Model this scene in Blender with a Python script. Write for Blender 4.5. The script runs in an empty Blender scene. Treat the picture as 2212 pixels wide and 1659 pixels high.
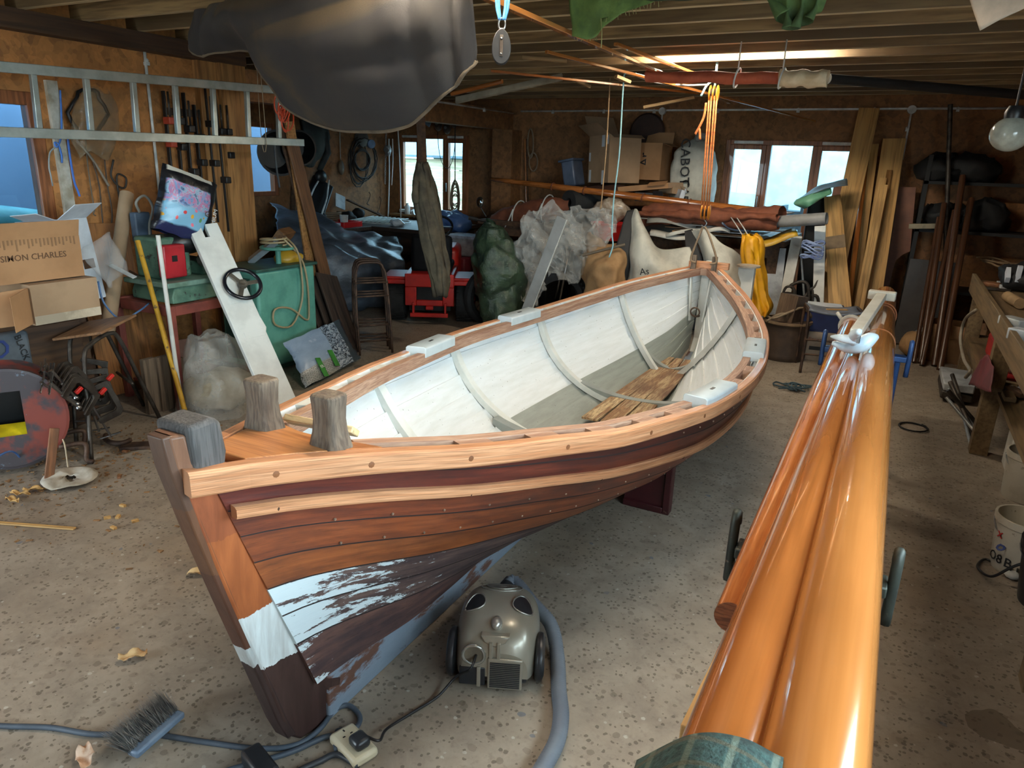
import bpy, bmesh, math, random
from mathutils import Vector as V, Matrix, noise
PI = math.pi
random.seed(7)
SC = bpy.context.scene
COL = SC.collection

# ------------------------------------------------------------------ camera
F, CX, CY, HC = 1534., 1106., 829.5, 1.7
YAW, PIT, ROL = math.radians(-27.55), math.radians(17.38), math.radians(1.93)
_f = V((math.sin(YAW)*math.cos(PIT), math.cos(YAW)*math.cos(PIT), -math.sin(PIT)))
_r = V((math.cos(YAW), -math.sin(YAW), 0)); _u = _r.cross(_f)
RR = math.cos(ROL)*_r + math.sin(ROL)*_u
UU = -math.sin(ROL)*_r + math.cos(ROL)*_u
CAM = V((0, 0, HC))
cd = bpy.data.cameras.new('camera'); cam = bpy.data.objects.new('camera', cd); COL.objects.link(cam)
cam.matrix_world = Matrix(((RR.x, UU.x, -_f.x, 0), (RR.y, UU.y, -_f.y, 0), (RR.z, UU.z, -_f.z, HC), (0, 0, 0, 1)))
cd.sensor_width = 36; cd.lens = F/2212*36; cd.clip_start = .02
SC.camera = cam
def _ray(x, y): return RR*((x-CX)/F) - UU*((y-CY)/F) + _f
def ZP(x, y, z=0): d = _ray(x, y); return CAM + d*((z-HC)/d.z)      # photo point on a level plane
def YP(x, y, Y): d = _ray(x, y); return CAM + d*(Y/d.y)              # on a plane along the back wall
def XP(x, y, X): d = _ray(x, y); return CAM + d*(X/d.x)              # on a plane along the left wall

# ------------------------------------------------------------------ materials
def lin(c):
    return tuple((v/255/12.92 if v/255 <= .04045 else ((v/255+.055)/1.055)**2.4) for v in c) + (1,)
class NT:
    def __init__(s, name):
        s.m = bpy.data.materials.new(name); s.m.use_nodes = True
        s.t = s.m.node_tree; s.n = s.t.nodes; s.l = s.t.links
        s.b = s.n['Principled BSDF']; s.out = s.n['Material Output']
    def N(s, t, **k):
        n = s.n.new(t)
        for a, v in k.items():
            if a in n.inputs: n.inputs[a].default_value = v
            else: setattr(n, a, v)
        return n
    def L(s, a, b): s.l.new(a, b)
    def coord(s, which='Object', scale=(1, 1, 1), rot=(0, 0, 0)):
        c = s.N('ShaderNodeTexCoord'); mp = s.N('ShaderNodeMapping')
        mp.inputs['Scale'].default_value = scale; mp.inputs['Rotation'].default_value = rot
        s.L(c.outputs[which], mp.inputs['Vector']); return mp.outputs['Vector']
    def noise(s, vec, scale, detail=5, rough=.6, dist=0):
        n = s.N('ShaderNodeTexNoise', Scale=scale, Detail=detail, Roughness=rough, Distortion=dist)
        s.L(vec, n.inputs['Vector']); return n.outputs['Fac']
    def ramp(s, fac, stops, interp='LINEAR'):
        r = s.N('ShaderNodeValToRGB'); e = r.color_ramp.elements; r.color_ramp.interpolation = interp
        while len(e) < len(stops): e.new(.5)
        for q, (p, c) in zip(e, stops): q.position = p; q.color = c if len(c) == 4 else lin(c)
        s.L(fac, r.inputs['Fac']); return r.outputs['Color']
    def mix(s, fac, a, b, mode='MIX'):
        n = s.N('ShaderNodeMix', data_type='RGBA', blend_type=mode)
        for v, i in ((fac, 0), (a, 6), (b, 7)):
            if hasattr(v, 'is_linked') or hasattr(v, 'links'): s.L(v, n.inputs[i])
            else: n.inputs[i].default_value = v if i == 0 else (v if len(v) == 4 else lin(v))
        return n.outputs[2]
    def bump(s, h, st=.3, dist=.01):
        n = s.N('ShaderNodeBump', Strength=st, Distance=dist); s.L(h, n.inputs['Height']); s.L(n.outputs[0], s.b.inputs['Normal'])
    def col(s, c):
        if hasattr(c, 'links'): s.L(c, s.b.inputs['Base Color'])
        else: s.b.inputs['Base Color'].default_value = c if len(c) == 4 else lin(c)
    def set(s, rough=.5, metal=0, coat=0, spec=.5):
        s.b.inputs['Roughness'].default_value = rough; s.b.inputs['Metallic'].default_value = metal
        s.b.inputs['Coat Weight'].default_value = coat; s.b.inputs['Specular IOR Level'].default_value = spec
BW = [(0, 0, 0, 1), (1, 1, 1, 1)]
MATS = {}
def cached(fn):
    def g(name, *a, **k):
        if name not in MATS: MATS[name] = fn(name, *a, **k)
        return MATS[name]
    return g
@cached
def paint(name, c, c2=None, rough=.5, metal=0, scale=6, lo=.42, hi=.62, bump=0, coat=0, c3=None, s3=30, l3=.62, which='Object', st=(1, 1, 1), spec=.5):
    t = NT(name); t.set(rough, metal, coat, spec); v = t.coord(which, st)
    if c2 is None: c2 = tuple(x*.8 for x in c)
    f = t.noise(v, scale); k = t.ramp(f, [(lo, c), (hi, c2)])
    if c3:
        f3 = t.noise(v, s3, 6, .7); k = t.mix(t.ramp(f3, [(l3, BW[0]), (l3+.03, BW[1])]), k, c3)
    t.col(k)
    if bump: t.bump(t.noise(v, scale*5, 6), bump)
    return t.m
@cached
def wood(name, c, c2, axis=0, scale=14, stretch=.07, rough=.5, coat=0, bump=.15, dark=None, which='Object', knots=False, lo=.35, hi=.65):
    t = NT(name); t.set(rough, 0, coat)
    s = [1, 1, 1]; s[axis] = stretch
    v = t.coord(which, tuple(s))
    f = t.noise(v, scale, 6, .65, .6); f2 = t.noise(v, scale*5, 3, .5)
    k = t.ramp(f, [(lo, c), (hi, c2)])
    k = t.mix(t.ramp(f2, [(.45, (.0, .0, .0, 1)), (.62, (.55, .55, .55, 1))]), k, dark or tuple(x*.62 for x in c2))
    if knots or dark:
        v2 = t.coord(which, tuple(x if x == 1 else .3 for x in s)); f3 = t.noise(v2, 2.3, 4, .6)
        k = t.mix(t.ramp(f3, [(.52, BW[0]), (.72, (.8, .8, .8, 1))]), k, dark or tuple(x*.5 for x in c2))
    t.col(k)
    if bump: t.bump(f2, bump, .004)
    return t.m
@cached
def film(name, c=(225, 225, 225), alpha=.35, rough=.15):
    t = NT(name); t.set(rough); t.col(c)
    v = t.coord(); f = t.noise(v, 9, 5)
    t.bump(f, .6, .03)
    tr = t.N('ShaderNodeBsdfTransparent'); mx = t.N('ShaderNodeMixShader')
    t.L(t.ramp(f, [(.3, (alpha*.6,)*3+(1,)), (.7, (min(1, alpha*1.5),)*3+(1,))]), mx.inputs[0])
    t.L(tr.outputs[0], mx.inputs[1]); t.L(t.b.outputs[0], mx.inputs[2]); t.L(mx.outputs[0], t.out.inputs[0])
    return t.m
@cached
def glow(name, c, e):
    t = NT(name); t.col(c); t.b.inputs['Emission Color'].default_value = lin(c); t.b.inputs['Emission Strength'].default_value = e
    return t.m
@cached
def glass(name):
    t = NT(name)
    g = t.N('ShaderNodeBsdfGlossy', Roughness=.02); tr = t.N('ShaderNodeBsdfTransparent')
    tr.inputs[0].default_value = (.55, .68, .74, 1) if name == 'window_glass' else (.94, .97, .97, 1)
    mx = t.N('ShaderNodeMixShader'); mx.inputs[0].default_value = .018
    t.L(tr.outputs[0], mx.inputs[1]); t.L(g.outputs[0], mx.inputs[2]); t.L(mx.outputs[0], t.out.inputs[0])
    return t.m
def osb_mat(name, base, tone=1.0):
    t = NT(name); t.set(.75); v = t.coord()
    n = t.N('ShaderNodeTexNoise', Scale=3., Detail=3.); t.L(v, n.inputs['Vector'])
    ad = t.N('ShaderNodeVectorMath', operation='MULTIPLY_ADD'); ad.inputs[1].default_value = (.12,)*3
    t.L(n.outputs['Color'], ad.inputs[0]); t.L(v, ad.inputs[2])
    vo = t.N('ShaderNodeTexVoronoi', Scale=17., Randomness=1.); t.L(ad.outputs[0], vo.inputs['Vector'])
    vo2 = t.N('ShaderNodeTexVoronoi', Scale=38.); t.L(ad.outputs[0], vo2.inputs['Vector'])
    sx = t.N('ShaderNodeSeparateColor'); t.L(vo.outputs['Color'], sx.inputs[0])
    sy = t.N('ShaderNodeSeparateColor'); t.L(vo2.outputs['Color'], sy.inputs[0])
    b = [x*tone for x in base]
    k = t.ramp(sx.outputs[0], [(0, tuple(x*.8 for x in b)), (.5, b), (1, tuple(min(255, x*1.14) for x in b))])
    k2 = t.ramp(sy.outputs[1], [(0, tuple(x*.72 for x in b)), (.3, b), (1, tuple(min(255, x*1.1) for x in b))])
    k = t.mix(.45, k, k2)
    f = t.noise(v, 1.1, 6, .7); k = t.mix(t.ramp(f, [(.45, BW[0]), (.75, (.55, .55, .55, 1))]), k, tuple(x*.5 for x in b))
    t.col(k); t.bump(vo2.outputs['Distance'], .12, .01); return t.m
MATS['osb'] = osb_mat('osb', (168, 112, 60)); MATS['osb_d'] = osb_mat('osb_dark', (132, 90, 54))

# ------------------------------------------------------------------ geometry
class G:
    def __init__(s): s.b = bmesh.new(); s.mi = 0; s.uv = None
    def face(s, vs):
        try: f = s.b.faces.new(vs); f.material_index = s.mi; return f
        except ValueError: return None
    def v(s, p): return s.b.verts.new(p)
    def box(s, c, d, M=None):
        c = V(c); q = []
        for x in (-.5, .5):
            for y in (-.5, .5):
                for z in (-.5, .5):
                    o = V((x*d[0], y*d[1], z*d[2])); q.append(s.v(c + (M @ o if M else o)))
        for f in ((0, 1, 3, 2), (4, 6, 7, 5), (0, 4, 5, 1), (2, 3, 7, 6), (0, 2, 6, 4), (1, 5, 7, 3)): s.face([q[i] for i in f])
        return s
    def bb(s, a, b):
        a = V(a); b = V(b); return s.box((a+b)/2, [abs(x) for x in (b-a)])
    def bar(s, p, q, w, h, up=(0, 0, 1)):
        p = V(p); q = V(q); return s.box((p+q)/2, ((q-p).length, w, h), basis(q-p, up))
    def tube(s, pts, r, n=8, closed=False, cap=True):
        pts = [V(p) for p in pts]; m = len(pts); rings = []
        tn = []
        for i in range(m):
            a = pts[i-1] if (i or closed) else pts[i]; b = pts[(i+1) % m] if (i < m-1 or closed) else pts[i]
            t = b-a; tn.append(t.normalized() if t.length > 1e-9 else V((0, 0, 1)))
        u = tn[0].orthogonal().normalized()
        for i in range(m):
            u = (u - tn[i]*u.dot(tn[i])); u = u.normalized() if u.length > 1e-6 else tn[i].orthogonal().normalized()
            w = tn[i].cross(u); rr = r[i] if isinstance(r, (list, tuple)) else r
            rings.append([s.v(pts[i] + (u*math.cos(2*PI*k/n) + w*math.sin(2*PI*k/n))*rr) for k in range(n)])
        for i in range(m if closed else m-1):
            A, B = rings[i], rings[(i+1) % m]
            for k in range(n): s.face((A[k], A[(k+1) % n], B[(k+1) % n], B[k]))
        if cap and not closed: s.face(rings[0][::-1]); s.face(rings[-1])
        return s
    def cyl(s, p, q, r, r2=None, n=16): return s.tube([p, q], [r, r if r2 is None else r2], n)
    def lathe(s, prof, o=(0, 0, 0), M=None, n=24, cap=True):
        o = V(o); rings = []
        for r, z in prof:
            rings.append([s.v(o + ((M @ V((r*math.cos(2*PI*k/n), r*math.sin(2*PI*k/n), z))) if M else V((r*math.cos(2*PI*k/n), r*math.sin(2*PI*k/n), z)))) for k in range(n)])
        for A, B in zip(rings, rings[1:]):
            for k in range(n): s.face((A[k], A[(k+1) % n], B[(k+1) % n], B[k]))
        if cap: s.face(rings[0][::-1]); s.face(rings[-1])
        return s
    def prism(s, pts, ext):
        ext = V(ext); a = [s.v(V(p)) for p in pts]; b = [s.v(V(p)+ext) for p in pts]; n = len(a)
        s.face(a[::-1]); s.face(b)
        for i in range(n): s.face((a[i], a[(i+1) % n], b[(i+1) % n], b[i]))
        return s
    def poly(s, pts): return s.face([s.v(V(p)) for p in pts])
    def sphere(s, c, r, n=16, M=None):
        r = r if isinstance(r, (list, tuple)) else (r, r, r); c = V(c); m = max(4, n//2); rows = []
        for i in range(1, m):
            a = PI*i/m
            rows.append([s.v(c + (M @ q if M else q)) for q in (V((r[0]*math.sin(a)*math.cos(2*PI*k/n), r[1]*math.sin(a)*math.sin(2*PI*k/n), r[2]*math.cos(a))) for k in range(n))])
        t = V((0, 0, r[2])); t = M @ t if M else t
        T, B = s.v(c+t), s.v(c-t)
        for k in range(n):
            s.face((T, rows[0][k], rows[0][(k+1) % n])); s.face((B, rows[-1][(k+1) % n], rows[-1][k]))
        for A, C in zip(rows, rows[1:]):
            for k in range(n): s.face((A[k], C[k], C[(k+1) % n], A[(k+1) % n]))
        return s
    def grid(s, fn, nu, nv, cu=False, uv=None, mi=None):
        g = [[s.v(V(fn(i/nu, j/nv))) for j in range(nv+1)] for i in range(nu if cu else nu+1)]
        if uv and not s.uv: s.uv = s.b.loops.layers.uv.new('UVMap')
        for i in range(nu):
            for j in range(nv):
                i2 = (i+1) % len(g)
                f = s.face((g[i][j], g[i2][j], g[i2][j+1], g[i][j+1]))
                if f and mi: f.material_index = mi((i+.5)/nu, (j+.5)/nv)
                if f and uv:
                    for lp, (a, b) in zip(f.loops, ((i, j), (i+1, j), (i+1, j+1), (i, j+1))): lp[s.uv].uv = uv(a/nu, b/nv)
        return s
    def jag(s, amt, sc=3, seed=0, only=None):
        for v in s.b.verts:
            if only and not only(v.co): continue
            v.co += noise.noise_vector(v.co*sc + V((seed, seed*2, -seed)))*amt
        return s
    def done(s, name, mat, parent=None, smooth=False, bevel=0, solid=0, sub=0, origin=None, fix=True):
        if fix: bmesh.ops.recalc_face_normals(s.b, faces=s.b.faces)
        me = bpy.data.meshes.new(name)
        if parent: M = WM(parent).inverted(); s.b.transform(M)
        else:
            vs = s.b.verts
            if origin is None:
                lo = [min(v.co[i] for v in vs) for i in range(3)]; hi = [max(v.co[i] for v in vs) for i in range(3)]
                origin = ((lo[0]+hi[0])/2, (lo[1]+hi[1])/2, lo[2])
            origin = V(origin); s.b.transform(Matrix.Translation(-origin))
        if smooth:
            for f in s.b.faces: f.smooth = True
        s.b.to_mesh(me); s.b.free()
        for m in (mat if isinstance(mat, (list, tuple)) else [mat]): me.materials.append(m)
        o = bpy.data.objects.new(name, me); COL.objects.link(o)
        if parent: o.parent = parent
        else: o.location = origin
        if solid:
            md = o.modifiers.new('thick', 'SOLIDIFY'); md.thickness = solid; md.offset = 0
        if sub:
            md = o.modifiers.new('sub', 'SUBSURF'); md.levels = md.render_levels = sub
        if bevel:
            md = o.modifiers.new('bev', 'BEVEL'); md.width = bevel; md.segments = 2; md.limit_method = 'ANGLE'; md.angle_limit = math.radians(40)
        if smooth == 'auto' or (bevel and not smooth):
            try: me.set_sharp_from_angle(angle=math.radians(40))
            except Exception: pass
            for p in me.polygons: p.use_smooth = True
        return o
def WM(o):
    M = o.matrix_basis.copy()
    while o.parent: o = o.parent; M = o.matrix_basis @ M
    return M
def basis(d, up=(0, 0, 1)):
    x = V(d).normalized(); up = V(up)
    if abs(x.dot(up.normalized())) > .995: up = V((0, 1, 0)) if abs(x.y) < .9 else V((1, 0, 0))
    y = up.cross(x).normalized(); z = x.cross(y)
    return Matrix((x, y, z)).transposed()
def tag(o, label, cat, group=None, kind=None):
    o['label'] = label; o['category'] = cat
    if group: o['group'] = group
    if kind: o['kind'] = kind
    return o
def thing(name, label, cat, loc=(0, 0, 0), rz=0, group=None, M=None):
    o = bpy.data.objects.new(name, None); COL.objects.link(o); o.empty_display_size = .1
    if M is not None: o.matrix_world = M; o.matrix_basis = M
    else: o.location = loc; o.rotation_euler = (0, 0, rz)
    return tag(o, label, cat, group)
def struct(o): o['kind'] = 'structure'; return o
def dup(o, label=None, loc=None, rz=None, M=None, parent=None):
    c = o.copy(); COL.objects.link(c)
    if parent: c.parent = parent
    for ch in list(o.children): dup(ch, parent=c)
    if label: c['label'] = label
    if loc is not None: c.location = loc
    if rz is not None: c.rotation_euler = (0, 0, rz)
    if M is not None: c.matrix_basis = M
    return c
def plank(name, label, cat, p, q, w, t, mat, up=(0, 0, 1), group=None, taper=1, bevel=.003, parent=None, nick=None):
    """one board from p to q, its width lying across up; grain along its own X axis"""
    p = V(p); q = V(q); L = (q-p).length; g = G()
    g.prism([(0, -w/2, -t/2), (L, -w*taper/2, -t/2), (L, w*taper/2, -t/2), (0, w/2, -t/2)], (0, 0, t))
    if parent:
        R = basis(q-p, up).to_4x4(); g.b.transform(Matrix.Translation(p) @ R)
        return g.done(name, mat, parent, bevel=bevel)
    o = g.done(name, mat, bevel=bevel, origin=(0, 0, 0))
    R = basis(q-p, up).to_4x4(); o.matrix_basis = Matrix.Translation(p) @ R
    return tag(o, label, cat, group)
def rod(name, label, cat, p, q, r, mat, r2=None, n=12, group=None):
    p = V(p); q = V(q); g = G(); g.tube([(0, 0, 0), ((q-p).length, 0, 0)], [r, r2 or r], n)
    o = g.done(name, mat, origin=(0, 0, 0), smooth='auto'); o.matrix_basis = Matrix.Translation(p) @ basis(q-p).to_4x4()
    return tag(o, label, cat, group)
def spline(pts, n=8, closed=False):
    pts = [V(p) for p in pts]; out = []; m = len(pts)
    for i in range(m if closed else m-1):
        a, b, c, d = (pts[(i-1) % m] if (closed or i) else pts[0]*2-pts[1]), pts[i], pts[(i+1) % m], (pts[(i+2) % m] if (closed or i < m-2) else pts[-1]*2-pts[-2])
        for k in range(n):
            t = k/n; out.append(.5*((2*b) + (c-a)*t + (2*a-5*b+4*c-d)*t*t + (3*b-3*c+d-a)*t**3))
    if not closed: out.append(pts[-1])
    return out
def rope(name, label, cat, pts, r, mat, n=8, closed=False, parent=None, group=None, k=8, cap=True):
    o = G().tube(spline(pts, k, closed), r, n, closed, cap).done(name, mat, parent, smooth=True)
    return o if parent else tag(o, label, cat, group)
def sm(a, b, x): t = max(0, min(1, (x-a)/(b-a))); return t*t*(3-2*t)
def lerp(a, b, t): return a+(b-a)*t
def tab(T, x):
    if x <= T[0][0]: return T[0][1]
    for (a, u), (b, w) in zip(T, T[1:]):
        if x <= b: t = (x-a)/(b-a); return u+(w-u)*t
    return T[-1][1]
def hermite_tab(T, x):
    if x <= T[0][0]: return T[0][1]
    if x >= T[-1][0]: return T[-1][1]
    for i in range(len(T)-1):
        if x <= T[i+1][0]:
            (x0, y0), (x1, y1) = T[i], T[i+1]; h = x1-x0; t = (x-x0)/h
            d0 = (y1-T[i-1][1])/(x1-T[i-1][0]) if i else (y1-y0)/h
            d1 = (T[i+2][1]-y0)/(T[i+2][0]-x0) if i+2 < len(T) else (y1-y0)/h
            return (2*t**3-3*t*t+1)*y0 + (t**3-2*t*t+t)*h*d0 + (3*t*t-2*t**3)*y1 + (t**3-t*t)*h*d1
def text_mesh(body, size, depth=.0, bold=False):
    c = bpy.data.curves.new('t', 'FONT'); c.body = body; c.size = size; c.extrude = depth; c.align_x = 'CENTER'; c.align_y = 'CENTER'; c.resolution_u = 2; c.offset = size*.006
    o = bpy.data.objects.new('t', c); COL.objects.link(o)
    dg = bpy.context.evaluated_depsgraph_get(); me = bpy.data.meshes.new_from_object(o.evaluated_get(dg))
    bpy.data.objects.remove(o); bpy.data.curves.remove(c); return me
def lettering(body, size, pos, right, up, mat, parent, sx=1, name='lettering'):
    """flat printed letters lying on a surface at pos"""
    me = text_mesh(body, size, .0006); r = V(right).normalized(); n = r.cross(V(up)).normalized(); u = n.cross(r)
    M = Matrix.Translation(V(pos)) @ Matrix(((r.x*sx, u.x, n.x), (r.y*sx, u.y, n.y), (r.z*sx, u.z, n.z))).to_4x4()
    me.transform(WM(parent).inverted() @ M)
    me.materials.append(mat); me.name = name
    o = bpy.data.objects.new(name, me); COL.objects.link(o); o.parent = parent
    return o
# ================================================================== the room
XL, XA, XR, YB, YF, YC, ZC = -4.95, -6.9, 1.35, 9.0, -1.6, 4.46, 2.64
def floor_mat():
    t = NT('concrete'); t.set(.55, spec=.4); v = t.coord()
    a = t.noise(v, .9, 6, .65); b = t.noise(v, 6, 6, .7, .4); c = t.noise(v, 34, 4, .6)
    k = t.ramp(a, [(.3, (140, 126, 110)), (.5, (156, 143, 128)), (.7, (138, 119, 99))])
    k = t.mix(t.ramp(b, [(.42, BW[0]), (.7, (.6, .6, .6, 1))]), k, (112, 101, 90))
    def spots(sc, thr, colr, dens, amt=.85):
        nonlocal k
        n = t.N('ShaderNodeTexNoise', Scale=sc*1.6, Detail=3.); t.L(v, n.inputs['Vector'])
        ad = t.N('ShaderNodeVectorMath', operation='MULTIPLY_ADD'); ad.inputs[1].default_value = (.45/sc,)*3
        t.L(n.outputs['Color'], ad.inputs[0]); t.L(v, ad.inputs[2])
        vo = t.N('ShaderNodeTexVoronoi', Scale=sc, Randomness=1.); t.L(ad.outputs[0], vo.inputs['Vector'])
        sc_ = t.N('ShaderNodeSeparateColor'); t.L(vo.outputs['Color'], sc_.inputs[0])
        on = t.ramp(sc_.outputs[0], [(dens, BW[0]), (dens+.02, BW[1])])
        sz = t.N('ShaderNodeMath', operation='MULTIPLY'); t.L(sc_.outputs[1], sz.inputs[0]); sz.inputs[1].default_value = thr
        lt = t.N('ShaderNodeMath', operation='LESS_THAN'); t.L(vo.outputs['Distance'], lt.inputs[0]); t.L(sz.outputs[0], lt.inputs[1])
        m = t.N('ShaderNodeMath', operation='MULTIPLY'); t.L(on, m.inputs[0]); t.L(lt.outputs[0], m.inputs[1])
        m2 = t.N('ShaderNodeMath', operation='MULTIPLY'); t.L(m.outputs[0], m2.inputs[0]); m2.inputs[1].default_value = amt
        k = t.mix(m2.outputs[0], k, colr)
    spots(30, .4, (92, 80, 68), .62, .45); spots(13, .3, (108, 95, 83), .74, .4); spots(60, .5, (78, 66, 54), .5, .65)
    spots(3.2, .3, (98, 84, 68), .8, .7); spots(14, .22, (84, 98, 116), .88, .6); spots(40, .3, (196, 190, 180), .88, .5)
    k = t.mix(t.ramp(c, [(.55, BW[0]), (.7, (.45, .45, .45, 1))]), k, (106, 96, 86))
    t.col(k); t.L(t.ramp(a, [(.35, (.62,)*3+(1,)), (.65, (.42,)*3+(1,))]), t.b.inputs['Roughness'])
    t.bump(b, .1, .01); return t.m
MATS['concrete'] = floor_mat()
OAK = wood('oak_frame', (158, 98, 58), (124, 70, 40), 2, 10, .08, .4, .2)
JOIST = wood('joist_wood', (178, 148, 104), (150, 120, 82), 0, 10, .06, .7, bump=.1, dark=(96, 74, 50))
JOISTS = [wood('joist_wood_%s' % 'abcd'[i], tuple(x*k for x in (168, 138, 94)), tuple(x*k for x in (140, 112, 74)), 0, 10, .06, .7, bump=.1, dark=(86, 66, 44)) for i, k in enumerate((.98, .74, .86, .64))]; JBOUNCE = wood('joist_bounce_light', (206, 184, 144), (182, 158, 120), 0, 10, .06, .7, bump=.05)  # timber tone varies; floor bounce painted on undersides, shade darkened into sides
PVC = paint('white_pvc', (214, 214, 210), rough=.4)
DARKW = wood('dark_timber', (92, 64, 40), (64, 42, 28), 1, 8, .06, .75)
BOXW = wood('boxed_ply', (176, 128, 74), (150, 102, 56), 2, 9, .08, .6, knots=True)
struct(G().bb((XA-.3, YF-.3, -.1), (XR+.3, YB+.3, 0)).done('floor', MATS['concrete'], origin=(0, 0, 0)))
struct(G().bb((XA-.3, YF-.3, ZC), (XR+.3, YB+.3, ZC+.1)).done('ceiling', wood('ceiling_board', (84, 60, 42), (66, 46, 34), 0, 6, .1, .8), origin=(0, 0, 0)))
def wall(name, axis, c, th, a0, a1, holes, mat, z1=ZC):
    """a wall at c with rectangular openings (a0,a1,z0,z1)"""
    g = G(); lo, hi = min(c, c+th), max(c, c+th)
    def put(u0, u1, z0, z):
        if u1-u0 < 1e-4 or z-z0 < 1e-4: return
        if axis == 'Y': g.bb((u0, lo, z0), (u1, hi, z))
        else: g.bb((lo, u0, z0), (hi, u1, z))
    u = a0
    for h0, h1, hz0, hz1 in sorted(holes):
        put(u, h0, 0, z1); put(h0, h1, 0, hz0); put(h0, h1, hz1, z1); u = h1
    put(u, a1, 0, z1)
    return struct(g.done(name, mat, origin=(0, 0, 0)))
W1 = (-6.74, -5.5, .9, 2.03); W2 = (-1.95, -.47, .93, 2.03); W3 = (1.5, 2.86, .95, 2.02); W4 = (5.75, 6.75, 1.2, 2.05)
DR = (-4.6, -3.2, 0, 2.1); W5 = (-1.4, 2.9, 1.05, 2.42)
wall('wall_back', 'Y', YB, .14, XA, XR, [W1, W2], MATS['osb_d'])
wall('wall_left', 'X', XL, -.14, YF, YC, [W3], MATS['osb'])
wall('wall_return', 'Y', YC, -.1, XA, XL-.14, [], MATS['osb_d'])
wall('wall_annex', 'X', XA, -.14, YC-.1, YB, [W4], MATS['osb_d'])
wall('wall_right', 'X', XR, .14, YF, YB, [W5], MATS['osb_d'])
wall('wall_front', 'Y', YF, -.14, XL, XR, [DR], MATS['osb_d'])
def window(n, axis, c, out, h, panes, fw=.055, label=''):
    """timber casement: frame, opening sashes, panes, trickle vents; out = outward direction along the wall's normal"""
    a0, a1, z0, z1 = h
    r = struct(bpy.data.objects.new('window_%d' % n, None)); COL.objects.link(r)
    def B(g, u0, u1, d0, d1, y0, y1):
        if axis == 'Y': g.bb((u0, c+out*d0, y0), (u1, c+out*d1, y1))
        else: g.bb((c+out*d0, u0, y0), (c+out*d1, u1, y1))
    g = G(); d0, d1 = .005, .085
    B(g, a0, a0+fw, d0, d1, z0, z1); B(g, a1-fw, a1, d0, d1, z0, z1); B(g, a0+fw, a1-fw, d0, d1, z0, z0+fw); B(g, a0+fw, a1-fw, d0, d1, z1-fw, z1)
    k = len(panes); xs = [a0+fw+(a1-a0-2*fw)*sum(w for w, _ in panes[:i])/sum(w for w, _ in panes) for i in range(k+1)]
    for x in xs[1:-1]: B(g, x-fw/2, x+fw/2, d0, d1, z0+fw, z1-fw)
    g.done('window_frame', OAK, r, bevel=.004)
    for i, (w, op) in enumerate(panes):
        u0 = xs[i]+(fw/2 if i else 0); u1 = xs[i+1]-(fw/2 if i < k-1 else 0); p0, p1 = z0+fw, z1-fw
        if op:
            s = .05; g = G(); e0, e1 = -.012, .05
            B(g, u0, u0+s, e0, e1, p0, p1); B(g, u1-s, u1, e0, e1, p0, p1); B(g, u0+s, u1-s, e0, e1, p0, p0+s); B(g, u0+s, u1-s, e0, e1, p1-s, p1)
            sa = g.done('sash', OAK, r, bevel=.004)
            g = G(); B(g, u0+.04, u1-.04, -.025, .004, z1-fw+.012, z1-fw+.045); g.done('trickle_vent', PVC, r, bevel=.004)
            hx = u1-s*.5 if i == 0 else u0+s*.5; g = G(); B(g, hx-.008, hx+.008, -.045, -.012, p0+.3, p0+.42); g.done('handle', paint('steel', (150, 150, 150), rough=.3, metal=1), sa, bevel=.003)
            u0 += s; u1 -= s; p0 += s; p1 -= s
        g = G(); B(g, u0, u1, .03, .036, p0, p1); g.done('pane', glass('window_glass' if n < 5 else 'clear_glass'), r)
    return r
window(1, 'Y', YB, 1, W1, [(1, 1), (1.1, 0), (1, 1)])
window(2, 'Y', YB, 1, W2, [(1, 1), (1.15, 0), (1, 1)])
window(3, 'X', XL, -1, W3, [(1, 1), (1, 0)], .08)
window(4, 'X', XA, -1, W4, [(1, 1), (1, 0)])
window(5, 'X', XR, 1, W5, [(1, 1), (1, 0), (1, 1)])
# sill boards, joists, eaves beam, boxed beam and posts
for i, (a, b) in enumerate((((W1[0]-.05, YB-.16, W1[2]-.03), (W1[1]+.05, YB, W1[2])), ((W2[0]-.05, YB-.12, W2[2]-.03), (W2[1]+.05, YB, W2[2])))):
    struct(G().bb(a, b).done('trim_sill_%d' % (i+1), wood('sill_osb', (176, 140, 96), (146, 108, 70), 0)))
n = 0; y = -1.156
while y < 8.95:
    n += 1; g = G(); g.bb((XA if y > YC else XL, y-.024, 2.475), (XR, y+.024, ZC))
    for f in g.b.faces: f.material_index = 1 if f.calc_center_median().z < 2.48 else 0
    struct(g.done('trim_joist_%d' % n, [JOISTS[(n*7) % 4], JBOUNCE])); y += .392
struct(G().bb((XL, YF, 2.36), (XL+.12, YC, 2.475)).done('trim_eaves', DARKW))
struct(G().bb((XL-.02, YC, 2.1), (XL+.14, YB, 2.34)).done('trim_boxed_beam', MATS['osb_d']))
struct(G().bb((XL-.02, 8.72, 0), (XL+.28, YB, 2.1)).done('trim_corner_post', MATS['osb_d']))
struct(G().bb((XL-.02, YC-.42, 0), (XL+.06, YC-.25, 2.36)).bb((XL-.02, YC-.25, 0), (XL+.1, YC, 2.36)).done('trim_end_post', BOXW))
struct(G().bb((XL-.0, 2.9, 0), (XL+.03, 2.97, 2.1)).done('trim_jamb', paint('jamb_white', (196, 192, 180), (150, 140, 120), bump=.1)))
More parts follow.
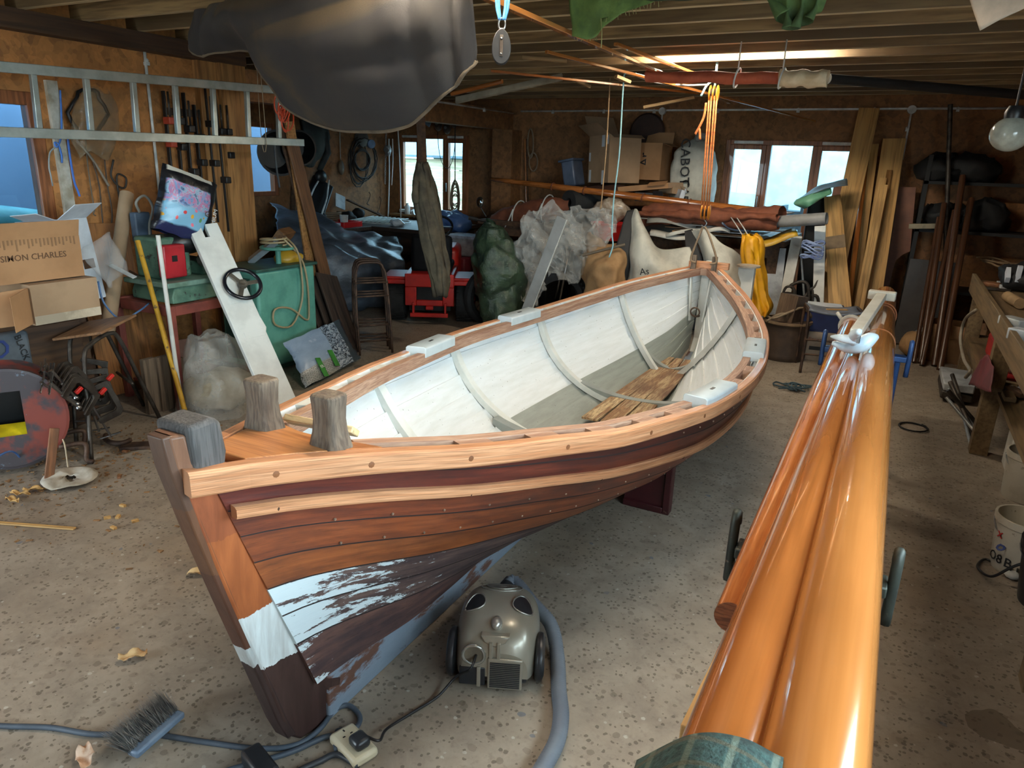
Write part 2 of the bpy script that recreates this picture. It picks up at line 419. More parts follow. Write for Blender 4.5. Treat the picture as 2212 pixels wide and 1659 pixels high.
# outside
GR = paint('yard_ground', (150, 146, 138), (120, 116, 108), .9, scale=3)
struct(G().bb((-40, -40, -.2), (40, 50, -.11)).done('ground', GR, origin=(0, 0, 0)))
f = thing('board_fence', 'pale horizontal board fence seen through the far window', 'fence', (-8, 11.2, 0))
g = G()
for i in range(9): g.bb((-15, 11.2, .0+i*.19), (-4.2, 11.23, .18+i*.19))
g.done('boards', wood('fence_board', (214, 196, 160), (200, 178, 142), 0, 6, .06, .8), f)
g = G(); g.prism([(-15, 11.1, 1.72), (-15, 12.6, 2.15), (-15, 12.6, 2.19), (-15, 11.1, 1.76)], (10.9, 0, 0)); g.done('sheet_roof', paint('roof_sheet', (96, 112, 120), (84, 98, 106), .6), f)
g = G(); g.bb((-3.6, 12.2, -.1), (2.2, 12.3, 2.9))
tag(g.done('shed_wall', paint('pale_cladding', (186, 212, 216), (168, 200, 206), .7)), 'pale blue shed wall seen through the window behind the yellow oilskin', 'wall')
for i, (x, h) in enumerate(((-1.9, 1.0), (-1.25, 1.32), (-.6, 1.05))):
    cr = thing('plastic_crate', ('slatted grey crate outside the right-hand window, at the left of three', 'taller slatted grey crate outside the right-hand window, between two lower ones', 'slatted grey crate outside the right-hand window, at the right of three')[i], 'crate', (x, 11.4, -.1), 0, 'crates outside')
    g = G()
    for q in range(8): g.bb((x-.28, 11.2, -.1+q*h/8), (x+.28, 11.6, -.1+q*h/8+h/8*.55))
    g.done('slats', paint('crate_grey', (40, 48, 54), (30, 38, 44)), cr)
    g = G(); [g.bb((x+dx-.02, 11.19, -.1), (x+dx+.02, 11.61, -.1+h)) for dx in (-.26, 0, .26)]; g.done('posts', MATS['crate_grey'], cr)
tag(G().bb((-8.4, -3, -.1), (-8.3, 9, 3.4)).done('metal_shed', paint('grey_cladding', (92, 114, 142), (84, 108, 136), .6, scale=1)), 'smooth blue-grey metal cladding outside the left window', 'shed')
g = G(); g.grid(lambda u, v: (-7.2+v*1.0,1.6+u*2.6, -.1+1.28*math.sin(PI*v)**.5+.05*math.sin(u*9+v*5)), 20, 12)
tag(g.done('boat_cover', paint('turquoise_cover', (90, 196, 208), (64, 170, 188), .5, bump=.2), smooth=True), 'turquoise sheet over a load outside the left window', 'cover')
tag(G().bb((-7.6, 3.4, 1.2), (-7.4, 3.65, 1.4)).bb((-7.6, 3.65, 1.1), (-7.5, 3.68, 1.3)).done('white_tank', PVC, bevel=.02), 'small white tank above the turquoise sheet outside', 'tank')
for i, (x, y, r) in enumerate(((-15, 17, 2.2), (-10.2, 18, 2.0), (-5.8, 17.5, 1.8))):
    tr = thing('tree', ('dark bushy tree behind the fence, seen in the far window, leftmost', 'dark bushy tree behind the fence, seen in the far window, the middle one', 'dark bushy tree behind the fence, seen in the far window, rightmost')[i], 'tree', (x, y, -.1))
    g = G(); g.sphere((x, y, 2.9), (r, r*.8, 1.5), 24); g.jag(.5, 1.4, i); g.jag(.2, 5, i); g.done('crown', paint('leaf_dark', (52, 70, 62), (30, 46, 42), .9, scale=8), tr)
    G().cyl((x, y, -.1), (x, y, 1.8), .12, .1).done('trunk', DARKW, tr)
# conduits
def conduit(label, pts, clips, boxes=(), nrm=(0, -1, 0)):
    t = thing('conduit', label, 'conduit', pts[0]); N = V(nrm)
    G().tube(pts, .0105, 8).done('pipe', PVC, t, smooth=True)
    for c in clips:
        c = V(c); g = G(); g.sphere(c, .018, 8); g.box(c-V((0, 0, .02)), (.03, .03, .022)); g.done('clip', PVC, t)
    for c in boxes: G().lathe([(0, -.02), (.042, -.02), (.045, .0), (.042, .02), (0, .02)], V(c), basis(N, (0, 0, 1)) @ Matrix.Rotation(PI/2, 3, 'Y'), 16).done('junction_box', PVC, t, smooth='auto')
yb = YB-.014
A = YP(1125, 240.5, yb); B_ = YP(2300, 233, yb)
cl = [A.lerp(B_, q) for q in (.08, .2, .31, .44, .59, .72, .85)]
conduit('white conduit running level along the top of the back wall', [A, B_], cl)
J1 = YP(1431, 240, yb-.01); J2 = YP(1970, 237, yb-.01)
conduit('white conduit drop with round box beside the hanging bag', [J1, YP(1425, 318, yb)], [YP(1428, 274, yb)], [J1])
conduit('white conduit drop with round box right of the leaning planks', [J2, YP(1949, 345, yb)], [YP(1960, 277, yb)], [J2])
bx = XL+.152
conduit('white conduit along the boxed beam at the back left', [(bx, 5.2, 2.315), (bx, YB-.03, 2.315)], [(bx, 6.2, 2.315), (bx, 7.1, 2.315), (bx, 8.2, 2.315)], (), (1, 0, 0))
conduit('grey-white vertical conduit on the left wall behind the ladder', [XP(312, 110, XL+.016), XP(345, 420, XL+.016)], [XP(316, 131, XL+.016)], (), (1, 0, 0))
# ================================================================== the boat
XC = -1.36
HB = [(1.0, .085), (1.12, .118), (1.387, .24), (1.7, .392), (2.02, .527), (2.27, .632), (2.5, .702), (2.747, .763), (3.0, .817), (3.41, .864), (3.7, .869), (3.974, .854), (4.36, .804), (4.66, .742), (5.03, .62), (5.36, .472), (5.62, .345), (5.85, .235), (6.02, .145), (6.14, .085)]
ZS = [(1.0, 1.005), (1.387, .946), (1.7, .887), (2.02, .838), (2.27, .801), (2.5, .778), (2.75, .753), (3.0, .733), (3.41, .72), (3.97, .71), (4.36, .717), (4.66, .735), (5.03, .775), (5.36, .826), (5.85, .882), (6.14, .912)]
TB_M = [1, .885, .765, .64, .515, .39, .265, .135, 0]
TB_E = [1, .945, .845, .746, .638, .52, .39, .24, 0]
TH = .014
def usec(u):
    ys = 1.0+u*5.14; yk = 1.30+u*4.66
    b = hermite_tab(HB, ys)-.045; zs = hermite_tab(ZS, ys)
    zk = .13 + .06*sm(.12, 0, u) + .09*sm(.9, 1, u); kx = .042
    m = min(sm(0.0, .42, u), sm(1.0, .62, u)); dz = zs-zk
    P1 = (kx + m*.5*b + (1-m)*.10*b, zk + (1-m)*.30*dz + m*.03*dz)
    P2 = (b - m*.04*b - (1-m)*.30*b, zs - m*.58*dz - (1-m)*.35*dz)
    return (kx, zk), P1, P2, (b, zs), yk, ys
def hull(side, u, t, off=0.0):
    K, P1, P2, S, yk, ys = usec(u); q = 1-t
    x = q**3*K[0]+3*q*q*t*P1[0]+3*q*t*t*P2[0]+t**3*S[0]; z = q**3*K[1]+3*q*q*t*P1[1]+3*q*t*t*P2[1]+t**3*S[1]
    dx = 3*q*q*(P1[0]-K[0])+6*q*t*(P2[0]-P1[0])+3*t*t*(S[0]-P2[0]); dz = 3*q*q*(P1[1]-K[1])+6*q*t*(P2[1]-P1[1])+3*t*t*(S[1]-P2[1])
    L = math.hypot(dx, dz) or 1; f = (z-K[1])/(S[1]-K[1])
    return V((XC+side*(x+off*dz/L), lerp(yk, ys, f), z-off*dx/L))
def tb(u, k): e = min(1, abs(u-.55)/.55)**1.6; return lerp(TB_M[k], TB_E[k], e)
def uofY(y): return (y-1.0)/5.14
def outer_mat(name, c, c2, c3, w=0):
    """oiled larch strake; w > 0 adds bare weathered grain and flaking white paint towards the stem"""
    t = NT(name); t.set(.42, coat=.15); v = t.coord('UV', (1.2, 14, 1)); v2 = t.coord('UV', (1, 2.2, 1))
    a = t.noise(v, 2.2, 7, .65, .4); b = t.noise(v2, 2.6, 5, .65); d = t.noise(v, 9, 4, .6)
    k = t.ramp(a, [(.3, c), (.55, c2), (.75, c3)])
    k = t.mix(t.ramp(b, [(.45, BW[0]), (.68, (.75, .75, .75, 1))]), k, c3)
    k = t.mix(t.ramp(d, [(.58, BW[0]), (.7, (.5, .5, .5, 1))]), k, tuple(x*.45 for x in c3))
    if w:
        sx = t.N('ShaderNodeSeparateXYZ'); cu = t.N('ShaderNodeTexCoord'); t.L(cu.outputs['UV'], sx.inputs[0])
        n = t.noise(t.coord('UV', (1.6, 6, 1)), 3.4, 8, .75, .3)
        md = t.N('ShaderNodeMath', operation='MULTIPLY_ADD'); t.L(sx.outputs[0], md.inputs[0]); md.inputs[1].default_value = -.3 if w == 1 else -.5; md.inputs[2].default_value = .19 if w == 1 else .06
        ad = t.N('ShaderNodeMath', operation='ADD'); t.L(md.outputs[0], ad.inputs[0]); t.L(n, ad.inputs[1])
        k = t.mix(t.ramp(ad.outputs[0], [(.6, BW[0]), (.615, BW[1])]), k, (196, 208, 212))
        t.b.inputs['Coat Weight'].default_value = 0; t.b.inputs['Roughness'].default_value = .7
    t.col(k); t.bump(a, .25 if w else .12, .006); return t.m
SHEER_M = outer_mat('strake_maroon', (88, 38, 30), (64, 26, 24), (38, 20, 22))
SHEER_T = outer_mat('strake_red_brown', (112, 50, 36), (82, 34, 28), (50, 28, 30))
SEAM = paint('lap_grime', (38, 26, 24), (28, 20, 20), .8); SEAMI = paint('lap_line', (166, 168, 166), rough=.6)
SIDE_M3 = outer_mat('strake_oiled_golden', (158, 90, 48), (130, 70, 38), (84, 48, 34)); SIDE_M4 = outer_mat('strake_oiled_red', (138, 70, 42), (106, 52, 34), (62, 36, 32))
SIDE_M = outer_mat('strake_oiled', (150, 80, 44), (118, 60, 36), (72, 40, 32))
LOW_M = outer_mat('strake_weathered', (116, 92, 82), (78, 60, 58), (46, 38, 42), 1)
GARB_M = outer_mat('garboard_weathered', (112, 78, 66), (76, 54, 52), (46, 36, 40), 2)
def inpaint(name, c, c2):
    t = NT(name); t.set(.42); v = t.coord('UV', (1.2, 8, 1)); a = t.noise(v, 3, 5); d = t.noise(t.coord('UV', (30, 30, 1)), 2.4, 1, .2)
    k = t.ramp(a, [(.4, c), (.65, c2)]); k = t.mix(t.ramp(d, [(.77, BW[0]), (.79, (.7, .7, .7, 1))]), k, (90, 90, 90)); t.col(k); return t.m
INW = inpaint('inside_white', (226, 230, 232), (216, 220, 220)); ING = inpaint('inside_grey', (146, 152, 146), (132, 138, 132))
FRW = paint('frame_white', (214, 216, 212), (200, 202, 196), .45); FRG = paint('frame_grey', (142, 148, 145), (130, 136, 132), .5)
LARCH = wood('new_larch', (206, 150, 110), (186, 124, 84), 0, 60, .02, .42, .2, .08, lo=.4, hi=.6, which='UV')
LARCHB = wood('larch_block', (218, 160, 116), (200, 138, 94), 0, 30, .05, .45, .2, .1)
OLDW = wood('worn_gunwale', (186, 152, 128), (146, 106, 84), 0, 40, .05, .65, 0, .35, dark=(112, 70, 56), which='UV')
BITT = wood('grey_bitt', (134, 118, 100), (96, 80, 66), 2, 26, .1, .75, 0, .6, dark=(58, 46, 40))
BOARD = wood('worn_board', (208, 182, 140), (150, 112, 76), 1, 26, .1, .75, 0, .5, dark=(88, 58, 42), lo=.42, hi=.56)
PADM = paint('pad_grey', (184, 194, 198), (172, 182, 186), .35)
boat = thing('rowing_boat', 'double-ended clinker wooden rowing boat with white-painted inside, mid-restoration on the floor', 'boat', (XC, 3.5, 0))
NU = 72
RIV = {1: (.34, .78), 3: (.05, .6), 4: (.05, .5)}; COPPER = paint('copper_rivet', (196, 172, 150), rough=.35, metal=.6)
def shr(side, u):
    p = hull(side, u, 1); d = (hull(side, min(1, u+.004), 1)-hull(side, max(0, u-.004), 1)); d.z = 0; d.normalize()
    return p, V((d.y, -d.x, 0))*side           # sheer point and outward plan normal
def stud(g, side, u, t, off, r, dz=0, out=0):
    t = t(u) if callable(t) else t
    p = hull(side, u, t, off); o = (hull(side, u, t, off+.01)-p).normalized()
    if out: p, o = shr(side, u); p = p+o*out+V((0, 0, dz))
    g.lathe([(0, -.003), (r, -.003), (r, .0012), (0, .002)], p, basis(o) @ Matrix.Rotation(PI/2, 3, 'Y'), 8)
def studs(name, side, us, t, off, r, mat, par, dz=0, out=0):
    for u in us: g = G(); stud(g, side, u, t, off, r, dz, out); g.done(name, mat, par)
for side in (1, -1):
    for k in range(8):
        g = G(); g.uv = g.b.loops.layers.uv.new('UVMap')
        def loop(u):
            a = tb(u, k); b = tb(u, k+1); lap = .014*min(1, u*6, (1-u)*6) if k < 7 else 0
            b = max(0, b-lap); r = []
            fade = min(1, .25+u*5, .25+(1-u)*5)
            for v in (0, .33, .67, .975, 1): r.append((hull(side, u, lerp(a, b, v), TH*v*fade), v))
            for v in (1, .95, .67, .33, 0): r.append((hull(side, u, lerp(a, b, v), TH+TH*v*fade), v))
            return r
        R = [[(g.v(p), v) for p, v in loop(i/NU)] for i in range(NU+1)]
        for i in range(NU):
            y = 1.15+(i/NU)*4.95
            for j in range(10):
                j2 = (j+1) % 10; q = [R[i][j], R[i][j2], R[i+1][j2], R[i+1][j]]; f = g.face([a for a, _ in q])
                if not f: continue
                f.smooth = j in (0, 1, 2, 6, 7, 8)
                if j in (4, 5) and k < 7: f.material_index = 4
                if j == 3 and k < 5: f.material_index = 5
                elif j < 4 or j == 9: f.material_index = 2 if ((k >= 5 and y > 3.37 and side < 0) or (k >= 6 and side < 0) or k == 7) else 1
                for lp, (uu, vi) in zip(f.loops, ((i, q[0][1]), (i, q[1][1]), (i+1, q[2][1]), (i+1, q[3][1]))):
                    lp[g.uv].uv = (uu/NU*5.2, k*.37+vi*.14+(7 if side < 0 else 0))
        for r in (R[0], R[-1]): g.face([a for a, _ in r])
        if k+1 in RIV:
            g.mi = 3
            for q in range(17): stud(g, side, lerp(*RIV[k+1], q/16), lambda u: tb(u, k+1)+.012, TH*1.9, .0038)
        mo = SHEER_M if k < 1 else SHEER_T if k == 1 else (SIDE_M4, SIDE_M, SIDE_M3)[k-2] if k < 5 else LOW_M if k < 7 else GARB_M
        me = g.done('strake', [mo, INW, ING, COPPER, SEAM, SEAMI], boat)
        me.data.set_sharp_from_angle(angle=math.radians(35))
def sweep(name, side, u0, u1, prof, mat, n=60, t=None, off=0, bevel=0, par=None, g=None, fwd=0):
    """profile (out, up) carried along the sheer, or along plank line t"""
    own = g is None; g = g or G(); rings = []
    for i in range(n+1):
        u = lerp(u0, u1, i/n); p, o = shr(side, u)
        if t is not None: p = hull(side, u, t(u), off)
        if i == 0 and fwd:
            d = ((hull(side, u, t(u), off) - hull(side, u+.02, t(u+.02), off)) if t else (p-shr(side, u+.02)[0])).normalized()
            rings.append([g.v(p+d*fwd+o*a+V((0, 0, b))) for a, b in prof])
        rings.append([g.v(p+o*a+V((0, 0, b))) for a, b in prof])
    m = len(prof); uvl = g.b.loops.layers.uv.verify(); w = [0]; ls = [0]
    for k in range(m): w.append(w[-1]+math.dist(prof[k], prof[(k+1) % m]))
    for A, B in zip(rings, rings[1:]): ls.append(ls[-1]+(A[0].co-B[0].co).length)
    for i, (A, B) in enumerate(zip(rings, rings[1:])):
        for k in range(m):
            f = g.face((A[k], A[(k+1) % m], B[(k+1) % m], B[k]))
            if f:
                for lp, q in zip(f.loops, ((ls[i], w[k]), (ls[i], w[k+1]), (ls[i+1], w[k+1]), (ls[i+1], w[k]))): lp[uvl].uv = q
    g.face(rings[0]); g.face(rings[-1][::-1])
    return g.done(name, mat, par or boat, bevel=bevel) if own else g
PLUG = paint('wood_plug', (128, 78, 44))
for side in (1, -1):
    rl = sweep('rub_rail', side, .004, .992, [(.008, -.056), (.04, -.056), (.045, -.05), (.045, 0), (.039, .007), (.008, .007)], LARCH, 72, fwd=.07 if side > 0 else .0)
    if side > 0: studs('plug', side, [.03, .075, .13, .2, .28, .36, .44, .52, .6], 1, 0, .009, PLUG, rl, -.026, .0445)
    iw = sweep('inwale', side, .075, .985, [(-.082, -.055), (-.042, -.055), (-.042, .003), (-.082, .003)], OLDW, 60)
    rs = sweep('rub_strake', side, .012, .975, [(.0, -.017), (.026, -.013), (.029, -.006), (.029, .012), (.02, .017), (.0, .017)], LARCH, 72, t=lambda u: tb(u, 2)+.004, off=TH*1.9, fwd=.06 if side > 0 else 0)
    if side > 0: studs('plug', side, [.02, .13, .24, .35, .46, .57], lambda u: tb(u, 2)+.002, TH*2.0+.0283, .006, paint('plug_dark', (84, 54, 36)), rs)
    us = [.14, .19, .24, .29, .335, .47, .53, .685, .73, .78, .83, .88, .93]
    for u in us: sweep('spacer_block', side, u-.011, u+.011, [(-.042, -.05), (.0, -.05), (.0, .001), (-.042, .001)], OLDW if side > 0 else FRW, 4)
    for u0, u1 in ((.37, .442), (.578, .645)):                      # rowlock pads
        pd = sweep('rowlock_pad', side, u0, u1, [(-.088, -.02), (.026, -.02), (.026, .028), (.016, .036), (-.078, .036), (-.088, .028)], PADM, 8, bevel=.004)
        p, o = shr(side, (u0+u1)/2); G().box(p+o*-.03+V((0, 0, .0365)), (.04, .013, .002), basis(o.cross(V((0, 0, 1))))).done('socket_slot', paint('slot_black', (20, 20, 20)), pd)
# frames and floors
for i, y in enumerate((1.52, 2.42, 3.37, 4.4, 5.25)):
    u = uofY(y)
    for side in (1, -1):
        g = G(); rings = []; w = .024; dp = .036
        for q in range(15):
            t = .965-q/14*.93; uu = (lerp(1.0, 1.3, 0)+0)
            a0 = hull(side, u, t, 0); a1 = hull(side, u, t, -dp*(1.0 if t < .9 else .8))
            rings.append([g.v(a0+V((0, -w, 0))), g.v(a0+V((0, w, 0))), g.v(a1+V((0, w, 0))), g.v(a1+V((0, -w, 0)))])
        for A, B in zip(rings, rings[1:]):
            for k in range(4): g.face((A[k], A[(k+1) % 4], B[(k+1) % 4], B[k]))
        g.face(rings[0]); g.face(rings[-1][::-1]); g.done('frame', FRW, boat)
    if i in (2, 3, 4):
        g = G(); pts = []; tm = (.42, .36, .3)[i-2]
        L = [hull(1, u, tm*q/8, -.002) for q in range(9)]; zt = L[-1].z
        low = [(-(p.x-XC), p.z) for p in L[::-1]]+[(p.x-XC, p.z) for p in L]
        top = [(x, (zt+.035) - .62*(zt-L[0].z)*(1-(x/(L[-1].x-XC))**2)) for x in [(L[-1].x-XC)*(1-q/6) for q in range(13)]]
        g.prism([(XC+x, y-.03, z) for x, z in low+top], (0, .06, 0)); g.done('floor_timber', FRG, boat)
# stem, keel, stern post
def bands(name, stops, white=None):
    t = NT(name); t.set(.5); v = t.coord('Object', (1, 1, .12)); a = t.noise(v, 30, 6, .6, .3); n = t.noise(t.coord(), 9, 6, .7)
    c = t.N('ShaderNodeTexCoord'); s = t.N('ShaderNodeSeparateXYZ'); t.L(c.outputs['Object'], s.inputs[0])
    m = t.N('ShaderNodeMath', operation='MULTIPLY_ADD'); t.L(n, m.inputs[0]); m.inputs[1].default_value = .07; t.L(s.outputs[2], m.inputs[2])
    m2 = t.N('ShaderNodeMath', operation='SUBTRACT'); t.L(m.outputs[0], m2.inputs[0]); m2.inputs[1].default_value = .035
    k = t.ramp(m2.outputs[0], stops, 'CONSTANT'); g = t.ramp(a, [(.35, (1, 1, 1, 1)), (.7, (.5, .44, .42, 1))]); k = t.mix(.8, k, g, 'MULTIPLY')
    t.col(k); t.bump(a, .3, .004); return t.m
STEM = bands('stem_paint', [(0, (66, 46, 42)), (.34, (214, 222, 222)), (.545, (160, 88, 46)), (.8, (142, 76, 44)), (.985, (122, 84, 62))])
g = G()
fwd = [(.93, 1.10), (.94, 1.02), (.985, .84), (1.045, .62), (1.12, .36), (1.185, .13), (1.215, .05), (1.25, .012), (1.30, .0), (1.42, .0)]
aft = [(1.42, .125), (1.345, .17), (1.28, .3), (1.22, .5), (1.16, .7), (1.09, .98), (.975, 1.03), (.965, 1.10)]
def stem_shape(g, fw, af, wf, wa):
    n = len(fw); rows = []
    for (y, z) in fw: rows.append(((y, z), wf))
    for (y, z) in af: rows.append(((y, z), wa))
    a = [g.v((XC-w, y, z)) for (y, z), w in rows]; b = [g.v((XC+w, y, z)) for (y, z), w in rows]
    g.face(a[::-1]); g.face(b)
    for i in range(len(a)): j = (i+1) % len(a); g.face((a[i], a[j], b[j], b[i]))
stem_shape(g, fwd, aft, .03, .047); g.done('stem', STEM, boat, bevel=.008)
g = G(); stem_shape(g, [(y-.012, z) for y, z in fwd[:7]], [(y+.016, z) for y, z in fwd[:7]][::-1], .026, .032); g.done('stem_band', bands('stem_band_paint', [(0, (58, 42, 40)), (.36, (190, 198, 198)), (.44, (86, 54, 40)), (.7, (104, 68, 46)), (.9, (92, 66, 52))]), boat, bevel=.004)
g = G(); stem_shape(g, [(.962, 1.118), (.968, 1.03), (.985, .97)], [(1.05, .985), (1.06, 1.03), (1.05, 1.105), (1.035, 1.122)], .058, .06)
g.done('stem_head', wood('stem_head_grey', (96, 92, 90), (66, 62, 62), 2, 30, .06, .8, 0, .6), boat, bevel=.012)
t = NT('keel_paint'); t.set(.6); v = t.coord('Object', (1, .3, 1)); a = t.noise(v, 5, 7, .7); t.col(t.ramp(a, [(.36, (72, 50, 46)), (.4, (112, 124, 138)), (.58, (122, 134, 148)), (.62, (96, 66, 54))])); t.bump(a, .3, .01)
g = G(); kp = [(1.36, .0, .205), (1.8, 0, .175), (2.4, 0, .15), (3.5, 0, .135), (5.2, 0, .13), (5.75, .0, .16), (6.12, .0, .24)]
lo = [(y, a) for y, a, b in kp]; hi = [(y, b) for y, a, b in kp][::-1]
g.prism([(XC-.043, y, z) for y, z in lo+hi], (.086, 0, 0)); g.done('keel', t.m, boat, bevel=.006)
g = G(); g.prism([(XC-.035, y, z) for y, z in ((5.93, .2), (6.03, .3), (6.07, .9), (6.19, .95), (6.2, .3), (6.13, .02), (5.98, .0))], (.07, 0, 0)); g.done('stern_post', FRW, boat, bevel=.006)
G().bb((XC-.036, 2.2, .135), (XC+.036, 5.85, .165)).done('keelson', ING, boat)
# bow: breasthook, bitts, knee
g = G(); pts = [V((XC, 1.06, .992))]
R_ = [shr(1, u) for u in (.02, .05, .085)]; L_ = [shr(-1, u) for u in (.02, .05, .085)]
ring = [p-o*.002 for p, o in R_]+[V((XC+.02, 1.37, .955)), V((XC-.02, 1.37, .955))]+[p-o*.002 for p, o in L_[::-1]]
g.prism([p+V((0, 0, .006)) for p in ring], (0, 0, -.035)); g.done('breasthook', wood('larch_deck', (200, 138, 84), (176, 108, 62), 0, 18, .06, .4, .3, dark=(138, 80, 44)), boat, bevel=.003)
for s in (1, -1):
    p, o = shr(s, .062); c = p-o*.045; g = G()
    secs = [(.048, -.06), (.046, -.0), (.037, .045), (.034, .08), (.036, .12), (.038, .142), (.034, .15)]
    rings = []
    for r, z in secs:
        rings.append([g.v(c+V((r*1.05*a, r*.95*b, z))) for a, b in ((-1, -.75), (-.75, -1), (.75, -1), (1, -.75), (1, .75), (.75, 1), (-.75, 1), (-1, .75))])
    for A, B in zip(rings, rings[1:]):
        for k in range(8): g.face((A[k], A[(k+1) % 8], B[(k+1) % 8], B[k]))
    g.face(rings[0][::-1]); g.face(rings[-1]); g.done('bitt', BITT, boat, bevel=.004)
a, _ = shr(-1, .08); b, _ = shr(1, .085); plank('knee_board', 0, 0, a+V((.09, .01, .02)), b+V((-.12, .03, .015)), .05, .02, wood('pale_pine', (226, 200, 156), (204, 172, 124), 0), parent=boat, up=(0, .6, .8))
# stern: bitts with straps, crossbar, ring, bottom boards
for s in (1, -1):
    c = V((XC+s*.085, 5.96, .86)); G().bar(c+V((0, 0, -.02)), c+V((0, .01, .15)), .04, .04, (0, 1, 0)).done('stern_bitt', BITT, boat, bevel=.005)
    G().bar((XC+s*.085, 5.93, .86), (XC+s*.055, 5.91, .47), .014, .055, (0, 1, 0)).done('white_cheek', FRW, boat, bevel=.005)
G().bb((XC-.14, 6.02, .9), (XC+.19, 6.075, .955)).done('stern_crossbar', LARCHB, boat, bevel=.004)
G().bb((XC-.12, 5.985, .845), (XC+.12, 6.03, .9)).done('stern_hook', OLDW, boat, bevel=.004)
g = G(); g.tube([V((XC+.037*math.cos(a), 5.84-.006*math.sin(a), .56+.037*math.sin(a))) for a in [2*PI*i/20 for i in range(20)]], .0065, 8, True)
g.tube([(XC, 5.85, .52), (XC, 6.0, .5)], .009, 8); g.done('ring_bolt', paint('rusty_iron', (104, 84, 70), (72, 56, 46), .6, .6), boat, smooth=True)
for dx in (-.125, 0, .125):
    g = G(); ys = [3.9, 4.35, 4.8, 5.2, 5.5]; zz = [.185, .19, .195, .205, .225]; ww = [.052, .052, .05, .042, .03]
    for i in range(4):
        kx = dx*(1-.1*i)
        for q in (0,): g.prism([(XC+kx-ww[i], ys[i], zz[i]), (XC+kx+ww[i], ys[i], zz[i]), (XC+dx*(1-.1*(i+1))+ww[i+1], ys[i+1], zz[i+1]), (XC+dx*(1-.1*(i+1))-ww[i+1], ys[i+1], zz[i+1])], (0, 0, .014))
    g.done('bottom_board', BOARD, boat)
# chock under the quarter
ck = thing('boat_chock', 'dark maroon panelled board standing under the hull as a prop', 'prop', (-.91, 3.31, 0))
MAR = paint('dark_maroon', (74, 30, 34), (58, 24, 26), .4, c3=(96, 70, 60), s3=12, l3=.66)
G().bb((-1.03, 3.29, .0), (-.82, 3.32, .27)).done('panel', MAR, ck, bevel=.003)
G().bb((-.82, 3.275, 0), (-.785, 3.335, .34)).bb((-1.03, 3.275, 0), (-.82, 3.335, .035)).done('rim', MAR, ck, bevel=.004)
# ================================================================== left side
CARD = paint('cardboard', (176, 132, 92), (160, 118, 80), .8, scale=3)
CARD2 = paint('cardboard_inside', (140, 104, 72), (122, 90, 62), .8, scale=3)
CARD3 = paint('cardboard_grey', (168, 138, 108), (150, 122, 94), .8, scale=3)
PAPER = paint('white_card', (214, 220, 228), (196, 202, 210), .7)
INKB = paint('print_brown', (96, 66, 44), rough=.8); INKK = paint('print_black', (24, 24, 26), rough=.6); INKW = paint('print_white', (226, 226, 222), rough=.6)
BLK = paint('black_plastic', (26, 26, 28), (18, 18, 20), .4); RUB = paint('black_rubber', (30, 30, 31), (22, 22, 23), .8, scale=20, bump=.2)
STEELD = paint('dark_steel', (84, 78, 72), (58, 50, 44), .5, .7, 12); STEEL = MATS['steel']; RUST = paint('rust_tube', (92, 70, 56), (62, 48, 42), .6, .5, 14)
TAPE = paint('clear_tape', (206, 190, 166), rough=.2)
def rotm(loc, rz=0, rx=0, ry=0):
    return Matrix.Translation(V(loc)) @ Matrix.Rotation(rz, 4, 'Z') @ Matrix.Rotation(ry, 4, 'Y') @ Matrix.Rotation(rx, 4, 'X')
def carton(label, loc, dims, rz=0, rx=0, ry=0, flaps=(), tape=None, mat=CARD, inside=CARD2, open_=True, cat='box', name='cardboard_box', group=None):
    """flaps: (side, swing in degrees from shut, length); side 0 -y, 1 +x, 2 +y, 3 -x"""
    w, d, h = dims; t = thing(name, label, cat, group=group, M=rotm(loc, rz, rx, ry)); M = t.matrix_basis; th = .005
    g = G()
    if open_:
        g.bb((-w/2, -d/2, 0), (w/2, d/2, th)); g.bb((-w/2, -d/2, th), (w/2, -d/2+th, h)); g.bb((-w/2, d/2-th, th), (w/2, d/2, h)); g.bb((-w/2, -d/2+th, th), (-w/2+th, d/2-th, h)); g.bb((w/2-th, -d/2+th, th), (w/2, d/2-th, h))
    else: g.bb((-w/2, -d/2, 0), (w/2, d/2, h))
    g.b.transform(M); g.done('box_body', mat, t)
    for s, a, L in flaps:
        g = G(); ww = w if s in (0, 2) else d
        g.prism([(-ww/2+.004, 0, 0), (ww/2-.004, 0, 0), (ww/2-.012, L, 0), (-ww/2+.012, L, 0)], (0, 0, .004))
        base = Matrix.Translation(((0, -d/2, h), (w/2, 0, h), (0, d/2, h), (-w/2, 0, h))[s]) @ Matrix.Rotation((0, PI/2, PI, -PI/2)[s], 4, 'Z') @ Matrix.Rotation(math.radians(a), 4, 'X')
        g.b.transform(M @ base); g.done('flap', mat, t)
    if tape == 'top': g = G(); g.bb((-w/2-.001, -.025, h), (w/2+.001, .025, h+.0012)); g.b.transform(M); g.done('tape', TAPE, t)
    return t
def L2W(t, p): return t.matrix_basis @ V(p)
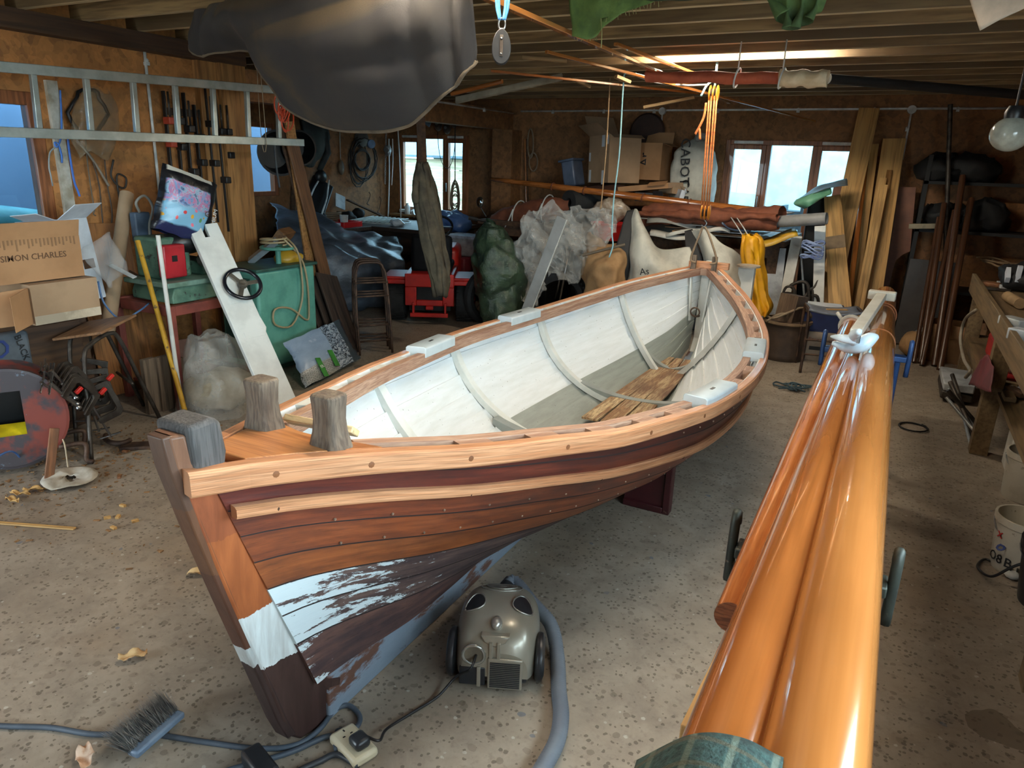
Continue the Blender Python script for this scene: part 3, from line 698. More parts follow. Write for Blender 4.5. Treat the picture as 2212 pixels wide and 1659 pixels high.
# dark chest, cartons
tag(G().bb((-4.93, 1.45, 0), (-4.4, 2.62, .74)).bb((-4.41, 1.5, .05), (-4.385, 2.0, .68)).bb((-4.41, 2.06, .05), (-4.385, 2.57, .68)).done('wooden_chest', DARKW, bevel=.006), 'dark wooden chest in shadow under the cartons by the left window', 'chest')
b = carton('long brown carton printed SIMON CHARLES with a torn top, on the left pile', (-4.42, 2.16, .975), (.44, .74, .235), .0, 0, 0, [(1, 112, .1)], open_=False)
lettering('SIMON CHARLES', .047, L2W(b, (.2215, .105, .135)), (0, 1, 0), (0, 0, 1), INKB, b)
g = G()
for i in range(34): y = -.36+i*.021; h = .015+.035*noise.noise(V((i*.7, 1, 0)))**2*4+(.01 if i % 3 else .03); g.bb((.221, y, .232-h), (.223, y+.008, .234))
g.b.transform(b.matrix_basis); g.done('torn_paper', CARD2, b)
b = carton('smaller taped brown carton with open left flaps, under the long printed carton', (-4.36, 2.37, .742), (.44, .38, .225), 0, 0, 0, [], open_=False, mat=CARD3)
g = G(); g.bb((.2205, -.19, .0), (.2215, .19, .05)); g.b.transform(b.matrix_basis); g.done('tape', TAPE, b)
for z0, a in ((.0, .35), (.0, -.25)):
    g = G(); g.prism([(.2, -.192, .01), (.2, -.192, .21), (.2+a*.3, -.192-.15, .19), (.2+a*.3, -.192-.15, .0)], (.005, 0, 0)); g.b.transform(b.matrix_basis); g.done('flap', CARD, b)
b = carton('white-lined open carton standing on end behind the brown cartons', (-4.62, 2.72, .742), (.2, .26, .52), .35, .0, -.12, [(1, 150, .16), (0, 160, .14), (3, 175, .1)], mat=PAPER, inside=PAPER)
g = G(); g.bb((.1, .0, .2), (.102, .1, .26)); g.b.transform(b.matrix_basis); g.done('print', INKB, b)
b = thing('printed_sack', 'dark grey sack printed with blue letters BO, behind the rusty drum', 'sack', (-4.33, 2.0, 0)); g = G(); g.bb((-4.37, 1.84, 0), (-4.29, 2.22, .69)); g.jag(.01, 6); g.done('sack_body', paint('sack_grey', (92, 98, 104), (72, 78, 84), .5), b, bevel=.02)
lettering('BO', .15, (-4.282, 2.0, .6), (0, .98, .2), (0, -.2, .98), paint('print_blue', (36, 56, 120), rough=.6), b); lettering('BLACK', .05, (-4.282, 2.16, .6), (0, .2, -.98), (0, .98, .2), INKK, b)
# rusty drum on bent tube legs
C0 = V((-3.98, 1.88, .31)); ax = V((.86, -.5, .06)).normalized(); R = basis(ax)
dr = thing('steel_drum', 'round steel drum with rusty red paint and a square opening, at the left edge', 'drum', (-4.1, 1.95, 0))
g = G(); RR_ = R @ Matrix.Rotation(PI/2, 3, 'Y')
g.lathe([(.26, -.3), (.272, -.28), (.262, -.26), (.262, -.03), (.275, -.012), (.275, .005), (.262, .008)], C0, RR_, 40, cap=False)
for i in range(40):                                    # face ring around the square mouth
    a0, a1 = 2*PI*i/40, 2*PI*(i+1)/40
    def sq(a): m = max(abs(math.cos(a)), abs(math.sin(a))); return V((-.03+.12*math.cos(a)/m, -.03+.1*math.sin(a)/m, .004))
    P_ = lambda q: C0+RR_ @ q
    g.poly([P_(V((.262*math.cos(a0), .262*math.sin(a0), .006))), P_(V((.262*math.cos(a1), .262*math.sin(a1), .006))), P_(sq(a1)), P_(sq(a0))])
bmesh.ops.remove_doubles(g.b, verts=g.b.verts, dist=.0004)
g.done('drum_shell', paint('drum_paint', (124, 58, 48), (66, 60, 64), .55, .1, 5, .46, .54, c3=(96, 110, 124), s3=4, l3=.62), dr, smooth='auto')
g = G(); g.lathe([(0, -.28), (.25, -.28)], C0, RR_, 32, cap=False); g.done('drum_back', BLK, dr)
for sx, sy in ((1, -.1), (1, .35), (-1, .1)):
    a = C0+ax*(.0 if sx > 0 else -.25)+R @ V((0, .2*(1 if sy > 0 else -1), -.19)); b2 = a+R @ V((.02, .12*(1 if sy > 0 else -1), 0)); b2.z = .03
    G().tube(spline([a, (a+b2)/2+V((.02, .06*(1 if sy > 0 else -1), .04)), b2, b2+V((.03, .02*(1 if sy > 0 else -1), -.015))], 6), .014, 8).done('leg', RUST, dr, smooth=True)
YEL = paint('yellow_card', (236, 206, 32), rough=.5)
for i, (lab, m, o, sz) in enumerate((('yellow card lying in the drum opening, uppermost', YEL, (-.03, .0, -.05), (.17, .11)), ('white card lying under the yellow card in the drum opening', PAPER, (-.07, -.04, -.055), (.16, .1)), ('small bent yellow card at the bottom of the drum opening', YEL, (-.09, -.05, -.03), (.09, .06)))):
    q = C0+R @ V((o[2]-.02-.02*i, o[1]+.02, -.08-.025*i)); g = G(); g.box(q, (sz[1], sz[0], .003), R @ Matrix.Rotation(.5, 3, 'Y')); tag(g.done('paper_card', m), lab, 'card')
plank('wood_scrap', 'broken brown lath leaning against the rusty drum', 'wood', ZP(105, 1042), XP(118, 925, ZP(105, 1042).x-.02), .045, .012, wood('scrap', (150, 100, 66), (120, 78, 50)), (1, -.3, 0))
g = G(); c = ZP(152, 1042); g.grid(lambda u, v: c+V(((.03+.1*v)*math.cos(2*PI*u)*1.1, (.03+.1*v)*math.sin(2*PI*u), .03+.03*noise.noise(V((u*7, v*2, 1))))), 20, 4, cu=True); tag(g.done('paper_filter', paint('dirty_paper', (196, 188, 174), (160, 148, 130), .8), smooth=True, solid=.003), 'crumpled off-white paper disc on the floor beside the drum', 'paper')
rope('thin_line', 'pale cord trailing from the drum to the floor', 'cord', [C0+V((.05, .2, -.13)), ZP(138, 955, .15), ZP(147, 1010, .02), ZP(150, 1020, .006)], .004, paint('cord_pale', (190, 170, 140)))
rope('blue_strip', 'thin blue plastic strip poking out under the drum', 'strip', [C0+V((.1, -.25, -.2)), ZP(20, 975, .16), ZP(58, 1007, .02)], .005, paint('blue_strip', (70, 110, 170)))
# tube stool carrying the G-clamps
st = thing('metal_stool', 'old tubular steel stool with a loose brown ply seat, hung with clamps', 'stool', (-3.95, 2.45, 0))
LA, LB = ZP(198, 998), ZP(345, 903); back = V((-.3, .1, 0))
for o in (V((0, 0, 0)), back):
    A, B = LA+o, LB+o; m = (B-A); tA, tB = A+m*.18+V((-.06, 0, .61)), A+m*.62+V((-.06, 0, .63))
    G().tube(spline([A+V((0, 0, .0)), A.lerp(tA, .5), A.lerp(tA, .94), tA+m*.1+V((0, 0, .02)), tB-m*.1+V((0, 0, .02)), B.lerp(tB, .94), B.lerp(tB, .5), B], 6), .0125, 8).done('leg_frame', STEELD, st, smooth=True)
for f in (.25, .7): q = LA.lerp(LB, f)+V((-.03, 0, .3)); G().tube([q, q+back], .009, 8).done('stretcher', STEELD, st, smooth=True)
q = LA.lerp(LB, .45)+V((-.2, .04, .672)); g = G(); g.box(q, (.36, .3, .016), Matrix.Rotation(.25, 3, 'Z') @ Matrix.Rotation(-.2, 3, 'Y') @ Matrix.Rotation(.16, 3, 'X')); g.done('seat', wood('ply_brown', (140, 100, 66), (116, 80, 52), 1), st, bevel=.003)
def gclamp(sc, name='g_clamp'):
    """G-clamp in its own frame: jaw opening to +x, screw along z at the top arm"""
    t = thing(name, 'x', 'clamp'); w = .011*sc
    o = [(0, 0), (.105, 0), (.115, .008), (.115, .02), (.1, .024), (.03, .026), (.02, .036), (.02, .134), (.03, .146), (.1, .148), (.115, .152), (.115, .175), (.1, .18), (.02, .178), (0, .16), (-.006, .09)]
    g = G(); g.prism([(x*sc, -w/2, z*sc) for x, z in o], (0, w, 0)); g.done('clamp_frame', STEELD, t, bevel=.003)
    s = G().cyl((.105*sc, 0, .075*sc), (.105*sc, 0, .26*sc), .0055*sc, n=8).lathe([(.012*sc, 0), (.012*sc, .01*sc), (.006*sc, .016*sc)], (.105*sc, 0, .062*sc), n=10).done('screw', STEEL, t, smooth='auto')
    G().cyl((.06*sc, -.02*sc, .25*sc), (.15*sc, .02*sc, .25*sc), .004*sc, n=6).done('tommy_bar', STEEL, s)
    return t
gc = gclamp(1.25); first = True; random.seed(3)
RAIL = (LA+V((-.06, .1, .63)), LA+back+V((-.06, .1, .63)))
CL = []
for i in range(9): CL.append((LA+V((-.03-.036*i, .12+.012*i, .36+.012*(i % 3))), -1.25+random.uniform(-.12, .12), .2+random.uniform(-.1, .1), 'grey iron G-clamp hung on the stool, number %s from the front of the left row' % ('one two three four five six seven eight nine'.split()[i])))
for i in range(4): CL.append((LA+V((-.08-.05*i, .2+.04*i, .42+.02*i)), 1.1+random.uniform(-.3, .3), 2.3+.2*i, 'worn G-clamp hung inside the stool legs, %s from the front' % ('first second third fourth'.split()[i])))
for i, (p, rz, tilt, lab) in enumerate(CL):
    M = rotm(p, rz, 0, tilt+.5)
    if i == 0: gc.matrix_basis = M; gc['label'] = lab; gc['group'] = 'G-clamps on the stool'
    else: dup(gc, lab, M=M)
for i, (x, y) in enumerate(((238, 815), (222, 845), (170, 843))):
    g = G(); g.box(XP(x, y, -3.86+.03*i), (.02, .045, .02), Matrix.Rotation(.6, 3, 'X')); tag(g.done('red_clip', paint('red_plastic', (206, 44, 36), rough=.4), bevel=.003), ('red plastic clip among the clamps, upper of two at the front', 'red plastic clip among the clamps, lower of two at the front', 'red plastic clip at the back of the clamps, in shadow')[i], 'clip')
# things standing against the left wall
rod('cardboard_tube', 'long taped cardboard tube leaning on the left wall behind the white carton', 'tube', XP(232, 720, -4.5), XP(274, 418, -4.78), .045, CARD3, n=20)
ply = XP(300, 560, -4.86); plank('plywood_offcut', 'brown plywood offcut leaning against the left wall behind the poles', 'board', (-4.7, 3.05, .02), (-4.9, 3.1, 1.2), .42, .012, wood('ply_warm', (168, 112, 62), (140, 90, 50), 0), (1, 0, 0))
plank('timber_post', 'rough dark timber leaning behind the stool', 'timber', (-4.78, 2.72, .03), XP(288, 590, -4.86), .1, .06, DARKW, (1, 0, .2))
p0 = ZP(414, 906)+V((0, -.03, 0)); rod('yellow_pole', 'worn yellow-painted pole leaning against the machine stand', 'pole', p0, XP(297, 520, -4.36), .016, paint('yellow_paint', (214, 164, 42), (186, 138, 36), .6, c3=(110, 84, 50), s3=24, l3=.6))
rod('white_pole', 'slim white pole with a rounded cap leaning against the machine stand', 'pole', ZP(409, 893)+V((0, -.05, 0)), XP(341, 508, -4.05), .0135, paint('white_plastic', (206, 204, 196), (190, 188, 180), .5))
g = G()
for i, a in enumerate((0, .11, .2)): g.bb((-4.45-a*.4, 2.86+a, 0), (-4.41-a*.4, 2.95+a, .42+a*.3))
for i, (x, y, h) in enumerate(((320, 775, .44), (350, 770, .45), (385, 775, .42))):
    q = XP(x, y, -4.22+.02*i); tag(G().bb((q.x-.03, q.y-.045, 0), (q.x+.01, q.y+.045, q.z)).done('timber_offcut', wood('offcut', (124, 104, 84), (92, 74, 58), 2, 16, .06, .8), bevel=.002), 'rough timber offcut standing behind the stool, %s of three' % ('left', 'middle', 'right')[i], 'wood', 'offcuts standing by the machine stand')
rope('blue_cable', 'thin blue cable looping from the cartons to the machine stand', 'cable', [XP(212, 608, -4.25), XP(225, 655, -4.2), XP(262, 690, -4.2), XP(300, 672, -4.25), XP(322, 655, -4.3)], .006, paint('blue_cable', (88, 124, 172)))
b = thing('bubble_wrap', 'crumpled clear plastic packaging beside the cardboard tube', 'packaging', XP(240, 580, -4.4)); g = G(); q = XP(228, 560, -4.45); g.sphere(q, (.06, .12, .17), 18); g.jag(.06, 9); g.done('wrap_film', film('clear_film', alpha=.18, rough=.1), b, smooth=True)
plank('clear_strip', 'clear plastic angle strip sticking out of the packaging', 'strip', XP(238, 572, -4.38), XP(292, 600, -4.2), .035, .004, paint('clear_plastic', (196, 200, 200), rough=.1), (1, 0, .5))
# red steel stand with a green machine on it
A = V((-4.1, 2.99, 0)); sd = thing('machine_stand', 'red-brown angle-iron stand carrying the green machine', 'stand', (-4.4, 3.3, 0)); REDS = paint('red_oxide', (134, 66, 54), (108, 52, 44), .6, bump=.1)
for dx, dy in ((0, 0), (-.55, 0), (0, .62), (-.55, .62)): G().bb(A+V((dx-.045, dy-.0, 0)), A+V((dx, dy+.045, .72))).done('leg', REDS, sd, bevel=.003)
for a, b in (((-.505, 0), (-.045, .045)), ((-.505, .62), (-.045, .665)), ((-.045, .045), (0, .62)), ((-.595, .045), (-.55, .62))): G().bb(A+V((a[0], a[1], .655)), A+V((b[0], b[1], .72))).done('top_rail', REDS, sd, bevel=.003)
G().bb(A+V((-.55, .05, .12)), A+V((-.05, .6, .135))).done('lower_shelf', REDS, sd)
GRM = paint('machine_green', (104, 140, 118), (76, 108, 92), .5, .1, 8, c3=(60, 66, 58), s3=14, l3=.6)
mc = thing('green_lathe', 'small green machine tool with a red switch cover on the red stand', 'machine', A+V((-.28, .3, .72))); B0 = A+V((0, .06, .72))
g = G(); g.prism([B0+V(p) for p in ((-.06, .02, 0), (-.06, .02, .05), (-.08, .06, .11), (-.08, .54, .11), (-.06, .6, .05), (-.06, .6, 0))], (-.42, 0, 0)); g.done('machine_bed', GRM, mc, bevel=.008)
G().bb(B0+V((-.5, -.02, .11)), B0+V((-.04, .4, .145))).done('table', paint('table_green', (132, 164, 150), (98, 128, 112), .45, .2), mc, bevel=.006)
G().bb(B0+V((-.45, .05, .145)), B0+V((-.2, .3, .42))).done('motor_housing', GRM, mc, bevel=.02)
q = G(); q.bb(B0+V((-.19, .03, .16)), B0+V((-.12, .2, .38))); sw = q.done('switch_cover', paint('switch_red', (176, 34, 44), (150, 28, 36), .4), mc, bevel=.012)
G().bb(B0+V((-.121, .09, .27)), B0+V((-.117, .13, .31))).done('switch_hole', BLK, sw)
g = G(); g.cyl(B0+V((-.3, .34, .26)), B0+V((-.12, .34, .26)), .018); g.cyl(B0+V((-.14, .34, .26)), B0+V((-.1, .34, .26)), .045); g.done('spindle', STEELD, mc, smooth='auto')
g = G(); g.bb(B0+V((-.4, .36, .145)), B0+V((-.16, .5, .24))); g.done('headstock', GRM, mc, bevel=.015)
plank('wood_scrap', 'dark sack-brown board leaning inside the red stand', 'board', A+V((-.22, .2, .14)), A+V((-.26, .22, .42)), .2, .012, paint('brown_panel', (112, 84, 74), (92, 66, 58), .7), (1, 0, 0))
# patterned pet-food bag
def bag(name, label, C, ex, ey, ez, mat, nrm=.0, sub=1, crease=.012, seed=0, cat='bag'):
    """pillow bag: ex half width, ey half height (vectors), ez half thickness"""
    t = thing(name, label, cat, C); ex, ey, ez, C = V(ex), V(ey), V(ez), V(C); g = G()
    for s in (1, -1):
        g.grid(lambda u, v: C+ex*(2*u-1)*(1-.05*math.sin(PI*v))+ey*(2*v-1)+ez*s*(math.sin(PI*u)**.45)*(math.sin(PI*min(1, v*.93+.035))**.4)+noise.noise_vector(V((u*6, v*6, seed+s)))*crease, 16, 20, uv=lambda u, v: (u if s > 0 else 1-u, v))
    bmesh.ops.remove_doubles(g.b, verts=g.b.verts, dist=.012)
    g.done('bag_body', mat, t, smooth=True); return t
def print_mat(name):
    t = NT(name); t.set(.3); v = t.coord('UV'); c = t.N('ShaderNodeTexCoord'); s = t.N('ShaderNodeSeparateXYZ'); t.L(c.outputs['UV'], s.inputs[0])
    n1 = t.noise(v, 7, 4, .6, 1.2); blob = t.ramp(n1, [(.3, (70, 60, 110)), (.42, (120, 160, 205)), (.5, (196, 110, 150)), (.56, (150, 190, 215)), (.66, (60, 70, 120))])
    vo = t.N('ShaderNodeTexVoronoi', Scale=9.); t.L(v, vo.inputs['Vector']); d = t.ramp(vo.outputs['Distance'], [(.26, BW[1]), (.3, BW[0])])
    sc = t.N('ShaderNodeSeparateColor'); t.L(vo.outputs['Color'], sc.inputs[0])
    dot = t.ramp(sc.outputs[0], [(0, (206, 60, 60)), (.35, (226, 170, 60)), (.6, (226, 120, 140)), (.8, (96, 150, 90))], 'CONSTANT')
    low = t.mix(d, (126, 178, 208), dot)
    k = t.mix(t.ramp(s.outputs[1], [(.44, BW[1]), (.5, BW[0])]), blob, low)
    k = t.mix(t.ramp(s.outputs[1], [(.14, BW[1]), (.17, BW[0])]), k, (34, 40, 78))
    k = t.mix(t.ramp(s.outputs[1], [(.78, BW[0]), (.8, BW[1])]), k, (22, 22, 26)); k = t.mix(t.ramp(s.outputs[1], [(.93, BW[0]), (.935, BW[1])]), k, (206, 202, 190))
    k = t.mix(t.ramp(s.outputs[0], [(.78, BW[0]), (.8, BW[1])]), k, (22, 22, 26)); k = t.mix(t.ramp(s.outputs[0], [(.04, BW[1]), (.06, BW[0])]), k, (22, 22, 26))
    t.col(k); t.bump(n1, .2, .02); return t.m
c = XP(400, 445, -4.3); tl, tr, bl = XP(352, 350, -4.3), XP(470, 400, -4.3), XP(325, 490, -4.3)
ux = (tr-tl)/2; uy = (tl-bl)/2; nz = uy.cross(ux).normalized(); nz = nz if nz.x > 0 else -nz
bg_ = bag('pet_food_bag', 'black plastic sack with a bright blue and pink print, leaning on the green machine', c, ux, uy, nz*.11, print_mat('bag_print'))
lettering('G', .05, c+nz*.112+ux*.42-uy*.1, ux, uy, INKB, bg_); lettering('PREMIUM', .045, c+nz*.08+ux*.82-uy*.25, uy, -ux, INKW, bg_)
g = G(); g.sphere(c-uy*1.05+ux*.35-V((.05, 0, 0)), (.1, .16, .09), 16); g.jag(.03, 8); tag(g.done('bin_bag', BLK, smooth=True), 'scrunched black plastic under the printed sack on the machine', 'bag')
# small blue-grey charger with grey cord
ch = thing('battery_charger', 'blue-grey electrical box with a looped grey cord left of the printed sack', 'charger', XP(312, 490, -4.6)); q = XP(305, 490, -4.62)
G().box(q, (.06, .12, .2)).done('case', paint('case_bluegrey', (86, 102, 122), (66, 80, 98), .5), ch, bevel=.01)
G().tube(spline([q+V((.03, -.02, .1)), q+V((.05, -.05, .17)), q+V((.05, .02, .21)), q+V((.05, .07, .13)), q+V((.05, .03, .02)), q+V((.05, .02, -.09))], 7), .009, 8).done('cord', paint('cord_grey', (140, 136, 128)), ch, smooth=True)
# long white board with a notch, and the steering wheel on it
P0, P1 = V((-3.36, 3.24, .02)), XP(437, 488, -4.24); wb = thing('white_board', 'long white-painted board with a notched top leaning beside the green cabinet', 'board', P0)
R = basis(P1-P0, (.9, -.35, .5)); Lb = (P1-P0).length
g = G(); o = [(0, -.1), (Lb*.42, -.1), (Lb*.44, -.115), (Lb*.5, -.105), (Lb, -.1), (Lb, -.012), (Lb-.1, -.012), (Lb-.1, .02), (Lb, .02), (Lb, .1), (0, .1)]
WPT = paint('white_gloss', (222, 222, 216), (206, 206, 200), .3, c3=(120, 116, 108), s3=40, l3=.74)
g.prism([P0+R @ V((x, y, -.022)) for x, y in o], R @ V((0, 0, .044))); g.done('board_body', WPT, wb, bevel=.004)
for x in (.42, .6): g = G(); g.box(P0+R @ V((Lb*x, -.02, .0235)), (.05, .14, .004), R); g.done('cleat', WPT, wb, bevel=.001)
C1 = P0+R @ V((Lb*.66, -.07, .06)); sw = thing('steering_wheel', 'small black three-spoke steering wheel propped on the long white board', 'steering wheel', C1)
RW = R @ Matrix.Rotation(.12, 3, 'Y'); rr = .118
g = G(); g.tube([C1+RW @ V((rr*math.cos(a), rr*math.sin(a), .0)) for a in [2*PI*i/40 for i in range(40)]], .0135, 10, True); g.done('rim', paint('wheel_black', (24, 26, 32), rough=.25), sw, smooth=True)
for a in (.5, 2.6, 4.7):
    g = G(); g.bar(C1+RW @ V((.02*math.cos(a), .02*math.sin(a), -.004)), C1+RW @ V((rr*math.cos(a), rr*math.sin(a), -.002)), .03, .006, RW @ V((0, 0, 1))); g.done('spoke', paint('dull_alloy', (120, 112, 100), (84, 78, 70), .4, .5), sw, bevel=.002)
g = G(); g.lathe([(0, -.02), (.03, -.02), (.034, .0), (.03, .012), (.018, .014), (.015, .008), (0, .006)], C1, RW, 20); g.done('hub', MATS['dull_alloy'], sw, smooth='auto')
# translucent rubble sack
b = thing('plastic_sack', 'clear plastic sack slumped on the floor behind the bow', 'sack', ZP(500, 905)); q = ZP(500, 900)+V((-.2, .1, 0)); g = G()
g.grid(lambda u, v: q+V((.25*math.cos(2*PI*u)*(1-.55*v**1.5)-.06*v, .3*math.sin(2*PI*u)*(1-.55*v**1.5), .5*v)) + noise.noise_vector(V((math.cos(2*PI*u)*2, math.sin(2*PI*u)*2, v*4)))*.07*(1-.3*v), 30, 14, cu=True)
g.grid(lambda u, v: q+V((-.06+.1125*v*math.cos(2*PI*u), .135*v*math.sin(2*PI*u), .5))+noise.noise_vector(V((math.cos(2*PI*u)*2*v, math.sin(2*PI*u)*2*v, 4)))*.05, 30, 3, cu=True)
g.done('sack_film', film('milky_film', (206, 204, 196), .3, .15), b, smooth=True)
g = G(); g.sphere(q+V((0, 0, .14)), (.2, .24, .14), 18); g.jag(.05, 7); g.done('contents', paint('sack_contents', (186, 176, 156), (150, 140, 120), .8), b, smooth=True)
# teal cabinet with handwheel, channel, tray and hose
TEAL = paint('teal_paint', (104, 168, 150), (84, 146, 130), .45, .0, 5, c3=(70, 84, 72), s3=16, l3=.7); TEALD = paint('teal_dark', (52, 92, 80), (40, 72, 64), .5)
cb = thing('machine_cabinet', 'teal-green steel machine cabinet with a handwheel on top', 'cabinet', (-4.48, 4.0, 0)); x0, x1, y0, y1 = -4.7, -4.28, 3.9, 4.53
G().bb((x0, y0, .04), (x1, y1, .82)).done('cabinet_body', TEAL, cb, bevel=.02)
G().bb((x0-.01, y0-.015, .82), (x1+.02, y1+.02, .845)).done('top_tray', TEALD, cb, bevel=.006); G().bb((x0+.03, y0+.03, 0), (x1-.03, y1-.03, .04)).done('plinth', TEALD, cb)
G().bb((x0+.04, y0-.012, .62), (x1-.06, y0, .77)).done('drawer', TEALD, cb, bevel=.005); G().bb((x0+.04, y0-.01, .1), (x1-.06, y0, .58)).done('door', TEALD, cb, bevel=.005)
q = V((x1-.12, y0+.35, .845)); g = G(); g.cyl(q, q+V((0, 0, .12)), .022); g.lathe([(.0, .115), (.03, .115), (.03, .135), (0, .14)], q, n=16)
g.tube([q+V((.13*math.cos(a), .13*math.sin(a), .13)) for a in [2*PI*i/32 for i in range(32)]], .012, 8, True)
for a in (0, 2.1, 4.2): g.bar(q+V((0, 0, .128)), q+V((.13*math.cos(a), .13*math.sin(a), .13)), .022, .008)
g.done('handwheel', TEAL, cb, smooth='auto')
plank('metal_channel', 'grey painted metal channel lying across the teal cabinet', 'channel', XP(540, 565, -4.62), XP(597, 520, -4.4), .07, .045, paint('channel_grey', (176, 182, 186), (150, 156, 160), .4, .4), (0, -.5, 1))
q = XP(615, 520, -4.58); tr_ = thing('wooden_tray', 'open wooden tray tipped up at the back of the teal cabinet', 'tray', q); RT = Matrix.Rotation(.4, 3, 'Z') @ Matrix.Rotation(-.9, 3, 'Y')
for c_, d_ in (((0, 0, 0), (.16, .24, .01)), ((-.08, 0, .03), (.01, .24, .07)), ((.08, 0, .03), (.01, .24, .07)), ((0, -.12, .03), (.16, .01, .07)), ((0, .12, .03), (.16, .01, .07))): G().box(q+RT @ V(c_), d_, RT).done('tray_side', wood('tray_wood', (138, 98, 62), (108, 74, 46), 1), tr_)
g = G(); g.sphere(XP(625, 562, -4.45)+V((0, 0, .02)), (.1, .14, .06), 14); g.jag(.03, 9); tag(g.done('yellow_bag', paint('yellow_plastic', (206, 164, 50), (180, 140, 44), .4), smooth=True), 'crumpled yellow plastic bag under the handwheel', 'bag')
hc = V((x1-.14, y0+.33, 1.0)); HOSE = paint('beige_hose', (178, 158, 122), (160, 140, 106), .5)
pts = [hc+V((.1*math.cos(a), .1*math.sin(a), .008*a/2)) for a in [i*.55 for i in range(26)]]
XF = x1+.035
pts += [V((XF, y0+.4, .97)), V((XF, y0+.44, .8)), V((XF, y0+.43, .55)), V((XF, y0+.3, .36)), V((XF, y0+.12, .4)), V((XF, y0+.13, .52)), V((XF, y0+.3, .5)), V((XF, y0+.46, .38)), V((XF, y0+.5, .42)), V((XF, y0+.5, .7)), V((XF, y0+.44, .9)), hc+V((.1, .0, .06))]
rope('rubber_hose', 'beige rubber hose coiled on the teal cabinet and looping down its side', 'hose', pts, .008, HOSE, k=4)
# grey compost bag
tl, tr, bl = XP(612, 742, -4.0), XP(735, 690, -4.12), ZP(660, 838, .02); ux = (tr-tl)/2; c = (tl+tr)/2*.5+bl*.25+(bl+ux*2)*.25; uy = ((tl+tr)/2-c); nz = ux.cross(uy).normalized(); nz = nz if nz.x > 0 else -nz
def bag2():
    t = NT('compost_print'); t.set(.35); c_ = t.N('ShaderNodeTexCoord'); s = t.N('ShaderNodeSeparateXYZ'); t.L(c_.outputs['UV'], s.inputs[0]); v = t.coord('UV')
    br = t.N('ShaderNodeTexBrick', Scale=9.); t.L(v, br.inputs['Vector']); br.inputs['Color1'].default_value = lin((150, 154, 152)); br.inputs['Color2'].default_value = lin((176, 178, 176)); br.inputs['Mortar'].default_value = lin((60, 64, 60))
    n = t.noise(v, 4, 5); k = t.ramp(n, [(.35, (150, 172, 196)), (.6, (134, 156, 182)), (.72, (186, 200, 214))])
    k = t.mix(t.ramp(s.outputs[1], [(.3, BW[1]), (.31, BW[0])]), k, br.outputs['Color'])
    f = t.ramp(t.noise(v, 14, 5, .6, 2), [(.4, (30, 36, 48)), (.5, (110, 130, 150)), (.62, (210, 220, 228)), (.68, (40, 48, 60))])
    k = t.mix(t.ramp(s.outputs[0], [(.56, BW[0]), (.57, BW[1])]), k, f); k = t.mix(t.ramp(s.outputs[0], [(.84, BW[0]), (.845, BW[1])]), k, (58, 70, 78))
    t.col(k); t.bump(n, .3, .02); return t.m
cbag = bag('compost_bag', 'pale blue plastic sack with a grey stone print and green bands, by the teal cabinet', c, ux, uy, nz*.05, bag2(), seed=5)
g = G(); g.box(c+nz*.056-uy*.62-ux*.45, (.004, .05, .17), basis(nz, uy)); g.done('green_band', paint('print_green', (58, 140, 54), rough=.4), cbag)
g = G(); g.box(c+nz*.058-uy*.5+ux*.0, (.004, .05, .15), basis(nz, uy)); g.done('green_band', MATS['print_green'], cbag)
lettering('ER', .035, c+nz*.06-uy*.6-ux*.45, ux, uy, INKW, cbag)
# dark boards and nested step frames
for i in range(3):
    a = V((-4.2+.035*i, 4.68+.06*i, .01)); plank('table_leaf', 'dark brown board leaning by the step frames, %s' % ('nearest the teal cabinet', 'second from the teal cabinet', 'third from the teal cabinet')[i], 'board', a, a+V((-.36, .1, .62+.02*i)), .34, .018, wood('dark_leaf', (74, 58, 48), (50, 40, 34), 0, 12, .08, .55), (1, .25, .3), 'dark boards by the step frames')
sf = thing('step_frame', 'rusty tubular step-stool frame leaning with its mates, %s', 'frame'); W_ = .3
for s in (0, 1): G().tube(spline([(s*W_, 0, 0), (s*W_, .02, .4), (s*W_*.9+.015, .03, .7), (s*W_*.8+.03, .04, .76)], 6), .011, 8).done('rail', RUST, sf, smooth=True)
G().tube(spline([(.03, .04, .76), (.05, .04, .8), (.1, .04, .815), (.2, .04, .815), (.25, .04, .8), (.27, .04, .76)], 5), .011, 8).done('hoop', RUST, sf, smooth=True)
for z in (.12, .26, .52, .64): G().tube([(.0, .02, z), (W_, .02, z)], .009, 8).done('rung', RUST, sf, smooth=True)
base = ZP(772, 772); FR = ((0, 0, 0), (.02, .2, .05), (-.12, .08, .3))
for i in range(3):
    M = rotm(base+V((-.02-.1*i, .06+.09*i, 0)), .95-.05*i, -.12, 0); lb = 'rusty tubular step-stool frame leaning with its mates, %s' % ('front one', 'middle one', 'rear one')[i]
    if i == 0: sf.matrix_basis = M; sf['label'] = lb; sf['group'] = 'nested step-stool frames'
    else: dup(sf, lb, M=M)
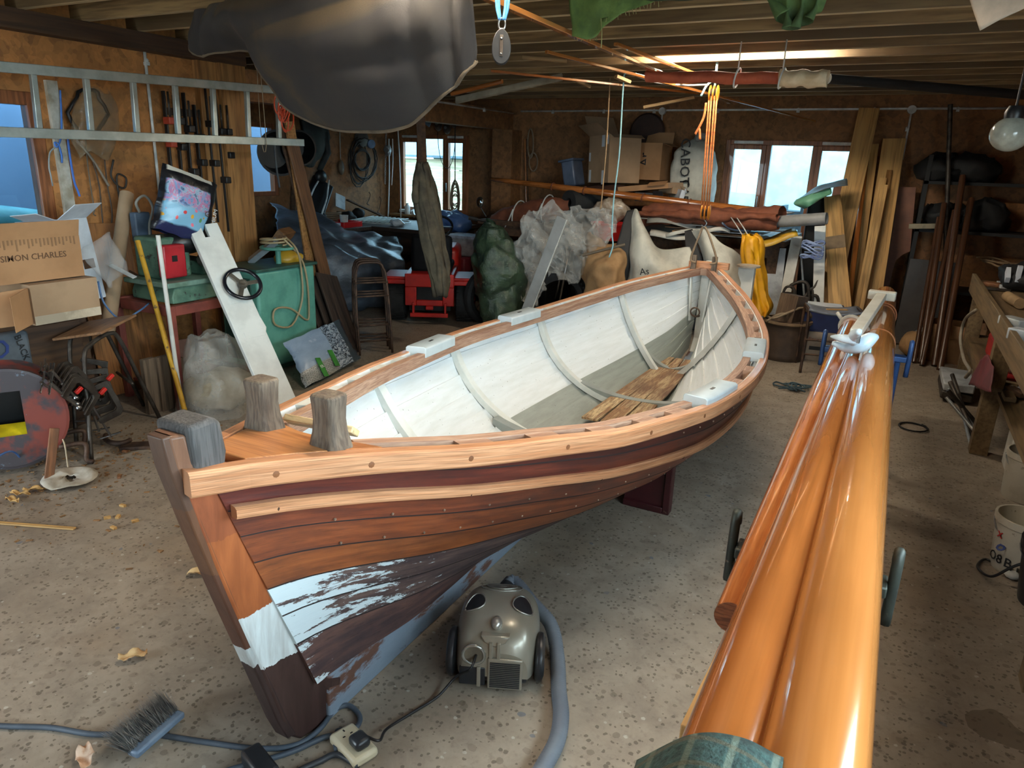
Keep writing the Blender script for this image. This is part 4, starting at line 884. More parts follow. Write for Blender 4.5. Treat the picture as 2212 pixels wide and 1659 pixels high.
# aluminium ladder hung along the left wall
ld = thing('ladder', 'aluminium ladder hung level along the left wall', 'ladder', (-4.55, 3.2, 1.75)); ALU = paint('aluminium', (186, 196, 192), (166, 176, 172), .4, .75, 8)
ya, ybb = 1.2, 4.62; zt = lambda y: 2.1+(y-2.36)*.035; zb = lambda y: 1.765+(y-2.3)*.012
XLd = -4.42
G().bar((XLd, ya, zt(ya)), (XLd, ybb-.1, zt(ybb-.1)), .03, .055).done('rail', ALU, ld, bevel=.003); G().bar((XLd, ya, zb(ya)), (XLd, ybb, zb(ybb)), .03, .055).done('rail', ALU, ld, bevel=.003)
for i in range(11):
    y = 1.3+i*.306
    if y < 4.5: G().bar((XLd, y, zb(y)+.027), (XLd, y+.012, zt(y)-.027), .032, .03, (1, 0, 0)).done('rung', ALU, ld, bevel=.003)
for y in (2.1, 4.2): rope('hanging_line', 'thin cord holding the ladder up, at its %s end' % ('near', 'far')[y > 3], 'cord', [(XLd+.005, y, 2.475), (XLd+.018, y, zt(y)), (XLd+.022, y, zb(y)-.03), (XLd-.02, y, zb(y)-.035), (XLd-.024, y, zt(y)), (XLd-.005, y, 2.475)], .003, paint('string', (150, 130, 104)), k=3)
# sash clamps on the wall
for i, (x, y0_, y1_) in enumerate(((352, 196, 420), (375, 205, 402), (395, 200, 470), (418, 226, 470), (440, 180, 480), (462, 195, 500), (478, 220, 445))):
    X_ = XL+.06; a, b = XP(x, y0_, X_), XP(x+(y1_-y0_)*.1, y1_, X_)
    c_ = thing('sash_clamp', 'black sash clamp hanging on the left wall, %s from the left' % 'first second third fourth fifth sixth seventh'.split()[i], 'clamp', b, group='sash clamps on the left wall')
    G().bar(a, b, .012, .034, (1, 0, 0)).done('bar', BLK, c_, bevel=.002)
    for f in (.28, .5+.06*(i % 3)): G().box(a.lerp(b, f)+V((.035, 0, 0)), (.075, .05, .05)).done('jaw', paint('orange_red', (186, 66, 40), rough=.5) if i == 0 else BLK, c_, bevel=.006)
    G().cyl(a.lerp(b, .28)+V((.05, 0, .02)), a.lerp(b, .28)+V((.05, 0, .2)), .008, n=8).done('screw', STEELD, c_, smooth=True)
tag(G().bb((XL+.001, 3.75, 1.95), (XL+.035, 4.1, 2.0)).done('clamp_rail', DARKW), 'dark batten on the left wall carrying the sash clamps', 'batten')
# bags, coils and cords on the left wall
hb = thing('hanging_bag', 'clear plastic bag stuffed with parts hung on the left wall behind the ladder', 'bag', XP(200, 330, XL+.1)); c = XP(205, 250, XL+.1); g = G(); g.grid(lambda u, v: XP(205+lerp(46, 60, v)*math.cos(2*PI*u)*(.55+.45*math.sin(PI*min(1, v*.9+.1))), lerp(195, 338, v)+8*math.sin(5*u*PI), XL+.1+.07*math.sin(2*PI*u))+noise.noise_vector(V((u*9, v*5, 3)))*.02, 28, 12, cu=True); g.done('bag_film', film('brown_film', (150, 128, 100), .3), hb, smooth=True)
g = G(); g.tube([XP(190+38*math.cos(a)+6*math.cos(5*a), 245+52*math.sin(a), XL+.05+.012*math.sin(7*a)) for a in [i*.35 for i in range(60)]], .012, 6); tag(g.done('cable_coil', BLK, smooth=True), 'thick black cable coil on the wall behind the hanging plastic bag', 'cable')
CORDS = [('blue_bungee', 'blue bungee cord knotted at the left window jamb', [(130, 195), (133, 262), (131, 300), (122, 318), (118, 308), (126, 312), (133, 335), (134, 352)], (70, 120, 200), .006), ('blue_bungee', 'long blue bungee cord with a hook on the left wall', [(146, 292), (150, 330), (160, 390), (168, 412), (172, 424)], (60, 110, 196), .007), ('grey_line', 'grey hooked cord hanging beside the white jamb', [(122, 316), (108, 330), (106, 360), (110, 380), (114, 402)], (150, 152, 150), .005),
         ('brown_line', 'brown cord with a wire hook on the left wall', [(185, 300), (190, 360), (200, 430), (204, 452), (202, 462), (207, 466)], (96, 84, 70), .004), ('brown_line', 'long dark cord hanging under the plastic bag, left one', [(200, 345), (214, 400), (220, 460), (226, 520)], (72, 54, 40), .005), ('brown_line', 'long dark cord hanging under the plastic bag, right one', [(226, 345), (232, 400), (242, 460), (238, 515)], (66, 50, 38), .005),
         ('grey_hose', 'grey bent hose crossing the wall under the plastic bag', [(165, 300), (200, 345), (225, 385), (235, 402)], (128, 116, 102), .009), ('black_line', 'short black looped cord under the plastic bag', [(245, 345), (240, 380), (256, 402), (270, 405), (272, 385), (256, 376), (252, 390), (258, 430), (256, 452)], (40, 34, 30), .007)]
for n_, lb, px, c_, r_ in CORDS: rope(n_, lb, 'cord', [XP(x, y, XL+.05) for x, y in px], r_, paint(n_+str(c_[0]), c_, rough=.6))
# boards leaning at the end post
for i, (a, b, w_, m) in enumerate(((((592, 520), (512, 215), .11, DARKW)), ((590, 560), (540, 255), .1, BOXW), ((600, 500), (546, 300), .13, wood('mid_brown', (120, 82, 52), (94, 62, 40), 0)))):
    p_, q_ = XP(*a, -4.64+.035*i), XP(*b, -4.68+.035*i); d_ = (q_-p_); p_ = p_-d_*(p_.z/d_.z)
    plank('leaning_board', ('dark narrow board', 'pale narrow board', 'wide mid-brown board')[i]+' leaning on the boxed end post behind the teal cabinet', 'board', p_+V((0, .42, .01)), q_+V((0, .42, 0)), w_, .02, m, (1, 0, 0))
# ================================================================== annex and back wall
def sheet(name, label, cat, rows, mat, nu=28, nv=20, amt=.02, sc=4, seed=0, parent=None, solid=.004, wave=0, fr=7):
    """cloth through rows of points (top to bottom), wrinkled"""
    R_ = [spline(r, nu) for r in rows]; m = min(len(r) for r in R_)
    colsp = [spline([r[i] for r in R_], max(2, nv//(len(rows)-1))) for i in range(m)]; n = len(colsp[0]); g = G()
    def P_(u, v):
        q = colsp[round(u*(m-1))][round(v*(n-1))]; w = noise.noise_vector(q*sc+V((seed, 0, seed)))*amt
        if wave: w = w+V((math.sin(u*fr*6.28+seed), math.cos(u*fr*6.28), 0))*wave*v
        return q+w
    g.grid(P_, m-1, n-1); o = g.done(name, mat, parent, smooth=True, solid=solid)
    return o if parent else tag(o, label, cat)
def blob(name, label, cat, c, r, mat, amt=.04, sc=8, seed=0, parent=None, n=22, M=None, flat=None, facet=0):
    g = G(); g.sphere(c, r, n, M); g.jag(amt, sc, seed); g.jag(amt*(.5 if facet else .4), sc*3, seed)
    if flat is not None:
        for v in g.b.verts: v.co.z = max(v.co.z, flat)
    o = g.done(name, mat, parent, smooth=not facet); return o if parent else tag(o, label, cat)
TARP = paint('black_tarp', (58, 64, 72), (96, 106, 120), .34, scale=4, bump=.7, st=(1, .35, 1)); DARK = paint('matte_black', (22, 22, 23), (16, 16, 17), .7)  # DARK is a plain matte black for bags, crates and fittings
CANV = paint('cream_canvas', (200, 198, 186), (172, 170, 160), .8, scale=5, bump=.1); TAN = paint('tan_cloth', (164, 128, 88), (140, 106, 70), .85, scale=6, bump=.15)
SAILB = paint('tan_sail', (122, 68, 44), (98, 52, 34), .8, scale=8, bump=.2); CFILM = film('crumpled_film', (214, 211, 204), .27, .1)
VARN = wood('varnish', (176, 108, 54), (140, 78, 36), 0, 12, .05, .2, .6, .05); PALE = wood('pale_plank', (212, 170, 108), (188, 142, 82), 0, 9, .05, .6, bump=.1)
t_ = sheet('covered_bulk', 'black plastic tarpaulin draped over a bulky load in the annex behind the step frames', 'tarpaulin',
  [[XP(582, 436, -6.75), XP(680, 466, -6.5), XP(765, 492, -6.2), XP(866, 518, -5.62)], [XP(598, 470, -6.3), XP(690, 500, -5.95), XP(775, 520, -5.7), XP(868, 530, -5.4)], [XP(600, 505, -6.0), XP(695, 532, -5.6), XP(780, 552, -5.35), XP(866, 553, -5.2)],
   [XP(612, 585, -5.9), XP(700, 590, -5.5), XP(790, 590, -5.25), XP(872, 583, -5.1)], [(-5.95, 5.2, .02), (-5.55, 5.75, .02), (-5.3, 6.3, .02), (-5.05, 6.95, .02)]], TARP, 20, 48, .06, 4.5, 3)
# annex bench
bn = thing('work_bench', 'dark wooden bench under the far window in the annex', 'bench', (-6.1, 8.2, 0)); DB = wood('bench_dark', (78, 58, 44), (56, 42, 34), 0, 8, .08, .6)
G().bb((-6.88, 7.55, .78), (-5.25, 8.95, .83)).bb((-6.88, 6.6, .78), (-6.1, 7.55, .83)).done('bench_top', DB, bn, bevel=.004); G().bb((-6.8, 7.62, .5), (-5.3, 7.66, .78)).done('apron', DB, bn)
for x in (-6.78, -5.34): G().bb((x-.05, 7.62, 0), (x+.05, 7.72, .78)).done('leg', DB, bn); G().bb((x-.05, 8.82, 0), (x+.05, 8.92, .78)).done('leg', DB, bn)
c = XP(728, 482, -6.42); t = thing('red_tray', 'shallow red plastic tray on the annex bench', 'tray', (c.x, c.y, .83)); RED = paint('red_tray_mat', (206, 34, 32), (186, 28, 28), .4)
g = G(); g.bb((c.x-.27, c.y-.18, .83), (c.x+.27, c.y+.18, .838)); [g.bb(a, b) for a, b in (((c.x-.27, c.y-.18, .838), (c.x+.27, c.y-.17, .9)), ((c.x-.27, c.y+.17, .838), (c.x+.27, c.y+.18, .9)), ((c.x-.27, c.y-.17, .838), (c.x-.26, c.y+.17, .9)), ((c.x+.26, c.y-.17, .838), (c.x+.27, c.y+.17, .9)))]
g.done('tray_body', RED, t, bevel=.003); G().bb((c.x+.12, c.y-.1815, .85), (c.x+.22, c.y-.1805, .89)).done('paper_label', PAPER, t)
tag(G().lathe([(.045, 0), (.055, .13), (.058, .135), (.05, .13), (.042, .01), (0, .01)], (c.x+.12, c.y, .84), cap=False).done('plastic_cup', paint('cup_white', (216, 216, 212), rough=.4), smooth='auto'), 'white plastic cup standing in the red tray', 'cup')
c = YP(815, 492, 7.9); t = thing('wire_rack', 'white plastic-coated rack lying flat on the annex bench', 'rack', (c.x, c.y, .83)); WC = paint('rack_white', (206, 218, 216), rough=.4)
g = G(); g.tube(spline([(c.x-.34, c.y-.2, .86), (c.x+.34, c.y-.2, .86), (c.x+.34, c.y+.3, .86), (c.x-.34, c.y+.3, .86)], 6, True), .008, 6, True); g.done('rim', WC, t, smooth=True)
for i in range(9): x = c.x-.3+i*.075; G().bar((x, c.y-.2, .87), (x, c.y+.3, .9), .03, .008).done('slat', WC, t, bevel=.002)
blob('plastic_bag', 'scrunched white plastic bag at the right end of the annex bench', 'bag', (c.x+.43, c.y-.12, .87), (.11, .09, .05), film('bag_white', (220, 226, 230), .7), .03, 14, 4, flat=.832)
g = G(); q = XP(715, 462, -6.68)
g.tube([V((q.x+(.13+.01*math.sin(3*a))*math.cos(a), q.y+.11*math.sin(a), .85+.004*a)) for a in [i*.35 for i in range(95)]], .011, 6); tag(g.done('rope_coil', paint('rope_grey', (140, 122, 100), (112, 96, 78), .8), smooth=True), 'coil of grey rope on the annex bench behind the red tray', 'rope')
for i, (px, py, s_) in enumerate(((752, 470, .09), (690, 470, .08), (775, 460, .07))): blob('tool_bag', ('dark tool bag behind the rope coil', 'dark cloth bundle at the left of the rope coil', 'dark lump of rags behind the white rack')[i], 'bag', XP(px, py, -6.7+.12*(i % 2)), (s_*1.4, s_, s_), DARK, .02, 12, i, flat=.832)
t = thing('creeper_seat', 'black padded seat with a headrest and white tubular rails standing in the annex corner', 'seat', (-6.55, 8.0, .83)); a, b = XP(670, 474, -6.55), XP(698, 392, -6.78); RW_ = basis(b-a, (1, -.6, .2))
G().box((a+b)/2, ((b-a).length, .3, .05), RW_).done('pad', BLK, t, bevel=.015); G().sphere(XP(693, 382, -6.76), (.06, .1, .09), 14).done('headrest', BLK, t, smooth=True)
for s in (-.1, .1): G().tube(spline([a+RW_ @ V((-.05, s, .05)), a.lerp(b, .5)+RW_ @ V((0, s, .06)), b+RW_ @ V((-.15, s*.8, .05)), b+RW_ @ V((.02, s*.5, .06))], 6), .011, 8).done('rail', paint('rail_white', (206, 208, 208), rough=.35), t, smooth=True)
plank('grey_sheet', 'small pale grey panel standing on the annex bench', 'panel', XP(735, 450, -6.78), XP(735, 421, -6.84), .17, .012, paint('panel_pale', (176, 180, 184), rough=.6), (1, -.2, 0))
plank('bench_lath', 'narrow timber lath leaning on the annex wall behind the bench', 'lath', YP(850, 478, 8.9), (-6.8, 7.9, 1.12), .05, .02, DARKW, (0, -.3, 1))
# annex wall hangings (X = XA)
xw = XA+.05
for i, (px, py, r_, h_) in enumerate(((598, 330, .25, .3), (640, 320, .2, .26))):
    c = XP(px, py, XA+.28); t = thing('black_tub', ('big round black plastic tub hung high in the annex behind the ladder', 'second black plastic tub hung beside the first in the annex')[i], 'tub', c-V((0, 0, r_)))
    g = G(); M_ = basis((1, -.5, 0)) @ Matrix.Rotation(PI/2, 3, 'Y'); g.lathe([(0, -.16), (r_*.75, -.16), (r_, .1), (r_*1.05, .1), (r_*1.05, .115), (r_*.95, .115), (r_*.72, -.14), (0, -.14)], c, M_, 28, cap=False); g.done('tub_body', BLK, t, smooth='auto')
wj = XP(688, 285, XA+.12); t = thing('hung_jacket', 'dark wetsuit jacket hung on the annex wall', 'jacket', wj)
sheet('jacket_body', 0, 0, [[XP(650, 258, XA+.1), XP(680, 250, XA+.16), XP(705, 270, XA+.1)], [XP(655, 300, XA+.12), XP(682, 300, XA+.22), XP(708, 305, XA+.12)], [XP(655, 355, XA+.1), XP(672, 360, XA+.18), XP(690, 335, XA+.1)]], paint('wetsuit', (44, 52, 52), (30, 34, 36), .7), 10, 14, .02, 5, parent=t, solid=.05)
G().tube([XP(700, 285, XA+.14), XP(708, 330, XA+.12), XP(690, 368, XA+.1)], [.05, .045, .035], 8).done('sleeve', MATS['wetsuit'], t, smooth=True)
rope('orange_cable', 'coil of orange cable hung at the end of the ladder', 'cable', [XP(606+(10+5*math.sin(a*.37))*math.cos(a)+.35*a, 222+(20+14*math.sin(a*.23))*math.sin(a)+.9*a, -4.3+.02*math.sin(3*a)) for a in [i*.6 for i in range(70)]], .0055, paint('orange_flex', (206, 84, 52), (180, 66, 40), .5), 6, k=2)
tag(G().bar(XP(632, 455, xw), XP(640, 300, xw), .05, .03, (1, 0, 0)).done('timber_batten', DARKW), 'upright brown batten on the annex wall below the tub', 'batten')
rope('grey_strap', 'grey strap dangling under the black tub in the annex', 'strap', [XP(592, 300, XA+.6), XP(597, 360, XA+.6), XP(604, 405, XA+.6)], .011, paint('strap_grey', (116, 116, 118)))
rope('hanging_rope', 'thin rope with a small wooden block on the annex wall', 'rope', [XP(734, 282, xw+.02), XP(735, 330, xw+.02), XP(736, 345, xw+.03)], .007, paint('rope_light', (150, 146, 138)))
g = G(); c = XP(737, 362, xw+.04); g.sphere(c, (.03, .055, .1), 12); tag(g.done('pulley_block', paint('block_wood', (92, 74, 52), (68, 54, 40), .6), smooth=True), 'small wooden pulley block hung on the annex wall', 'block')
g = G(); g.lathe([(0, 0), (.12, 0), (.13, .01), (.11, .06), (.05, .09), (0, .09)], XP(778, 300, xw-.02), basis((1, 0, 0)) @ Matrix.Rotation(PI/2, 3, 'Y'), 22, False); tag(g.done('round_lamp', paint('lamp_grey', (88, 84, 80), (70, 68, 66), .5, .5), smooth='auto'), 'round grey metal lamp fitting on the annex wall', 'lamp')
g = G(); g.lathe([(0, 0), (.06, 0), (.06, .05), (0, .05)], XP(799, 311, xw+.04), basis((1, -.4, 0)) @ Matrix.Rotation(PI/2, 3, 'Y'), 18); tag(g.done('tape_reel', paint('reel_blue', (120, 140, 170), rough=.4), smooth='auto'), 'pale blue reel hung beside the round lamp in the annex', 'reel')
for i, (cx_, cy_, rx, ry, tn) in enumerate(((782, 345, 16, 22, 7), (786, 345, 26, 44, 5), (775, 350, 20, 50, 3))):
    g = G(); g.tube([XP(cx_+rx*math.cos(a)*(1+.12*math.sin(a*1.7+i)), cy_+ry*math.sin(a)*(1+.1*math.cos(a*1.3)), xw+.02+.004*a/2) for a in [k_*.4 for k_ in range(int(tn*15))]], .009-.002*(i > 0), 6)
    tag(g.done('leather_strap', paint('strap_black', (38, 30, 26), (26, 22, 20), .6), smooth=True), ('tight coil of black cable hung under the round lamp', 'looser loop of dark strap hung around the black coil', 'long drooping dark cord hung around the black coil')[i], 'cord')
for i, (x, y0_, y1_) in enumerate(((797, 415, 440), (820, 425, 458))): rope('iron_hook', 'rusty iron hook on the annex wall above the bench, %s of two' % ('left', 'right')[i], 'hook', [XP(x, y0_, xw), XP(x+3, y0_+6, xw+.03), XP(x, y1_-8, xw+.02), XP(x-4, y1_, xw+.03), XP(x+1, y1_+3, xw+.03)], .006, MATS['rust_tube'])
ch = thing('chain_hoist', 'galvanised chain with shackles hanging left of the far window', 'chain', XP(838, 280, -6.75)); ya = YP(838, 285, 8.88)
g = G()
for i in range(22):
    c = YP(834-.1*i, 290+i*5.0, 8.86); R_ = Matrix.Rotation(PI/2*(i % 2), 3, 'Z'); g.tube([c+R_ @ V((.011*math.cos(a), 0, .02*math.sin(a))) for a in [2*PI*k_/10 for k_ in range(10)]], .004, 5, True)
g.done('chain_links', paint('galvanised', (186, 190, 192), rough=.4, metal=.6), ch)
blob('shackles', 0, 0, YP(838, 325, 8.84), (.06, .04, .09), MATS['galvanised'], .03, 16, parent=ch)
for i, (x0_, y0_, x1_, y1_) in enumerate(((840, 300, 838, 475), (859, 268, 866, 476), (848, 300, 846, 400))): rope('white_rope', 'white rope hanging by the left side of the far window, %s' % ('longest beside the chain', 'thin one over the frame', 'short one behind the chain')[i], 'rope', [YP(x0_, y0_, 8.82), YP((x0_+x1_)/2+1.5, (y0_+y1_)/2, 8.84), YP(x1_, y1_, 8.83)], .011-.002*i, paint('rope_white', (206, 206, 202), (186, 186, 182), .7))
for i, (x, y, r_) in enumerate(((947, 268, .075), (966, 276, .07), (981, 266, .05))):
    c = YP(x, y, 8.86); t = thing('pulley_block', 'wooden pulley block hanging over the far window, %s' % ('left one', 'middle one', 'small right one')[i], 'block', c, group='blocks over the far window'); g = G(); g.sphere(c, (r_*.8, .045, r_*1.25), 14); g.done('shell', paint('block_dark', (72, 56, 42), (50, 40, 32), .6), t, smooth=True)
    G().cyl(c-V((0, .05, 0)), c+V((0, .02, 0)), r_*.3, n=12).done('sheave', MATS['galvanised'], t); G().cyl(c+V((0, 0, r_)), (c.x, c.y, 2.36), .006, n=6).done('lanyard', DARK, t)
rope('black_line', 'thin black line with a hook looping across the far window', 'rope', [YP(945, 285, 8.82), YP(949, 330, 8.82), YP(958, 358, 8.82), YP(970, 362, 8.82), YP(980, 335, 8.82), YP(984, 290, 8.82)], .0045, DARK)
hk = thing('rope_hank', 'hank of white rope hanging at the right of the far window', 'rope', YP(985, 440, 8.75)); G().tube([YP(983, 268, 8.8), YP(983, 400, 8.78)], .007, 6).done('line', DARK, hk)
g = G(); g.tube([YP(983+(8+2*math.sin(a*.3))*math.cos(a), 432+44*math.sin(a)*(.6+.4*math.sin(a*.15)), 8.76+.02*math.sin(a*2.1)) for a in [i*.5 for i in range(110)]], .009, 6); g.done('coils', MATS['rope_grey'], hk, smooth=True)
g = G(); g.tube([YP(978+9*math.cos(a), 470+16*math.sin(a), 8.7+.01*math.sin(a*2)) for a in [i*.5 for i in range(60)]], .007, 6); g.done('tail_coils', MATS['rope_white'], hk, smooth=True)
tag(G().box(YP(923, 263, 8.5), (.12, .01, .09), Matrix.Rotation(.5, 3, 'Y')).done('card_tag', paint('tag_blue', (120, 150, 180))), 'small blue and white card hung beside the pole above the far window', 'card')
# sill things
s_ = (-6.35, 8.93, .9)
tag(G().lathe([(.04, 0), (.042, .12), (.018, .15), (.018, .17), (0, .17)], YP(880, 455, 8.9)*1 - V((0, 0, .06))).done('plastic_bottle', PVC, smooth='auto'), 'small white bottle on the sill of the far window', 'bottle')
tag(G().lathe([(.035, 0), (.06, 0), (.06, .05), (.035, .05)], YP(893, 462, 8.9), Matrix.Rotation(1.2, 3, 'Y'), cap=False).done('tape_roll', PVC, smooth='auto'), 'roll of white tape on the sill of the far window', 'tape')
tag(G().bb(YP(862, 458, 8.9), YP(862, 458, 8.9)+V((.17, .06, .045))).done('white_box', PVC, bevel=.008), 'flat white plastic box on the sill of the far window', 'box')
# ride-on mower, seen from behind
mw = thing('ride_on_mower', 'red ride-on mower with black seat, parked facing the far window', 'mower', M=rotm((-4.38, 6.42, 0), .5)); M_ = mw.matrix_basis
MRED = paint('mower_red', (190, 38, 30), (166, 32, 28), .4, c3=(110, 60, 50), s3=20, l3=.66)
def LP(g): g.b.transform(M_); return g
for s in (-1, 1):
    g = G(); Mw = Matrix.Rotation(PI/2, 3, 'Y')
    g.lathe([(.06, -.1), (.17, -.1), (.205, -.085), (.215, -.05), (.215, .05), (.205, .085), (.17, .1), (.06, .1)], (s*.37, 0, .215), Mw, 36)
    for i in range(36):
        a = 2*PI*i/36; c = V((s*.37, .213*math.cos(a), .215+.213*math.sin(a))); g.box(c+V((.045*(1 if i % 2 else -1), 0, 0)), (.085, .02, .016), Matrix.Rotation(a-PI/2, 3, 'X'))
    w_ = LP(g).done('wheel', RUB, mw); LP(G().cyl((s*.37-.11, 0, .215), (s*.37+.11, 0, .215), .06)).done('hub', MRED, w_, smooth='auto')
    g = G(); g.bb((s*.37-.13, -.2, .47), (s*.37+.13, .3, .5)); g.bb((s*.37-.13, -.2, .42), (s*.37+.13, -.18, .47)); LP(g).done('fender', MRED, mw, bevel=.015)
    LP(G().lathe([(.05, -.07), (.13, -.07), (.16, -.03), (.16, .03), (.13, .07), (.05, .07)], (s*.34, 1.05, .16), Matrix.Rotation(PI/2, 3, 'Y'), 24)).done('front_wheel', RUB, mw)
g = G(); [g.bb(a, b) for a, b in (((-.26, -.24, .4), (.26, -.2, .54)), ((-.26, -.24, .2), (-.14, -.2, .4)), ((.14, -.24, .2), (.26, -.2, .4)), ((-.14, -.24, .2), (.14, -.2, .26)), ((-.04, -.26, .16), (.04, -.2, .2)), ((-.26, -.2, .5), (.26, .5, .54)))]; LP(g).done('rear_plate', MRED, mw, bevel=.008)
LP(G().bb((-.22, -.19, .14), (.22, .5, .5))).done('transaxle', DARK, mw); LP(G().bb((-.2, -.3, .09), (.2, -.26, .13)).bb((-.18, -.28, .12), (-.16, -.2, .24)).bb((.16, -.28, .12), (.18, -.2, .24))).done('tow_bar', MRED, mw, bevel=.004)
LP(G().bb((-.25, .62, .3), (.25, 1.3, .72))).done('bonnet', MRED, mw, bevel=.06); g = G(); g.box((0, .02, .72), (.44, .09, .4), Matrix.Rotation(-.12, 3, 'X')); LP(g).done('seat_back', paint('seat_vinyl', (24, 24, 26), (18, 18, 20), .75, spec=.2), mw, bevel=.04)
LP(G().bb((-.22, .05, .54), (.22, .45, .62))).done('seat_cushion', MATS['seat_vinyl'], mw, bevel=.03)
g = G(); Ms = Matrix.Rotation(.7, 3, 'X'); g.tube([V((0, .72, .95))+Ms @ V((.17*math.cos(a), .17*math.sin(a), 0)) for a in [2*PI*i/28 for i in range(28)]], .014, 8, True); g.cyl((0, .72, .95), (0, .86, .7), .018); g.bar(V((0, .72, .95))+Ms @ V((-.17, 0, 0)), V((0, .72, .95))+Ms @ V((.17, 0, 0)), .04, .01); LP(g).done('steering_wheel', BLK, mw, smooth='auto')
# hanging coat on a dark strut
hp = YP(908, 252, 5.5); ct = thing('hanging_coat', 'long olive-brown coat hanging on a dark pole in front of the red mower', 'coat', YP(945, 640, 5.5)); OLV = paint('olive_cloth', (88, 78, 60), (62, 54, 42), .85, scale=7, bump=.15)
G().bar((hp.x-.02, 5.5, 2.475), YP(914, 372, 5.5), .06, .05, (0, 1, 0)).done('pole', DARKW, ct)
rows = []
for y, x0_, x1_, d in ((352, 906, 920, .05), (385, 899, 930, .09), (420, 899, 938, .11), (470, 908, 946, .1), (520, 916, 955, .1), (570, 926, 964, .09), (610, 935, 966, .08), (640, 940, 962, .06)):
    rows.append([YP((x0_+x1_)/2+(x1_-x0_)/2*math.cos(a), y, 5.5)+V((0, d*math.sin(a), 0)) for a in [2*PI*i/14 for i in range(15)]])
g = G(); RS = [spline(r, 3) for r in rows]; CS = [spline([r[i] for r in RS], 4) for i in range(len(RS[0]))]
g.grid(lambda u, v: (lambda q, i, j: q+noise.noise_vector(V((i*.5, j*.16, 2)))*.035)(CS[round(u*(len(CS)-1))][round(v*(len(CS[0])-1))], round(u*(len(CS)-1)) % (len(CS)-1), round(v*(len(CS[0])-1))), len(CS)-1, len(CS[0])-1); g.done('coat_body', OLV, ct, smooth=True, solid=.006)
G().tube(spline([YP(900, 392, 5.4), YP(897, 420, 5.38), YP(900, 440, 5.4)], 4), [.03]*4+[.035]*4+[.02], 8).done('sleeve', OLV, ct, smooth=True)
# storage boxes right of the mower
for i, (lab, px, py, Y_, d, m) in enumerate((('clear plastic storage box of red cloth stacked right of the mower', 1012, 530, 7.9, (.5, .36, .24), film('tub_clear', (206, 214, 224), .5, .3)), ('dark red crate under the clear storage box', 985, 580, 7.8, (.5, .4, .35), paint('crate_maroon', (120, 40, 52), (96, 34, 44), .5)), ('blue plastic sheet heap behind the clear storage box', 975, 480, 8.3, (.5, .3, .2), paint('sheet_blue', (84, 116, 168), (60, 88, 140), .35, bump=.2)))):
    c = YP(px, py, Y_)
    if i == 2: blob('plastic_sheet', lab, 'sheet', c, (.3, .2, .14), m, .07, 8); continue
    t = thing('storage_box', lab, 'box', (c.x, c.y, c.z-d[2]/2)); G().bb(c-V(d)/2, c+V(d)/2).done('box_body', m, t, bevel=.02)
    if i == 0:
        g = G(); [g.bb((c.x-d[0]/2-.01, c.y-d[1]/2-.01+k_*.047, c.z+d[2]/2), (c.x+d[0]/2+.01, c.y-d[1]/2+.015+k_*.047, c.z+d[2]/2+.015)) for k_ in range(8)]; g.bb((c.x-d[0]/2-.01, c.y-d[1]/2-.01, c.z+d[2]/2-.02), (c.x+d[0]/2+.01, c.y+d[1]/2+.01, c.z+d[2]/2)); g.done('lid', film('lid_clear', (196, 210, 230), .7, .3), t)
        blob('contents', 0, 0, c-V((0, 0, .02)), (.2, .14, .08), paint('cloth_red', (150, 60, 70), (120, 60, 90), .8), .03, 9, parent=t)
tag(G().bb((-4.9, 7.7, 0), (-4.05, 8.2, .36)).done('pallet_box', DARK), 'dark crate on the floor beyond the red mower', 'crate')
# motorbike under a green cover
mb = thing('motorbike', 'motorbike under a dark green camouflage cover with one mirror showing', 'motorbike', (-3.55, 6.5, 0)); CAMO = paint('camo_cover', (54, 72, 52), (30, 44, 34), .42, scale=9, bump=.6, c3=(84, 100, 78), s3=18, l3=.6)
rows = []
for y, x0_, x1_, d in ((478, 1045, 1064, .06), (500, 1034, 1085, .16), (535, 1027, 1110, .22), (580, 1028, 1128, .26), (620, 1034, 1128, .26), (660, 1042, 1126, .26), (696, 1052, 1122, .24)):
    rows.append([YP((x0_+x1_)/2+(x1_-x0_)/2*math.cos(a), y, 6.45)+V((0, d*math.sin(a), 0)) for a in [2*PI*i/12 for i in range(12)]])
RS = [spline(r, 3, True) for r in rows]; CS = [spline([r[i] for r in RS], 5) for i in range(len(RS[0]))]; n = len(CS); m = len(CS[0])-1; g = G()
def camo(u, v):
    q = CS[round(u*n) % n][round(v*m)]; k_ = noise.noise_vector(q*7)*.05+noise.noise_vector(q*19)*.045; q = q+k_; q.z = max(.015, q.z); return q
g.grid(camo, n, m, cu=True); g.done('cover', CAMO, mb, smooth=False, sub=1)
W0 = ZP(1036, 700)+V((.03, .1, .3)); g = G(); Mw = Matrix.Rotation(-.35, 3, 'Z') @ Matrix.Rotation(PI/2, 3, 'Y'); g.lathe([(.23, -.045), (.27, -.05), (.3, -.03), (.305, 0), (.3, .03), (.27, .05), (.23, .045)], W0, Mw, 32, cap=False); g.done('front_tyre', RUB, mb, smooth='auto')
g = G(); g.lathe([(.2, -.02), (.235, -.04), (.235, .04), (.2, .02)], W0, Mw, 32, cap=False); [g.cyl(W0, W0+Mw @ V((.22*math.cos(a), .22*math.sin(a), 0)), .004, n=5) for a in [2*PI*i/14 for i in range(14)]]; g.cyl(W0+Mw @ V((0, 0, -.06)), W0+Mw @ V((0, 0, .06)), .03); g.done('wheel_rim', STEEL, mb)
g = G(); a = YP(1012, 470, 6.3); b = YP(1050, 478, 6.4); g.tube([a, a.lerp(b, .5)], .02, 8); g.tube([a.lerp(b, .4), b], .012, 8); g.done('handlebar', BLK, mb, smooth='auto')
